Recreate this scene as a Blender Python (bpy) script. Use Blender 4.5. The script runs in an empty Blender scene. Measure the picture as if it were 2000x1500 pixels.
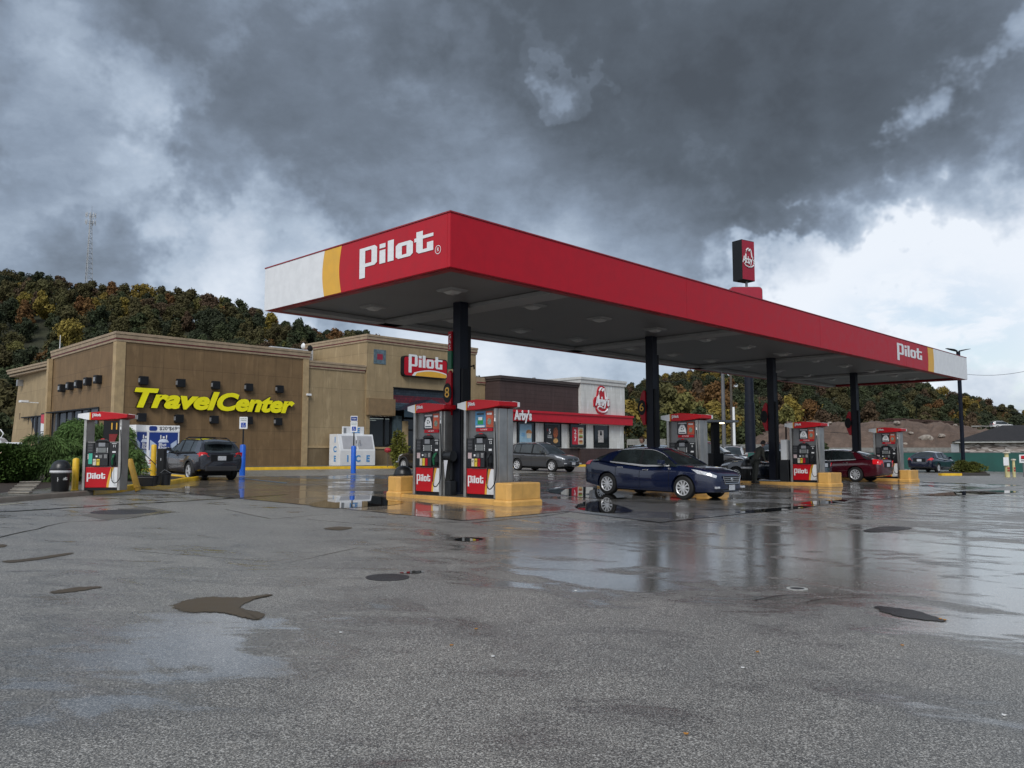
import bpy, bmesh, math, random
import numpy as np
from mathutils import Vector, Matrix, Euler
R = math.radians
S = bpy.context.scene
COL = S.collection
PI = math.pi

# ------------------------------------------------------------------ camera
EYE = 1.485                       # lens height above the ground under it
TH = math.atan(134/1583.)         # upward tilt
cam = bpy.data.cameras.new('camera'); camo = bpy.data.objects.new('camera', cam); COL.objects.link(camo)
camo.location = (0, 0, EYE); camo.rotation_euler = (PI/2+TH, 0, 0)
cam.sensor_width = 36; cam.lens = 36*1583/2000.; cam.clip_end = 4000; cam.clip_start = .05
S.camera = camo
S.render.resolution_x = 1024; S.render.resolution_y = 768

# ------------------------------------------------------------------ view
S.view_settings.view_transform = 'Standard'
S.view_settings.look = 'None'; S.view_settings.gamma = 1
S.view_settings.use_curve_mapping = False
S.view_settings.exposure = 1.05

# --------------------------------------------- geometry helpers of the site
_c, _s = math.cos(TH), math.sin(TH)
GA, GB = -.015, .009
def ray(px, py):                   # direction through a point of the 2000x1500 photograph
    u = (px-1000)/1583.; v = (750-py)/1583.
    return Vector((u, _c-v*_s, _s+v*_c))
def gz(x, y):                      # the lot falls gently to the right and rises to the back
    return GA*min(max(x, -45), 70)+GB*min(max(y, -25), 95)
def G(px, py, dz=0):
    r = ray(px, py); t = (-EYE+dz)/(r.z-GA*r.x-GB*r.y); p = r*t
    return Vector((p.x, p.y, p.z+EYE))
def onZ(px, py, z):
    r = ray(px, py); p = r*((z-EYE)/r.z); return Vector((p.x, p.y, z))
def onY(px, py, y):
    r = ray(px, py); p = r*(y/r.y); return Vector((p.x, p.y, p.z+EYE))
class Frame:                       # upright local frame, X at compass angle a from +Y
    def __init__(s, x, y, a, z0=None):
        s.o = Vector((x, y, gz(x, y) if z0 is None else z0)); a = R(a); s.a = PI/2-a
        s.X = Vector((math.sin(a), math.cos(a), 0)); s.Y = Vector((-math.cos(a), math.sin(a), 0))
    def on(s, px, py, y0=0):       # where the sight line meets the wall plane Y=y0 -> (x, z) local
        r = ray(px, py); o = s.o-Vector((0, 0, EYE))
        t = (o.dot(s.Y)+y0)/r.dot(s.Y); p = r*t-o
        return p.dot(s.X), p.z
    def side(s, px, py, x0=0):
        r = ray(px, py); o = s.o-Vector((0, 0, EYE))
        t = (o.dot(s.X)+x0)/r.dot(s.X); p = r*t-o
        return p.dot(s.Y), p.z
    def w(s, x, y, z=0): return s.o+s.X*x+s.Y*y+Vector((0, 0, z))

# ------------------------------------------------------------------ nodes
class NT:
    def __init__(s, tree): s.t = tree; s.n = tree.nodes; s.l = tree.links
    def node(s, typ, **kw):
        n = s.n.new(typ)
        for k, v in kw.items():
            if k == 'ins':
                for kk, vv in v.items(): s.set(n, kk, vv)
            else: setattr(n, k, v)
        return n
    def set(s, n, key, v):
        i = n.inputs[key]
        if isinstance(v, bpy.types.NodeSocket): s.l.new(v, i)
        elif isinstance(v, (tuple, list)) and len(v) == 3 and i.type == 'RGBA': i.default_value = (*v, 1)
        else: i.default_value = v
    def math(s, op, a, b=0., c=None, clamp=False):
        n = s.node('ShaderNodeMath', operation=op, use_clamp=clamp); s.set(n, 0, a); s.set(n, 1, b)
        if c is not None: s.set(n, 2, c)
        return n.outputs[0]
    def vmath(s, op, a, b=None, out=0):
        n = s.node('ShaderNodeVectorMath', operation=op); s.set(n, 0, a)
        if b is not None: s.set(n, 1, b)
        return n.outputs[out]
    def noise(s, vec, scale, detail=4, rough=.5, dist=0.):
        n = s.node('ShaderNodeTexNoise', ins={'Scale': scale, 'Detail': detail, 'Roughness': rough, 'Distortion': dist})
        if vec is not None: s.l.new(vec, n.inputs['Vector'])
        return n.outputs['Fac']
    def mr(s, v, a, b, c=0., d=1., smooth=True):
        n = s.node('ShaderNodeMapRange', ins={0: v, 1: a, 2: b, 3: c, 4: d})
        if smooth: n.interpolation_type = 'SMOOTHSTEP'
        return n.outputs[0]
    def mix(s, f, a, b, blend='MIX'):
        n = s.node('ShaderNodeMix', data_type='RGBA', blend_type=blend)
        s.set(n, 0, f); s.set(n, 6, a); s.set(n, 7, b); return n.outputs[2]
    def ramp(s, f, stops):
        n = s.node('ShaderNodeValToRGB'); s.set(n, 0, f); e = n.color_ramp.elements
        while len(e) < len(stops): e.new(.5)
        for i, (p, c) in enumerate(stops): e[i].position = p; e[i].color = (*c, 1)
        return n.outputs[0]

# ------------------------------------------------------------------ sky
SUN_EL, SUN_AZ = R(42), R(188)     # azimuth clockwise from +Y: behind and left of the camera
w = bpy.data.worlds.new('World'); S.world = w; w.use_nodes = True
T = NT(w.node_tree); T.n.clear()
dirn = T.node('ShaderNodeTexCoord').outputs['Generated']
sep = T.node('ShaderNodeSeparateXYZ', ins={0: dirn})
zc = T.math('MAXIMUM', sep.outputs[2], 0.)
den = T.math('ADD', zc, .30)
plane0 = T.node('ShaderNodeCombineXYZ', ins={0: T.math('DIVIDE', sep.outputs[0], den), 1: T.math('DIVIDE', sep.outputs[1], den), 2: 1.7}).outputs[0]
def warp(vec, scale, amt, detail=6):
    n = T.node('ShaderNodeTexNoise', ins={'Vector': vec, 'Scale': scale, 'Detail': detail, 'Roughness': .6})
    return T.vmath('ADD', vec, T.vmath('MULTIPLY', T.vmath('SUBTRACT', n.outputs['Color'], (.5, .5, .5)), (amt, amt, amt)))
plane = warp(plane0, 2.0, .22)
iso = warp(T.vmath('MULTIPLY', dirn, (1., 1., 1.5)), 3.5, .08)
wdir = warp(dirn, 3.6, .11)
big = T.noise(plane, 1.3, 6, .55)
med = T.noise(T.vmath('ADD', plane, (3.3, 1.2, 5.)), 3.2, 10, .56)
fine = T.noise(iso, 8.5, 10, .62)
low = T.noise(warp(T.vmath('MULTIPLY', dirn, (6., 6., 13.)), 1.4, .5), 1.9, 9, .58)
# broad cloud masses: (px, py, angular radius in px, weight)
MASS = [(60, 80, 260, -.07), (90, 190, 260, -.05), (230, 190, 110, .04), (60, 330, 200, .03), (560, 120, 150, .07), (480, 40, 160, .03), (150, 420, 200, .10), (330, 360, 240, .05),
        (480, 540, 200, .11), (650, 470, 150, .08), (250, 480, 150, .06), (720, 120, 220, -.05), (950, 110, 240, -.08), (1200, 110, 330, -.09), (1500, 80, 420, -.11), (1850, 100, 420, -.12),
        (1430, 390, 280, -.10), (1180, 440, 200, -.06), (1700, 280, 260, -.08), (970, 240, 130, .10), (930, 350, 140, .22), (720, 330, 170, -.04), (1040, 310, 70, .09),
        (1890, 370, 110, .15), (1960, 460, 200, .16), (1750, 560, 260, .16), (1480, 560, 150, .14), (1900, 720, 330, .26), (1560, 490, 90, .12),
        (1050, 700, 380, .36), (1650, 480, 130, .10), (2300, 600, 600, .18), (2100, 250, 200, .06), (1300, 620, 200, .12), (800, 640, 260, .12)]
acc = T.math('ADD', .405, T.math('MULTIPLY', T.math('SUBTRACT', big, .5), .22))
acc = T.math('ADD', acc, T.math('MULTIPLY', T.math('SUBTRACT', med, .5), .30))
acc = T.math('ADD', acc, T.math('MULTIPLY', T.math('SUBTRACT', fine, .5), .40))
for px, py, rad, wt in MASS:
    d = ray(px, py).normalized()
    dp = T.vmath('DOT_PRODUCT', wdir, tuple(d), out=1)
    acc = T.math('ADD', acc, T.math('MULTIPLY', T.mr(dp, math.cos(math.atan(rad*1.35/1583)), 1.), wt))
# lighter overcast added behind the camera and overhead left, out of view, as fill
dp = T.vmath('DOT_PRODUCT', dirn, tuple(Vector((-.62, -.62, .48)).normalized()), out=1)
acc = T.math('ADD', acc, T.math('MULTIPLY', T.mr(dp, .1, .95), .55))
dp = T.vmath('DOT_PRODUCT', dirn, tuple(Vector((.75, -.35, .35)).normalized()), out=1)
acc = T.math('ADD', acc, T.math('MULTIPLY', T.mr(dp, .3, 1.), .12))
hz = T.mr(sep.outputs[2], 0., .16, 1., 0.)
acc = T.math('ADD', acc, T.math('MULTIPLY', hz, T.math('MULTIPLY', T.math('SUBTRACT', low, .5), .5)))
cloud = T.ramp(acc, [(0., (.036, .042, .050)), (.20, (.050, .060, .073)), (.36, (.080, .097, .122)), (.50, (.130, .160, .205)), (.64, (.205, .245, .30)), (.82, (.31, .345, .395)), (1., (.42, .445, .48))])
sky = T.node('ShaderNodeTexSky', sky_type='NISHITA', sun_disc=False, sun_elevation=SUN_EL, sun_rotation=SUN_AZ)
bg1 = T.node('ShaderNodeBackground', ins={0: sky.outputs[0], 1: .06})
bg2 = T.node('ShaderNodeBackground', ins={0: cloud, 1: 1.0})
gap = T.vmath('DOT_PRODUCT', dirn, tuple(ray(1820, 760).normalized()), out=1)
clear = T.math('MULTIPLY', T.mr(gap, math.cos(.16), 1.), T.mr(low, .42, .60))
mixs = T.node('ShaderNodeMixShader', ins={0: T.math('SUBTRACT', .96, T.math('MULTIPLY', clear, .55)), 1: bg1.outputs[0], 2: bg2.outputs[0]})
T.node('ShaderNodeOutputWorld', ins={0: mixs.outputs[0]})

sun = bpy.data.lights.new('sun', 'SUN'); suno = bpy.data.objects.new('sun', sun); COL.objects.link(suno)
sun.energy = .9; sun.angle = R(25); sun.color = (1, .97, .93)
sd = Vector((math.sin(SUN_AZ)*math.cos(SUN_EL), math.cos(SUN_AZ)*math.cos(SUN_EL), math.sin(SUN_EL)))
suno.rotation_euler = sd.to_track_quat('Z', 'Y').to_euler()

# ------------------------------------------------------------------ materials
MATS = {}
def M(name, col=(.5, .5, .5), rough=.5, metal=0., var=.12, scale=3., bump=0., bscale=40., coat=0., spec=.5, emit=None, trans=0., streak=0.):
    if name in MATS: return MATS[name]
    m = bpy.data.materials.new(name); m.use_nodes = True; MATS[name] = m
    t = NT(m.node_tree); b = t.n['Principled BSDF']; co = t.node('ShaderNodeTexCoord').outputs['Object']
    if var > 0:
        n = t.noise(co, scale, 5, .6)
        f = t.mr(n, .3, .7)
        c0 = tuple(x*(1-var) for x in col); c1 = tuple(min(1, x*(1+var)) for x in col)
        cc = t.mix(f, c0, c1)
        if streak > 0:
            n2 = t.noise(t.vmath('MULTIPLY', co, (2.2, 2.2, .25)), 2.5, 6, .65)
            cc = t.mix(t.mr(n2, .52, .75, 0, streak), cc, tuple(x*.55 for x in col))
        t.set(b, 'Base Color', cc)
        t.set(b, 'Roughness', t.mr(n, .2, .8, max(0, rough*.85), min(1, rough*1.15)))
    else:
        t.set(b, 'Base Color', col); t.set(b, 'Roughness', rough)
    t.set(b, 'Metallic', metal); t.set(b, 'Coat Weight', coat); t.set(b, 'Coat Roughness', .04)
    t.set(b, 'Specular IOR Level', spec)
    if trans: t.set(b, 'Transmission Weight', trans)
    if bump > 0:
        bn = t.node('ShaderNodeBump', ins={'Strength': bump, 'Distance': .02, 'Height': t.noise(co, bscale, 4, .6)})
        t.set(b, 'Normal', bn.outputs[0])
    if emit: t.set(b, 'Emission Color', emit[0]); t.set(b, 'Emission Strength', emit[1])
    return m
RED = M('pilot_red', (.44, .003, .014), .40, var=.06, spec=.35, bump=.12, bscale=.9, streak=.15)
RED2 = M('pump_red', (.48, .003, .010), .35, var=.04, spec=.4)
WHITE = M('white_paint', (.76, .77, .78), .4, var=.05)
GOLD = M('gold_vinyl', (.74, .40, .04), .4, var=.05)
YEL = M('kerb_yellow', (.72, .44, .02), .42, var=.14, bump=.15, streak=.4)
ORY = M('bumper_yellow', (.66, .37, .10), .48, var=.14, scale=2, bump=.25, bscale=25, streak=.55)
LETY = M('letter_yellow', (.92, .84, .008), .35, var=.04)
BLACK = M('black_plastic', (.012, .013, .015), .35, var=.2)
BLACKM = M('black_matte', (.009, .010, .012), .6, var=.2, spec=.3)
NAVY = M('navy_steel', (.006, .008, .016), .45, var=.2, spec=.3)
STEEL = M('brushed_steel', (.42, .41, .39), .38, metal=.85, var=.15, scale=2, streak=.5)
STEELD = M('dark_steel', (.22, .22, .22), .42, metal=.7, var=.15)
ALU = M('grey_metal', (.35, .36, .37), .45, metal=.5, var=.1)
GLASS = M('dark_glass', (.012, .016, .018), .06, var=0, spec=.6)
GLASSB = M('blue_glass', (.015, .035, .05), .08, var=0, spec=.6)
LBLUE = M('ice_blue', (.06, .28, .62), .4, var=.06)
BLUE = M('post_blue', (.01, .11, .55), .4, var=.08)
DBLUE = M('label_blue', (.01, .035, .20), .4, var=.05)
CREAM = M('cream_print', (.65, .6, .5), .5, var=.1)
ORANGE = M('food_orange', (.55, .22, .06), .5, var=.5, scale=14)
GREEN = M('nozzle_green', (.01, .12, .05), .4, var=.05)
TEAL = M('teal_label', (.05, .42, .30), .4, var=.05)
RUBBER = M('rubber', (.012, .012, .012), .75, var=.2)
RIM = M('alloy', (.62, .63, .65), .32, metal=.35, var=.1)
TRIMS = M('silver_trim', (.55, .56, .58), .25, metal=.4, var=0)
CHROME = M('chrome', (.75, .76, .78), .12, metal=1, var=0)
LAMPW = M('lamp_clear', (.55, .57, .6), .1, var=.3, scale=20, coat=1)
LAMPR = M('lamp_red', (.70, .012, .02), .15, var=.1, coat=1)
PLATE = M('plate_white', (.5, .52, .55), .5, var=.3, scale=40)
WOODG = M('grey_wood', (.22, .20, .17), .8, var=.3)
ROOFB = M('roof_black', (.022, .02, .021), .8, var=.3, bump=.4, bscale=60)
GUTTER = M('gutter_white', (.5, .5, .48), .5, var=.1)
SKIN = M('skin', (.45, .25, .18), .55, var=.08)
HAIR = M('hair_brown', (.07, .035, .02), .6, var=.3, scale=30)
CLOTH = M('dark_cloth', (.025, .028, .024), .85, var=.2)
CLOTHG = M('olive_cloth', (.05, .05, .04), .85, var=.2)
BARK = M('bark', (.10, .085, .07), .85, var=.3, bump=.5, bscale=12)
GREYP = M('grey_pole', (.16, .16, .165), .5, metal=.4, var=.1)
SOFF = M('soffit', (.165, .165, .163), .55, var=.16, scale=.5, streak=.0)
SOFFB = M('soffit_beam', (.26, .26, .255), .5, var=.1)
REDD = M('fascia_lip', (.30, .02, .025), .5, var=.5, scale=1.5)
LENS = M('lamp_lens', (.40, .40, .39), .35, var=.1)
TANT = M('tan_trim', (.40, .29, .155), .7, var=.14, bump=.15, streak=.35)
TANC = M('cornice_tan', (.33, .25, .165), .7, var=.15, bump=.15, streak=.4)
REDSTR = M('red_stripe', (.17, .02, .025), .5, var=.15)
SKYLENS = M('orange_reflector', (.5, .1, .02), .3, var=.0)

def wallmat(name, col, px_, pz, var=.13, groove=.55, line=.012):
    m = bpy.data.materials.new(name); m.use_nodes = True; MATS[name] = m
    t = NT(m.node_tree); b = t.n['Principled BSDF']; co = t.node('ShaderNodeTexCoord').outputs['Object']
    sp = t.node('ShaderNodeSeparateXYZ', ins={0: co})
    along = t.math('ADD', sp.outputs[0], sp.outputs[1])
    def grid(v, per):
        f = t.math('FRACT', t.math('DIVIDE', v, per)); return t.math('LESS_THAN', t.math('MULTIPLY', f, per), line*2)
    gr = t.math('MAXIMUM', grid(along, px_), grid(sp.outputs[2], pz)) if pz else 0.
    n = t.noise(co, 1.3, 7, .65); n2 = t.noise(t.vmath('MULTIPLY', co, (2., 2., .35)), 1.6, 7, .7)
    cellid = t.noise(t.vmath('FLOOR', t.node('ShaderNodeCombineXYZ', ins={0: t.math('DIVIDE', along, px_), 1: t.math('DIVIDE', sp.outputs[2], pz or 1), 2: 0.}).outputs[0]), 2.7, 0)
    c = t.mix(t.mr(n, .3, .7), tuple(x*(1-var) for x in col), tuple(x*(1+var) for x in col))
    c = t.mix(t.mr(cellid, .35, .65, 0, .25), c, tuple(x*.8 for x in col))
    top = t.mr(n2, .54, .62, 0, .45)
    c = t.mix(top, c, (min(1, col[0]*1.45), min(1, col[1]*1.5), min(1, col[2]*1.6)))
    dk = t.noise(t.vmath('ADD', t.vmath('MULTIPLY', co, (3., 3., .2)), (9., 4., 1.)), 1.3, 6, .65)
    c = t.mix(t.mr(dk, .50, .68, 0, .38), c, tuple(x*.6 for x in col))
    c = t.mix(t.math('MULTIPLY', gr, groove), c, tuple(x*.35 for x in col))
    t.set(b, 'Base Color', c); t.set(b, 'Roughness', .75)
    bn = t.node('ShaderNodeBump', ins={'Strength': .25, 'Distance': .01, 'Height': t.noise(co, 60, 3, .6)})
    t.set(b, 'Normal', bn.outputs[0]); return m
TAND = wallmat('tan_panels', (.185, .115, .053), 1.055, 1.03)
TANL = wallmat('tan_stucco', (.33, .245, .135), 9.3, 2.35, var=.1, groove=.45)
TANB = wallmat('tan_base', (.16, .115, .062), 9, 9, var=.12, groove=0)
BRN = wallmat('brown_siding', (.060, .037, .034), 99, .30, var=.1, groove=.6)
WHB = wallmat('white_siding', (.64, .64, .61), 99, .30, var=.05, groove=.10)

# ------------------------------------------------------------------ mesh builder
def V(*a): return Vector(a)
class MB:
    def __init__(s): s.v = []; s.f = []; s.mx = None
    def add(s, vs, fs):
        b = len(s.v)
        s.v += [tuple(s.mx @ Vector(p)) if s.mx else tuple(p) for p in vs]
        s.f += [tuple(b+i for i in f) for f in fs]; return s
    def box(s, x0, x1, y0, y1, z0, z1):
        return s.add([(x0, y0, z0), (x1, y0, z0), (x1, y1, z0), (x0, y1, z0), (x0, y0, z1), (x1, y0, z1), (x1, y1, z1), (x0, y1, z1)],
                     [(0, 3, 2, 1), (4, 5, 6, 7), (0, 1, 5, 4), (1, 2, 6, 5), (2, 3, 7, 6), (3, 0, 4, 7)])
    def prism(s, pts, axis, a, b):     # 2-D outline extruded from a to b along an axis (0 x, 1 y, 2 z)
        n = len(pts)
        def P(p, h): return (h, p[0], p[1]) if axis == 0 else ((p[0], h, p[1]) if axis == 1 else (p[0], p[1], h))
        vs = [P(p, a) for p in pts]+[P(p, b) for p in pts]
        return s.add(vs, [tuple(range(n))[::-1], tuple(range(n, 2*n))]+[(i, (i+1) % n, n+(i+1) % n, n+i) for i in range(n)])
    def loft(s, rings, cap=True, closed=True):
        n = len(rings[0]); vs = [p for r in rings for p in r]; fs = []
        for k in range(len(rings)-1):
            for i in range(n if closed else n-1):
                j = (i+1) % n; fs.append((k*n+i, k*n+j, (k+1)*n+j, (k+1)*n+i))
        if cap: fs += [tuple(range(n))[::-1], tuple((len(rings)-1)*n+i for i in range(n))]
        return s.add(vs, fs)
    def lathe(s, prof, c=(0, 0, 0), n=20, axis=2, sx=1., sy=1.):
        rings = []
        for r, h in prof:
            ring = []
            for i in range(n):
                a = 2*PI*i/n; u, v_ = r*math.cos(a)*sx, r*math.sin(a)*sy
                ring.append({2: (c[0]+u, c[1]+v_, c[2]+h), 1: (c[0]+u, c[1]+h, c[2]+v_), 0: (c[0]+h, c[1]+u, c[2]+v_)}[axis])
            rings.append(ring)
        if prof[0][0] > .01 and prof[-1][0] > .01:
            return s.loft(rings+[rings[0]] if len(prof) > 2 else rings, cap=False)
        return s.loft(rings, cap=False)
    def tube(s, pts, r, n=8):
        pts = [Vector(p) for p in pts]; rings = []; up = Vector((0, 0, 1))
        for i, p in enumerate(pts):
            d = (pts[min(i+1, len(pts)-1)]-pts[max(i-1, 0)]).normalized()
            a = d.cross(up if abs(d.z) < .95 else Vector((1, 0, 0))).normalized(); b = d.cross(a)
            rr = r[i] if isinstance(r, (list, tuple)) else r
            rings.append([p+a*rr*math.cos(2*PI*k/n)+b*rr*math.sin(2*PI*k/n) for k in range(n)])
        return s.loft(rings)
    def mesh(s, name, mat, smooth=False, ang=35):
        me = bpy.data.meshes.new(name); me.from_pydata(s.v, [], s.f); me.materials.append(mat)
        bm = bmesh.new(); bm.from_mesh(me); bmesh.ops.recalc_face_normals(bm, faces=bm.faces); bm.to_mesh(me); bm.free()
        if smooth:
            me.polygons.foreach_set('use_smooth', [True]*len(me.polygons)); me.set_sharp_from_angle(angle=R(ang))
        return me
    def build(s, name, mat, parent=None, smooth=False, bevel=0., ang=35):
        o = bpy.data.objects.new(name, s.mesh(name, mat, smooth, ang)); COL.objects.link(o)
        if parent: o.parent = parent
        if bevel:
            b = o.modifiers.new('bevel', 'BEVEL'); b.width = bevel; b.segments = 2; b.limit_method = 'ANGLE'; b.angle_limit = R(40)
        return o
def tag(o, label=None, cat=None, group=None, kind=None):
    if label: o['label'] = label
    if cat: o['category'] = cat
    if group: o['group'] = group
    if kind: o['kind'] = kind
    return o
def empty(name, loc, rz=0, label=None, cat=None, group=None):
    o = bpy.data.objects.new(name, None); COL.objects.link(o); o.location = loc; o.rotation_euler = (0, 0, rz); o.empty_display_size = .2
    return tag(o, label, cat, group)
def meshobj(name, me, parent=None, loc=(0, 0, 0), rot=(0, 0, 0), sc=1.):
    o = bpy.data.objects.new(name, me); COL.objects.link(o); o.parent = parent; o.location = loc; o.rotation_euler = rot
    o.scale = sc if isinstance(sc, (tuple, list)) else (sc, sc, sc); return o
def copy_tree(o, parent=None):
    c = o.copy(); COL.objects.link(c); c.parent = parent
    for ch in [k for k in COL.objects if k.parent == o]: copy_tree(ch, c)
    return c
_tc = {}
def textmesh(txt, mat, ext=.01, off=0., shear=0., space=1.):
    key = (txt, mat.name, ext, off, shear, space)
    if key in _tc: return _tc[key]
    cu = bpy.data.curves.new('lettering', 'FONT'); cu.body = txt; cu.size = 1; cu.extrude = ext; cu.offset = off; cu.shear = shear
    cu.align_x = 'CENTER'; cu.align_y = 'CENTER'; cu.space_character = space; cu.resolution_u = 4
    to = bpy.data.objects.new('tmp', cu); COL.objects.link(to)
    bpy.context.view_layer.update()
    me = bpy.data.meshes.new_from_object(to.evaluated_get(bpy.context.evaluated_depsgraph_get()))
    bpy.data.objects.remove(to); me.materials.clear(); me.materials.append(mat); me.name = 'lettering'; _tc[key] = me
    return me
def text(txt, mat, parent, loc, size, rz=0., name='lettering', sx=1., **kw):
    # upright text facing local -Y (turned by rz)
    return meshobj(name, textmesh(txt, mat, **kw), parent, loc, (PI/2, 0, rz), (size*sx, size, size))
# the blocky fuel-brand lettering, drawn on a grid; x to the right, y up, ~6.3 wide
def rrect(x0, x1, y0, y1, c=.18, corners='abcd', h=None):
    pts = []
    def cn(x, y, k, a, b): pts.extend([a, b] if k in corners else [(x, y)])
    cn(x0, y0, 'a', (x0, y0+c), (x0+c, y0)); cn(x1, y0, 'b', (x1-c, y0), (x1, y0+c))
    cn(x1, y1, 'c', (x1, y1-c), (x1-c, y1)); cn(x0, y1, 'd', (x0+c, y1), (x0, y1-c)); return pts
def pilotmesh(mat, ext=.03):
    key = ('pilot', mat.name, ext)
    if key in _tc: return _tc[key]
    m = MB()
    def P(pts): m.prism(pts, 2, 0, ext)
    def Rr(x0, x1, y0, y1): P([(x0, y0), (x1, y0), (x1, y1), (x0, y1)])
    Rr(0, .52, -1., 2.05); P([(.52, 1.72), (1.05, 1.72), (1.12, 1.62), (1.62, 1.62), (1.62, 1.8), (1.4, 2.05), (.52, 2.05)])
    Rr(1.12, 1.62, .42, 1.62); P([(.52, .08), (1.4, .08), (1.62, .3), (1.62, .42), (.52, .42)])
    Rr(1.85, 2.37, 0, 1.32); Rr(1.85, 2.37, 1.52, 1.95)
    Rr(2.58, 3.10, 0, 2.05)
    P([(3.5, 0), (4.5, 0), (4.72, .22), (4.72, .3), (3.28, .3), (3.28, .22)]); P([(3.28, 1.15), (4.72, 1.15), (4.72, 1.28), (4.5, 1.5), (3.5, 1.5), (3.28, 1.28)])
    Rr(3.28, 3.8, .3, 1.15); Rr(4.2, 4.72, .3, 1.15)
    Rr(5.0, 5.52, .22, 2.05); Rr(4.84, 5.0, 1.15, 1.5); Rr(5.52, 6.35, 1.3, 1.6); P([(5.0, .22), (5.2, 0), (6.35, 0), (6.35, .3), (5.52, .3), (5.52, .22)]); Rr(5.86, 6.35, .3, .85)
    me = m.mesh('lettering', mat); _tc[key] = me; return me
def pilot(mat, parent, loc, size, rz=0., name='lettering', hs=1., ext=.03):
    return meshobj(name, pilotmesh(mat, ext), parent, loc, (PI/2, 0, rz), (size, size*hs, .5*size if size > .1 else .1))

# ================================================================== GROUND
E1A, E2A = 44.5, -45.5
e1 = V(math.sin(R(E1A)), math.cos(R(E1A)), 0); e2 = V(-e1.y, e1.x, 0)
WET = [(1180, 1085, 3.0, 1.0), (1330, 1060, 3.0, .9), (1450, 1080, 2.5, 1.0), (1620, 1050, 4.5, .8), (1800, 1080, 4., .8), (1950, 1120, 2.6, 1.0), (1900, 1200, 1.3, .9),
       (1980, 1240, .8, .9), (1620, 990, 5., .7), (1850, 965, 7., .7), (1960, 990, 6., .6), (1220, 1150, 1., .5), (1150, 1030, 3., .4), (560, 1230, 1.0, .8), (150, 1150, 2., .6), (250, 1280, 1.2, .9), (80, 1420, .7, .8),
       (120, 1000, 4., .35), (350, 970, 3., .55), (650, 1290, .6, .25), (100, 1300, .9, .3), (700, 990, 2., .4), (1750, 1290, .5, .5), (480, 1090, 1.5, .2), (1930, 1400, .6, .3)]
def build_ground():
    def axis(lo, hi, a, b, step):
        x = [a]
        while x[-1] < b: x.append(x[-1]+step)
        u = [x[-1]]; st = step
        while u[-1] < hi: st *= 1.25; u.append(u[-1]+st)
        d = [a]; st = step
        while d[-1] > lo: st *= 1.25; d.append(d[-1]-st)
        return d[:0:-1]+x+u[1:]
    xs = axis(-1500, 1500, -16, 30, .25); ys = axis(-300, 1500, 1, 45, .25)
    nx, ny = len(xs), len(ys)
    vs = [(x, y, gz(x, y)) for y in ys for x in xs]
    fs = [(j*nx+i, j*nx+i+1, (j+1)*nx+i+1, (j+1)*nx+i) for j in range(ny-1) for i in range(nx-1)]
    me = bpy.data.meshes.new('ground'); me.from_pydata(vs, [], fs)
    at = me.attributes.new('wet', 'FLOAT', 'POINT'); A = np.array(vs); wv = np.zeros(len(vs))
    for px, py, rad, k in WET:
        p = G(px, py); d2 = ((A[:, 0]-p.x)**2+(A[:, 1]-p.y)**2)/rad**2; wv += k*np.exp(-d2*1.3)
    at.data.foreach_set('value', np.clip(wv, 0, 1.3).astype(np.float32))
    o = bpy.data.objects.new('ground', me); COL.objects.link(o); tag(o, kind='structure'); me.materials.append(asphalt())
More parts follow.
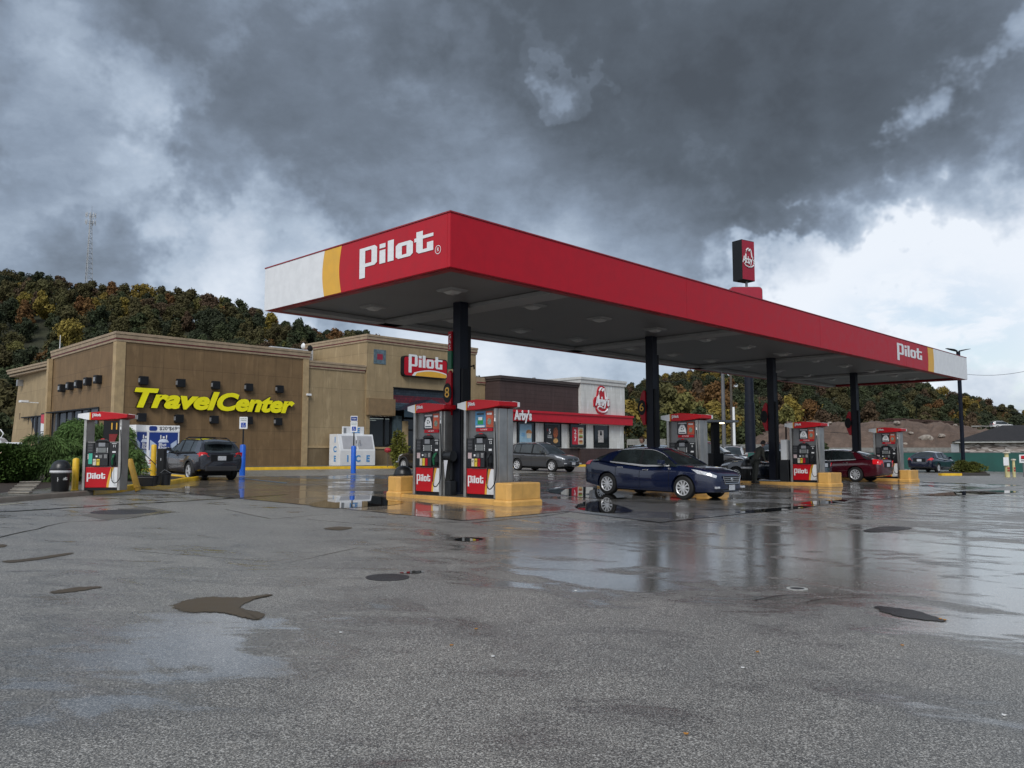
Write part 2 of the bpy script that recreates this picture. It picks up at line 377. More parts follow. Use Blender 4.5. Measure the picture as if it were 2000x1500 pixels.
def asphalt():
    m = bpy.data.materials.new('asphalt'); m.use_nodes = True; t = NT(m.node_tree); b = t.n['Principled BSDF']
    co = t.node('ShaderNodeTexCoord').outputs['Object']
    wet = t.node('ShaderNodeAttribute', attribute_name='wet').outputs['Fac']
    nl = t.noise(co, .35, 6, .6, .4); nm = t.noise(t.vmath('MULTIPLY', co, (1., 2.2, 1.)), .8, 6, .65, .8)
    ag = t.noise(co, 95, 4, .75); vo = t.node('ShaderNodeTexVoronoi', ins={'Vector': co, 'Scale': 125.}); pick = t.node('ShaderNodeSeparateColor', ins={0: vo.outputs['Color']})
    base = t.ramp(ag, [(.36, (.030, .028, .026)), (.5, (.106, .101, .092)), (.64, (.40, .385, .355))])
    base = t.mix(t.math('GREATER_THAN', pick.outputs[0], .93), base, (.36, .35, .33))
    base = t.mix(t.math('MULTIPLY', t.math('LESS_THAN', pick.outputs[1], .12), .6), base, (.02, .02, .02))
    base = t.mix(t.mr(nl, .3, .7), t.mix(1., base, (1.2, 1.2, 1.19), 'MULTIPLY'), t.mix(1., base, (1.6, 1.57, 1.52), 'MULTIPLY'))
    base = t.mix(t.mr(nm, .5, .72, 0, .4), base, t.mix(1., base, (.62, .62, .63), 'MULTIPLY'))
    track = t.noise(t.vmath('MULTIPLY', t.node('ShaderNodeVectorRotate', rotation_type='Z_AXIS', ins={'Vector': co, 'Angle': R(46)}).outputs[0], (.28, 1.5, 1.)), .9, 6, .6, .6)
    wm = t.math('ADD', t.math('MULTIPLY', wet, .66), t.math('ADD', t.math('MULTIPLY', t.math('SUBTRACT', nm, .5), 2.6), t.math('MULTIPLY', t.math('SUBTRACT', track, .5), 2.2)))
    wm2 = t.mr(wm, .32, .78); damp = t.mr(wm, .0, .6)
    rough = t.math('SUBTRACT', .46, t.math('ADD', t.math('MULTIPLY', wm2, .26), t.math('MULTIPLY', damp, .10)))
    base = t.mix(damp, base, t.mix(1., base, (.72, .72, .73), 'MULTIPLY'))
    stain = t.noise(t.vmath('ADD', co, (31., 7., 0.)), .9, 7, .7, 1.2)
    base = t.mix(t.mr(stain, .60, .72, 0, .35), base, t.mix(1., base, (.45, .45, .45), 'MULTIPLY'))
    base = t.mix(t.mr(track, .6, .75, 0, .25), base, t.mix(1., base, (1.3, 1.3, 1.3), 'MULTIPLY'))
    t.set(b, 'Base Color', base); t.set(b, 'Roughness', rough); t.set(b, 'Specular IOR Level', .9)
    bs = t.math('SUBTRACT', .60, t.math('ADD', t.math('MULTIPLY', wm2, .46), t.math('MULTIPLY', damp, .09)))
    bn = t.node('ShaderNodeBump', ins={'Strength': bs, 'Distance': .005, 'Height': t.math('ADD', ag, t.math('MULTIPLY', vo.outputs[0], .5))})
    b2 = t.node('ShaderNodeBump', ins={'Strength': .06, 'Distance': .05, 'Height': nm, 'Normal': bn.outputs[0]})
    t.set(b, 'Normal', b2.outputs[0]); return m
def padmat(name, c, r0, r1, wetk=.5, joint=0.):
    m = bpy.data.materials.new(name); m.use_nodes = True; t = NT(m.node_tree); b = t.n['Principled BSDF']
    co = t.node('ShaderNodeTexCoord').outputs['Object']
    n = t.noise(co, .5, 7, .6, .5); n2 = t.noise(co, 2.2, 6, .65, .3); ag = t.noise(co, 60, 3, .6)
    cc = t.mix(t.mr(n, .35, .65), tuple(x*.72 for x in c), tuple(x*1.2 for x in c))
    cc = t.mix(t.mr(n2, .45, .75, 0, .5), cc, tuple(x*.55 for x in c))
    cc = t.mix(t.mr(ag, .3, .7, 0, .35), cc, tuple(x*.5 for x in c))
    t.set(b, 'Base Color', cc); pud = t.mr(t.math('ADD', n, t.math('MULTIPLY', n2, .3)), .58, .72)
    t.set(b, 'Roughness', t.math('ADD', t.math('MULTIPLY', pud, r0-r1), r1)); t.set(b, 'Specular IOR Level', .65)
    bn = t.node('ShaderNodeBump', ins={'Strength': t.math('SUBTRACT', .35, t.math('MULTIPLY', pud, .33)), 'Distance': .004, 'Height': ag})
    b2 = t.node('ShaderNodeBump', ins={'Strength': .05, 'Distance': .05, 'Height': t.noise(co, 3., 3, .5), 'Normal': bn.outputs[0]})
    t.set(b, 'Normal', b2.outputs[0]); return m
CONC = padmat('wet_concrete', (.22, .19, .155), .03, .17)
CONC2 = padmat('wet_dark_paving', (.155, .148, .136), .05, .26)
CONCW = padmat('kerb_concrete', (.16, .145, .12), .2, .5)
def sheet(name, pts, mat, dz=.004, kind='structure', parent=None, label=None, th=.0):
    # flat polygon draped on the sloping lot
    m = MB(); n = len(pts)
    m.add([(p[0], p[1], gz(p[0], p[1])+dz) for p in pts], [tuple(range(n))])
    o = m.build(name, mat, parent)
    if o.data.polygons[0].normal.z < 0: o.data.flip_normals()
    if parent is None and kind: tag(o, kind=kind)
    return o
build_ground()
tip, pe, pf, pi_, sl = [G(*p).xy for p in ((902, 1017), (1109, 999), (1289, 1021), (1748, 972), (480, 975))]
E1, E2 = e1.xy, e2.xy
far_r = pi_+E1*16
concrete = [tip, pe, pe+E2*0.0, pe+E1*0+E2*16, tip+(sl-tip).normalized()*22]
sheet('forecourt_pavement', [tip, pe, pe+E2*26, tip+E2*26-E1*4, sl+(sl-tip).normalized()*6], CONC)
sheet('forecourt_pavement', [pe+E1*.01, pf, pi_, far_r, far_r+E2*20, pe+E2*20+E1*.01], CONC2)
CRACK = M('tar_seam', (.006, .006, .007), .22, var=.2)
def strip(name, pts, wd, mat, dz=.008, jag=0., seed=1):
    rnd = random.Random(seed); L, Rr_ = [], []; out = []
    for a, b in zip(pts[:-1], pts[1:]):
        n = max(1, int((Vector(b)-Vector(a)).length/.35))
        for k in range(n): out.append(Vector(a).lerp(Vector(b), k/n))
    out.append(Vector(pts[-1])); m = MB(); vs = []
    for i, p in enumerate(out):
        d = (out[min(i+1, len(out)-1)]-out[max(i-1, 0)]).normalized(); nn = Vector((-d.y, d.x))
        q = p+nn*rnd.uniform(-jag, jag); ww = wd*(1+rnd.uniform(-.4, .4)*(jag > 0))
        for sg in (-1, 1):
            r_ = q+nn*ww*sg/2; vs.append((r_.x, r_.y, gz(r_.x, r_.y)+dz))
    m.add(vs, [(2*i, 2*i+1, 2*i+3, 2*i+2) for i in range(len(out)-1)])
    o = m.build(name, mat); tag(o, kind='structure')
    if o.data.polygons[0].normal.z < 0: o.data.flip_normals()
    return o
strip('pavement_seam', [sl+(sl-tip)*.9, sl, tip, pe], .05, CRACK, .009, .012, 3)
strip('pavement_seam', [pe, pf, pi_, far_r], .07, CRACK, .009, .015, 4)
g2 = lambda x, y: G(x, y).xy
strip('pavement_seam', [g2(0, 1050), g2(130, 1020), g2(235, 1015), g2(340, 1000)], .03, CRACK, .006, .03, 5)
strip('pavement_seam', [g2(-120, 1003), g2(25, 999), g2(250, 985), g2(480, 972), g2(560, 966)], .16, CRACK, .006, .06, 6)
strip('pavement_seam', [g2(440, 995), g2(530, 1014), g2(640, 1005)], .02, CRACK, .006, .02, 7)
strip('pavement_seam', [g2(920, 1021), g2(1060, 1008), g2(1110, 1000)], .05, CRACK, .006, .05, 8)
strip('pavement_seam', [g2(250, 1075), g2(560, 1100), g2(700, 1070)], .012, CRACK, .006, .03, 9)
strip('pavement_seam', [g2(600, 1015), g2(760, 1028), g2(790, 1030)], .02, CRACK, .006, .03, 10)
def jagline(c, rx, ry, n=26, seed=2): 
    pts = []
    for k in range(n+1):
        a = 2*PI*k/n; pts.append(c+Vector((rx*math.cos(a), ry*math.sin(a))))
    return pts

# puddles: still water in shallow dips
MUD = M('muddy_water', (.080, .058, .034), .38, var=.12, spec=.08)
HOLE = M('dark_hole_water', (.012, .012, .012), .3, var=.2, spec=.05)
DARKW = M('clear_water', (.014, .013, .012), .012, var=.1, spec=.5)
IRON = M('manhole_iron', (.045, .045, .047), .4, metal=.5, var=.3, bump=.5, bscale=60)
def puddle(name, outline, mat, seed, dz=.006, jit=.012):
    rnd = random.Random(seed); pts = [G(*p).xy for p in outline]; out = []
    n = len(pts)
    for i in range(n):          # Catmull-Rom through the shoreline
        p0, p1, p2, p3 = pts[i-1], pts[i], pts[(i+1) % n], pts[(i+2) % n]
        for k in range(7):
            t = k/7; q = .5*((2*p1)+(p2-p0)*t+(2*p0-5*p1+4*p2-p3)*t*t+(3*p1-p0-3*p2+p3)*t**3)
            out.append(q+Vector((rnd.uniform(-jit, jit), rnd.uniform(-jit, jit))))
    cx_ = sum(p.x for p in out)/len(out); cy_ = sum(p.y for p in out)/len(out); c_ = Vector((cx_, cy_)); m_ = len(out)
    rings_ = [(1.06, 0.), (.93, .5), (.80, 1.)]; vs, ed = [], []
    for k_, e_ in rings_:
        for p in out: q = c_+(p-c_)*k_; vs.append((q.x, q.y, gz(q.x, q.y)+dz)); ed.append(e_)
    fs = [(a*m_+i, a*m_+(i+1) % m_, (a+1)*m_+(i+1) % m_, (a+1)*m_+i) for a in range(2) for i in range(m_)]+[tuple(2*m_+i for i in range(m_))]
    me = bpy.data.meshes.new(name); me.from_pydata(vs, [], fs); at = me.attributes.new('edge', 'FLOAT', 'POINT'); at.data.foreach_set('value', ed)
    me.materials.append(softedge(mat)); o = bpy.data.objects.new(name, me); COL.objects.link(o); tag(o, kind='structure')
    if me.polygons[-1].normal.z < 0: me.flip_normals()
    return o
def softedge(mat):
    n_ = mat.name+'_margin'
    if n_ in MATS: return MATS[n_]
    m = mat.copy(); m.name = n_; MATS[n_] = m; t = NT(m.node_tree); b = t.n['Principled BSDF']; co = t.node('ShaderNodeTexCoord').outputs['Object']
    e_ = t.node('ShaderNodeAttribute', attribute_name='edge').outputs['Fac']
    t.set(b, 'Alpha', t.mr(t.math('ADD', e_, t.math('MULTIPLY', t.math('SUBTRACT', t.noise(co, 14., 6, .7), .5), 1.3)), .30, .62)); return m
puddle('puddle', [(331, 1186), (345, 1176), (400, 1166), (470, 1167), (510, 1162), (538, 1161), (505, 1168), (482, 1178), (470, 1188), (490, 1194), (516, 1199), (522, 1206), (508, 1212), (488, 1211), (462, 1204), (420, 1197), (360, 1197)], MUD, 1)
puddle('puddle', [(1705, 1188), (1712, 1184), (1745, 1187), (1790, 1194), (1830, 1206), (1852, 1215), (1815, 1213), (1760, 1206)], HOLE, 2, jit=.02)
puddle('puddle', [(1683, 1038), (1710, 1030), (1740, 1028), (1784, 1031), (1760, 1036), (1715, 1040)], HOLE, 3)
puddle('puddle', [(0, 1097), (60, 1091), (135, 1080), (141, 1083), (80, 1093), (20, 1100)], MUD, 4)
puddle('puddle', [(95, 1157), (140, 1149), (185, 1146), (200, 1148), (150, 1156), (110, 1160)], MUD, 5)
puddle('puddle', [(885, 1055), (905, 1050), (938, 1051), (944, 1054), (915, 1058)], DARKW, 6)
puddle('puddle', [(630, 1033), (660, 1029), (690, 1031), (665, 1036)], MUD, 7)
puddle('puddle', [(780, 1120), (800, 1116), (830, 1116), (815, 1121)], DARKW, 8)
puddle('puddle', [(0, 1064), (14, 1065), (8, 1069), (-20, 1071)], MUD, 9)
puddle('puddle', [(1560, 983), (1600, 978), (1660, 976), (1640, 982), (1590, 986)], DARKW, 10, .010)
puddle('puddle', [(1430, 1001), (1520, 992), (1600, 986), (1560, 994), (1480, 1002)], DARKW, 11, .010)
puddle('puddle', [(600, 985), (690, 968), (760, 972), (790, 984), (700, 992), (640, 994)], DARKW, 12, .010)
puddle('puddle', [(1800, 968), (1860, 961), (1960, 958), (1990, 962), (1880, 968)], DARKW, 14, .010)
puddle('puddle', [(1150, 978), (1200, 985), (1240, 1000), (1180, 1003), (1120, 992)], DARKW, 15, .012)
puddle('puddle', [(1180, 955), (1230, 975), (1130, 972), (1060, 958), (1110, 950)], DARKW, 16, .012)
def disc(name, px, py, r, mat, dz, label, cat, ring=None):
    p = G(px, py); o = MB().lathe([(0.001, 0), (r, 0), (r, .006), (.001, .006)], (0, 0, 0), 28).build(name, mat); o.location = (p.x, p.y, p.z+dz-.004)
    o.rotation_euler = (math.atan(GB), -math.atan(GA), 0)
    return tag(o, label, cat, 'utility covers set in the wet asphalt')
disc('manhole_cover', 757, 1128, .24, IRON, .004, 'small round dark cover in the middle of the open asphalt', 'manhole cover')
sheet('concrete_collar', [G(*p).xy for p in ((158, 1006), (280, 989), (345, 1000), (205, 1016))], CONCW, .0035)
disc('manhole_cover', 242, 1000, .62, IRON, .004, 'large round dark cover in a concrete square near the left kerb', 'manhole cover')
p = G(1557, 1150)
o = MB().lathe([(.075, 0), (.11, 0), (.11, .006), (.075, .006)], n=24).build('cover_ring', M('white_ring', (.4, .4, .38), .5, var=.3, scale=20)); o.location = p
tag(o, 'little white painted ring of a monitoring well in the asphalt', 'well ring')
o2 = MB().lathe([(.001, 0), (.075, 0), (.075, .005), (.001, .005)], n=20).build('well_lid', IRON, o)
for k, (rx, ry, dx) in enumerate(((1.05, .62, 0), (.85, .5, .05), (1.25, .7, -.05))):
    c_ = G(1765, 1192).xy+Vector((dx-.05, .12)); a0 = 2.2 if k != 1 else .9
    strip('pavement_seam', [c_+Vector((rx*math.cos(a), ry*math.sin(a))) for a in [.2+i*.14 for i in range(20 if k else 17)]], .012, CRACK, .005, .012, 20+k)
# leaves and litter flecks
rnd = random.Random(8)
for nm, col_, pts in (('fallen_leaf', (.45, .2, .03), ((1340, 1436), (882, 1262), (1762, 1262), (1837, 1210), (1845, 1212), (930, 1230), (1480, 1275))), ('paper_scrap', (.7, .7, .68), ((665, 1237), (963, 1284), (1124, 1155), (1960, 1399), (1450, 1306)))):
    for k, (px, py) in enumerate(pts):
        p = G(px, py); m = MB(); a = rnd.uniform(0, 6); q = [(.017*math.cos(a+t)*(1 if i % 2 else .6), .017*math.sin(a+t)*(1 if i % 2 else .6), .006+.004*(i % 2)) for i, t in enumerate([j*PI/3 for j in range(6)])]
        m.add(q+[(x*.98, y*.98, z+.002) for x, y, z in q], [tuple(range(6))[::-1], tuple(range(6, 12))]+[(i, (i+1) % 6, 6+(i+1) % 6, 6+i) for i in range(6)])
        o = m.build(nm, M(nm+'_mat', col_, .6)); o.location = p
        tag(o, ('tiny orange leaf lying on the wet asphalt' if nm == 'fallen_leaf' else 'tiny white scrap lying on the wet asphalt'), 'leaf' if nm == 'fallen_leaf' else 'litter', 'loose '+nm.replace('_', ' ')+' flecks on the asphalt')

# ================================================================== CANOPY
p = onZ(879, 521, EYE+4.02)
CF = Frame(p.x, p.y, 44.1, 0.)
CB, CT = EYE+4.02, EYE+5.24
CL, CW = 38.2, 7.95
canopy = empty('fuel_canopy', CF.o, CF.a, 'long flat fuel canopy with a red fascia on four dark columns', 'canopy')
m = MB(); th = .10
m.box(0, CL, 0, th, CB, CT); m.box(0, CL, CW-th, CW, CB, CT); m.box(0, th, th, CW-th, CB, CT); m.box(CL-th, CL, th, CW-th, CB, CT)
fas = m.build('fascia', RED, canopy, bevel=.012)
m = MB(); lip = .30
m.box(th, CL-th, th, lip, CB-.012, CB+.05); m.box(th, CL-th, CW-lip, CW-th, CB-.012, CB+.05); m.box(th, lip, lip, CW-lip, CB-.012, CB+.05); m.box(CL-lip, CL-th, lip, CW-lip, CB-.012, CB+.05)
m.build('fascia_lip', REDD, canopy)
m = MB(); m.box(lip, CL-lip, lip, CW-lip, CB+.12, CB+.2); m.build('soffit', SOFF, canopy)
m = MB(); m.box(th, CL-th, th, CW-th, CT-.12, CT-.05); m.build('roof_deck', ALU, canopy)
for k in range(4):
    x = 3.45+9.2*k; MB().box(x+.25, x+1.0, lip, CW-lip, CB+.0, CB+.107).build('soffit_beam', SOFFB, canopy, bevel=.01)
m = MB().box(lip, CL-lip, CW-lip-.45, CW-lip-.003, CB+.0, CB+.107); m.build('gutter', SOFFB, canopy)
lm = MB().loft([[(-.30, -.30, 0), (.30, -.30, 0), (.30, .30, 0), (-.30, .30, 0)], [(-.26, -.26, -.05), (.26, -.26, -.05), (.26, .26, -.05), (-.26, .26, -.05)]]).mesh('light_fitting', M('fitting', (.24, .24, .235), .5, var=.1))
ll = MB().loft([[(-.17, -.17, -.051), (.17, -.17, -.051), (.17, .17, -.051), (-.17, .17, -.051)], [(-.1, -.1, -.11), (.1, -.1, -.11), (.1, .1, -.11), (-.1, .1, -.11)]]).mesh('lens', LENS)
for x in (2.12, 5.15, 8.2, 11.2, 14.45, 17.45, 20.6, 23.8, 27.0, 30.4, 33.6, 36.4):
    for y in (2.3, 5.65):
        o = meshobj('ceiling_light', lm, canopy, (x, y, CB+.12)); meshobj('lens', ll, o)
# fascia livery: white end, gold curve, lettering
def arcband(y0, y1, bow, z0, z1):   # outline between a bowed line at y0 and one at y1
    n = 10; L = [(y0+bow*math.sin(PI*i/n), z0+(z1-z0)*i/n) for i in range(n+1)]; Rr_ = [(y1+bow*math.sin(PI*i/n), z0+(z1-z0)*i/n) for i in range(n+1)]
    return L+Rr_[::-1]
ya, yb = CF.side(667, 525)[0], CF.side(634, 530)[0]
MB().prism(arcband(ya, yb-.002, -.10*-1, CB+.012, CT-.012), 0, -.006, -.001).build('gold_band', GOLD, fas)
n = 10; ws = [(yb+.10*math.sin(PI*i/n), CB+.006+(CT-CB-.012)*i/n) for i in range(n+1)]+[(CW+.004, CT-.006), (CW+.004, CB+.006)]
MB().prism(ws, 0, -.008, -.001).build('white_panel', WHITE, fas)
xa, xb = CF.on(1812, 700)[0], CF.on(1823, 705)[0]
MB().prism(arcband(xa, xb, .08, CB+.012, CT-.012), 1, -.006, -.001).build('gold_band', GOLD, fas)
n = 10; ws = [(xb+.08*math.sin(PI*i/n), CB+.006+(CT-CB-.012)*i/n) for i in range(n+1)]+[(CL+.004, CT-.006), (CL+.004, CB+.006)]
MB().prism(ws, 1, -.008, -.001).build('white_panel', WHITE, fas)
m = MB().box(-.02, CL+.02, -.02, .05, CT, CT+.03).box(-.02, .05, .05, CW+.02, CT, CT+.03).box(.05, CL+.02, CW-.05, CW+.02, CT, CT+.03); m.build('fascia_cap', M('cap_red', (.28, .02, .03), .5), canopy)
for x in (9.5, 19, 28.5): MB().box(x-.004, x+.004, -.0035, 0, CB, CT).build('fascia_seam', M('seam_red', (.3, .008, .02), .5), fas)
y0 = CF.side(703, 520)[0]; y1 = CF.side(847, 480)[0]
LS = (y0-y1)/6.35; zc_ = CF.side(704, 545)[1]
hh = (CF.side(704, 487)[1]-CF.side(704, 545)[1])/3.05
pilot(WHITE, fas, (-.010, y0, CF.side(704, 545)[1]+hh*1.0), LS, -PI/2, hs=hh/LS, ext=.02)
text('R', WHITE, fas, (-.012, y1-.16, CF.side(855, 488)[1]), .12, -PI/2, ext=.002, off=.01, name='registered_mark')
q = MB(); yc, zc2 = y1-.16, CF.side(855, 488)[1]
q.loft([[(-.011, yc+r_*math.cos(a), zc2+r_*math.sin(a)) for a in [2*PI*i/20 for i in range(20)]] for r_ in (.085, .10)], cap=False); q.build('registered_ring', WHITE, fas)
x0 = CF.on(1752, 690)[0]; x1 = CF.on(1800, 690)[0]; LS2 = (x1-x0)/6.35; zb_ = CF.on(1754, 703)[1]; hh2 = (CF.on(1754, 670)[1]-zb_)/3.05
pilot(WHITE, fas, (x0, -.010, zb_+hh2), LS2, 0, hs=hh2/LS2, ext=.02)

# columns stand on the islands and carry the canopy
def column(k):
    x = 3.45+9.2*k; y = 3.45; P_ = CF.w(x, y); z0 = gz(P_.x, P_.y)+.15
    t = empty('canopy_column', (P_.x, P_.y, z0), CF.a, ['nearest canopy column, between the two close pumps', 'second canopy column, rising behind the dark blue sedan', 'third canopy column, with the standing person beside it', 'farthest canopy column, behind the maroon sedan'][k], 'column', 'dark steel columns under the canopy')
    H = CB+.118-z0
    MB().box(-.15, .15, -.15, .15, 0, H).build('shaft', NAVY, t, bevel=.01)
    m = MB().box(.155, .27, -.14, .05, 0, H-.65); m.box(-.12, .1, -.23, -.155, 0, 3.4); m.build('conduit_cover', BLACKM, t, bevel=.008)
    MB().tube([(.29, -.05, .3), (.29, -.05, H-.9)], .02).build('conduit', STEELD, t)
    MB().box(-.22, .34, -.26, .2, 0, .05).build('base_plate', NAVY, t)
    MB().tube([(.2, 0, 3.45), (.75, .25, 3.58)], .022).tube([(.7, .2, 3.57), (.72, .21, 3.47)], .02).build('camera_arm', BLACKM, t)
    return t
cols = [column(k) for k in range(4)]
def pump_sign(k, num, full=True):
    # teardrop number board hung on the column, seen nearly edge on
    P_ = CF.w(3.45+9.2*k, 3.45); z0 = gz(P_.x, P_.y)+.15
    t = empty('pump_number_sign', (P_.x, P_.y, z0), CF.a, {0: 'red number sign with a gold 8 on the nearest column', 1: 'red number sign with a gold 6 on the second column', 2: 'plain red number sign edge on the third column', 3: 'plain red number sign edge on the farthest column'}[k], 'sign', 'red teardrop number signs on the canopy columns')
    t.location.z = z0
    zc = 2.75
    prof = [(0, zc-.62), (.10, zc-.62), (.22, zc-.30), (.29, zc), (.22, zc+.30), (.14, zc+.55), (.05, zc+.62), (0, zc+.55)]
    bx = -.21
    q = MB().prism([(a, b) for a, b in prof], 0, bx, bx+.08); 
    for i, vv in enumerate(q.v): q.v[i] = (vv[0], .151+vv[1], vv[2])
    q.build('board', RED, t, bevel=.01)
    MB().lathe([(.001, 0), (.2, 0), (.2, .02), (.001, .02)], (bx-.021, .29, zc), 20, 0, 1, 1.2).build('disc', BLACKM, t) if False else None
    d = MB().loft([[(h, .29+.17*math.cos(a), zc+.27*math.sin(a)) for a in [2*PI*i/20 for i in range(20)]] for h in (bx-.015, bx-.001)]); d.build('number_disc', BLACKM, t)
    if num: text(num, GOLD, t, (bx-.02, .29, zc), .40, -PI/2, name='number', ext=.003, off=.01)
    if full:
        MB().box(-.2, -.12, .151, .31, zc+.66, zc+1.16).build('green_panel', GREEN, t); MB().box(-.2, -.12, .151, .29, zc+1.163, zc+1.7).build('fuel_panel', RED, t)
        for i, ch in enumerate('GAS'): text(ch, WHITE, t, (-.205, .22, zc+1.56-.15*i), .16, -PI/2, ext=.002)
for k, nn in enumerate(('8', '6', None, None)): pump_sign(k, nn, k == 0)

# ================================================================== PUMP ISLANDS
IC = G(995, 990)
def island(k):
    # frame: X along e2 (away from the viewer), Y along e1
    c = IC+e1*9.2*k
    return Frame(c.x, c.y, E2A)
# Frame.Y for E2A: (-cos(-45.5), sin(-45.5)) = points to -e1 ; width therefore runs along -Y
IL = [4.9, 4.7, 4.7, 4.7]
IW = 1.17
def build_island(k):
    F_ = island(k); t = empty('pump_island', F_.o, F_.a, ['nearest raised yellow kerb island carrying two pumps', 'raised yellow kerb island behind the dark blue sedan', 'third raised yellow kerb island, with one pump and a bin', 'farthest raised yellow kerb island beside the maroon sedan'][k], 'pump island', 'yellow kerbed pump islands')
    L = IL[k]; m = MB()
    rnd = random.Random(k)
    pts = [(.05, -.06), (L, -.06), (L, -IW+.06), (.05, -IW+.06)]
    # slightly wavy worn kerb
    edge = []
    n = 16
    for i in range(n+1): edge.append((.05+(L-.05)*i/n, -.06+rnd.uniform(-.02, .02)))
    for i in range(n+1): edge.append((L-(L-.05)*i/n, -IW+.06+rnd.uniform(-.02, .02)))
    top = [(x, y) for x, y in edge]
    m.prism(edge, 2, -.12, .15); m.build('kerb', ORY, t, bevel=.012)
    m = MB(); m.prism([(x if 0 else x, y*.86-.08) for x, y in [(a, b) for a, b in ((.6, -.08), (L-.15, -.08), (L-.15, -IW+.1), (.6, -IW+.1))]], 2, .152, .156); m.build('island_top', CONCW, t)
    return t
def bumper(F_, x0, x1, label, group):
    # concrete guard block with chamfered corners at an island end
    c = F_.w((x0+x1)/2, -IW/2); t = empty('bumper_block', (c.x, c.y, gz(c.x, c.y)), F_.a, label, 'bumper block', group)
    hx, hy = (x1-x0)/2, IW/2+.02
    def ring(a, z, ch=.09): 
        X_, Y_ = hx+a, hy+a
        return [(-X_+ch, -Y_, z), (X_-ch, -Y_, z), (X_, -Y_+ch, z), (X_, Y_-ch, z), (X_-ch, Y_, z), (-X_+ch, Y_, z), (-X_, Y_-ch, z), (-X_, -Y_+ch, z)]
    MB().loft([ring(0, .15), ring(0, .54), ring(-.02, .56)]).build('block', ORY, t, bevel=.01)
    MB().loft([ring(.035, -.1), ring(.035, .10), ring(.02, .13), ring(.0, .149)]).build('foot', ORY, t, bevel=.008)
    return t
for k in range(4):
    build_island(k)
    F_ = island(k)
    bumper(F_, 0, .56, ['big yellow concrete block at the near end of the closest island', 'yellow concrete block hidden behind the nose of the dark blue sedan', 'yellow concrete block at the near end of the third island, beside its pump', 'yellow concrete block behind the tail of the maroon sedan'][k], 'yellow concrete bumper blocks')
    if k in (0,): bumper(F_, 4.35, 4.9, 'smaller looking yellow concrete block in front of the domed bin', 'yellow concrete bumper blocks')

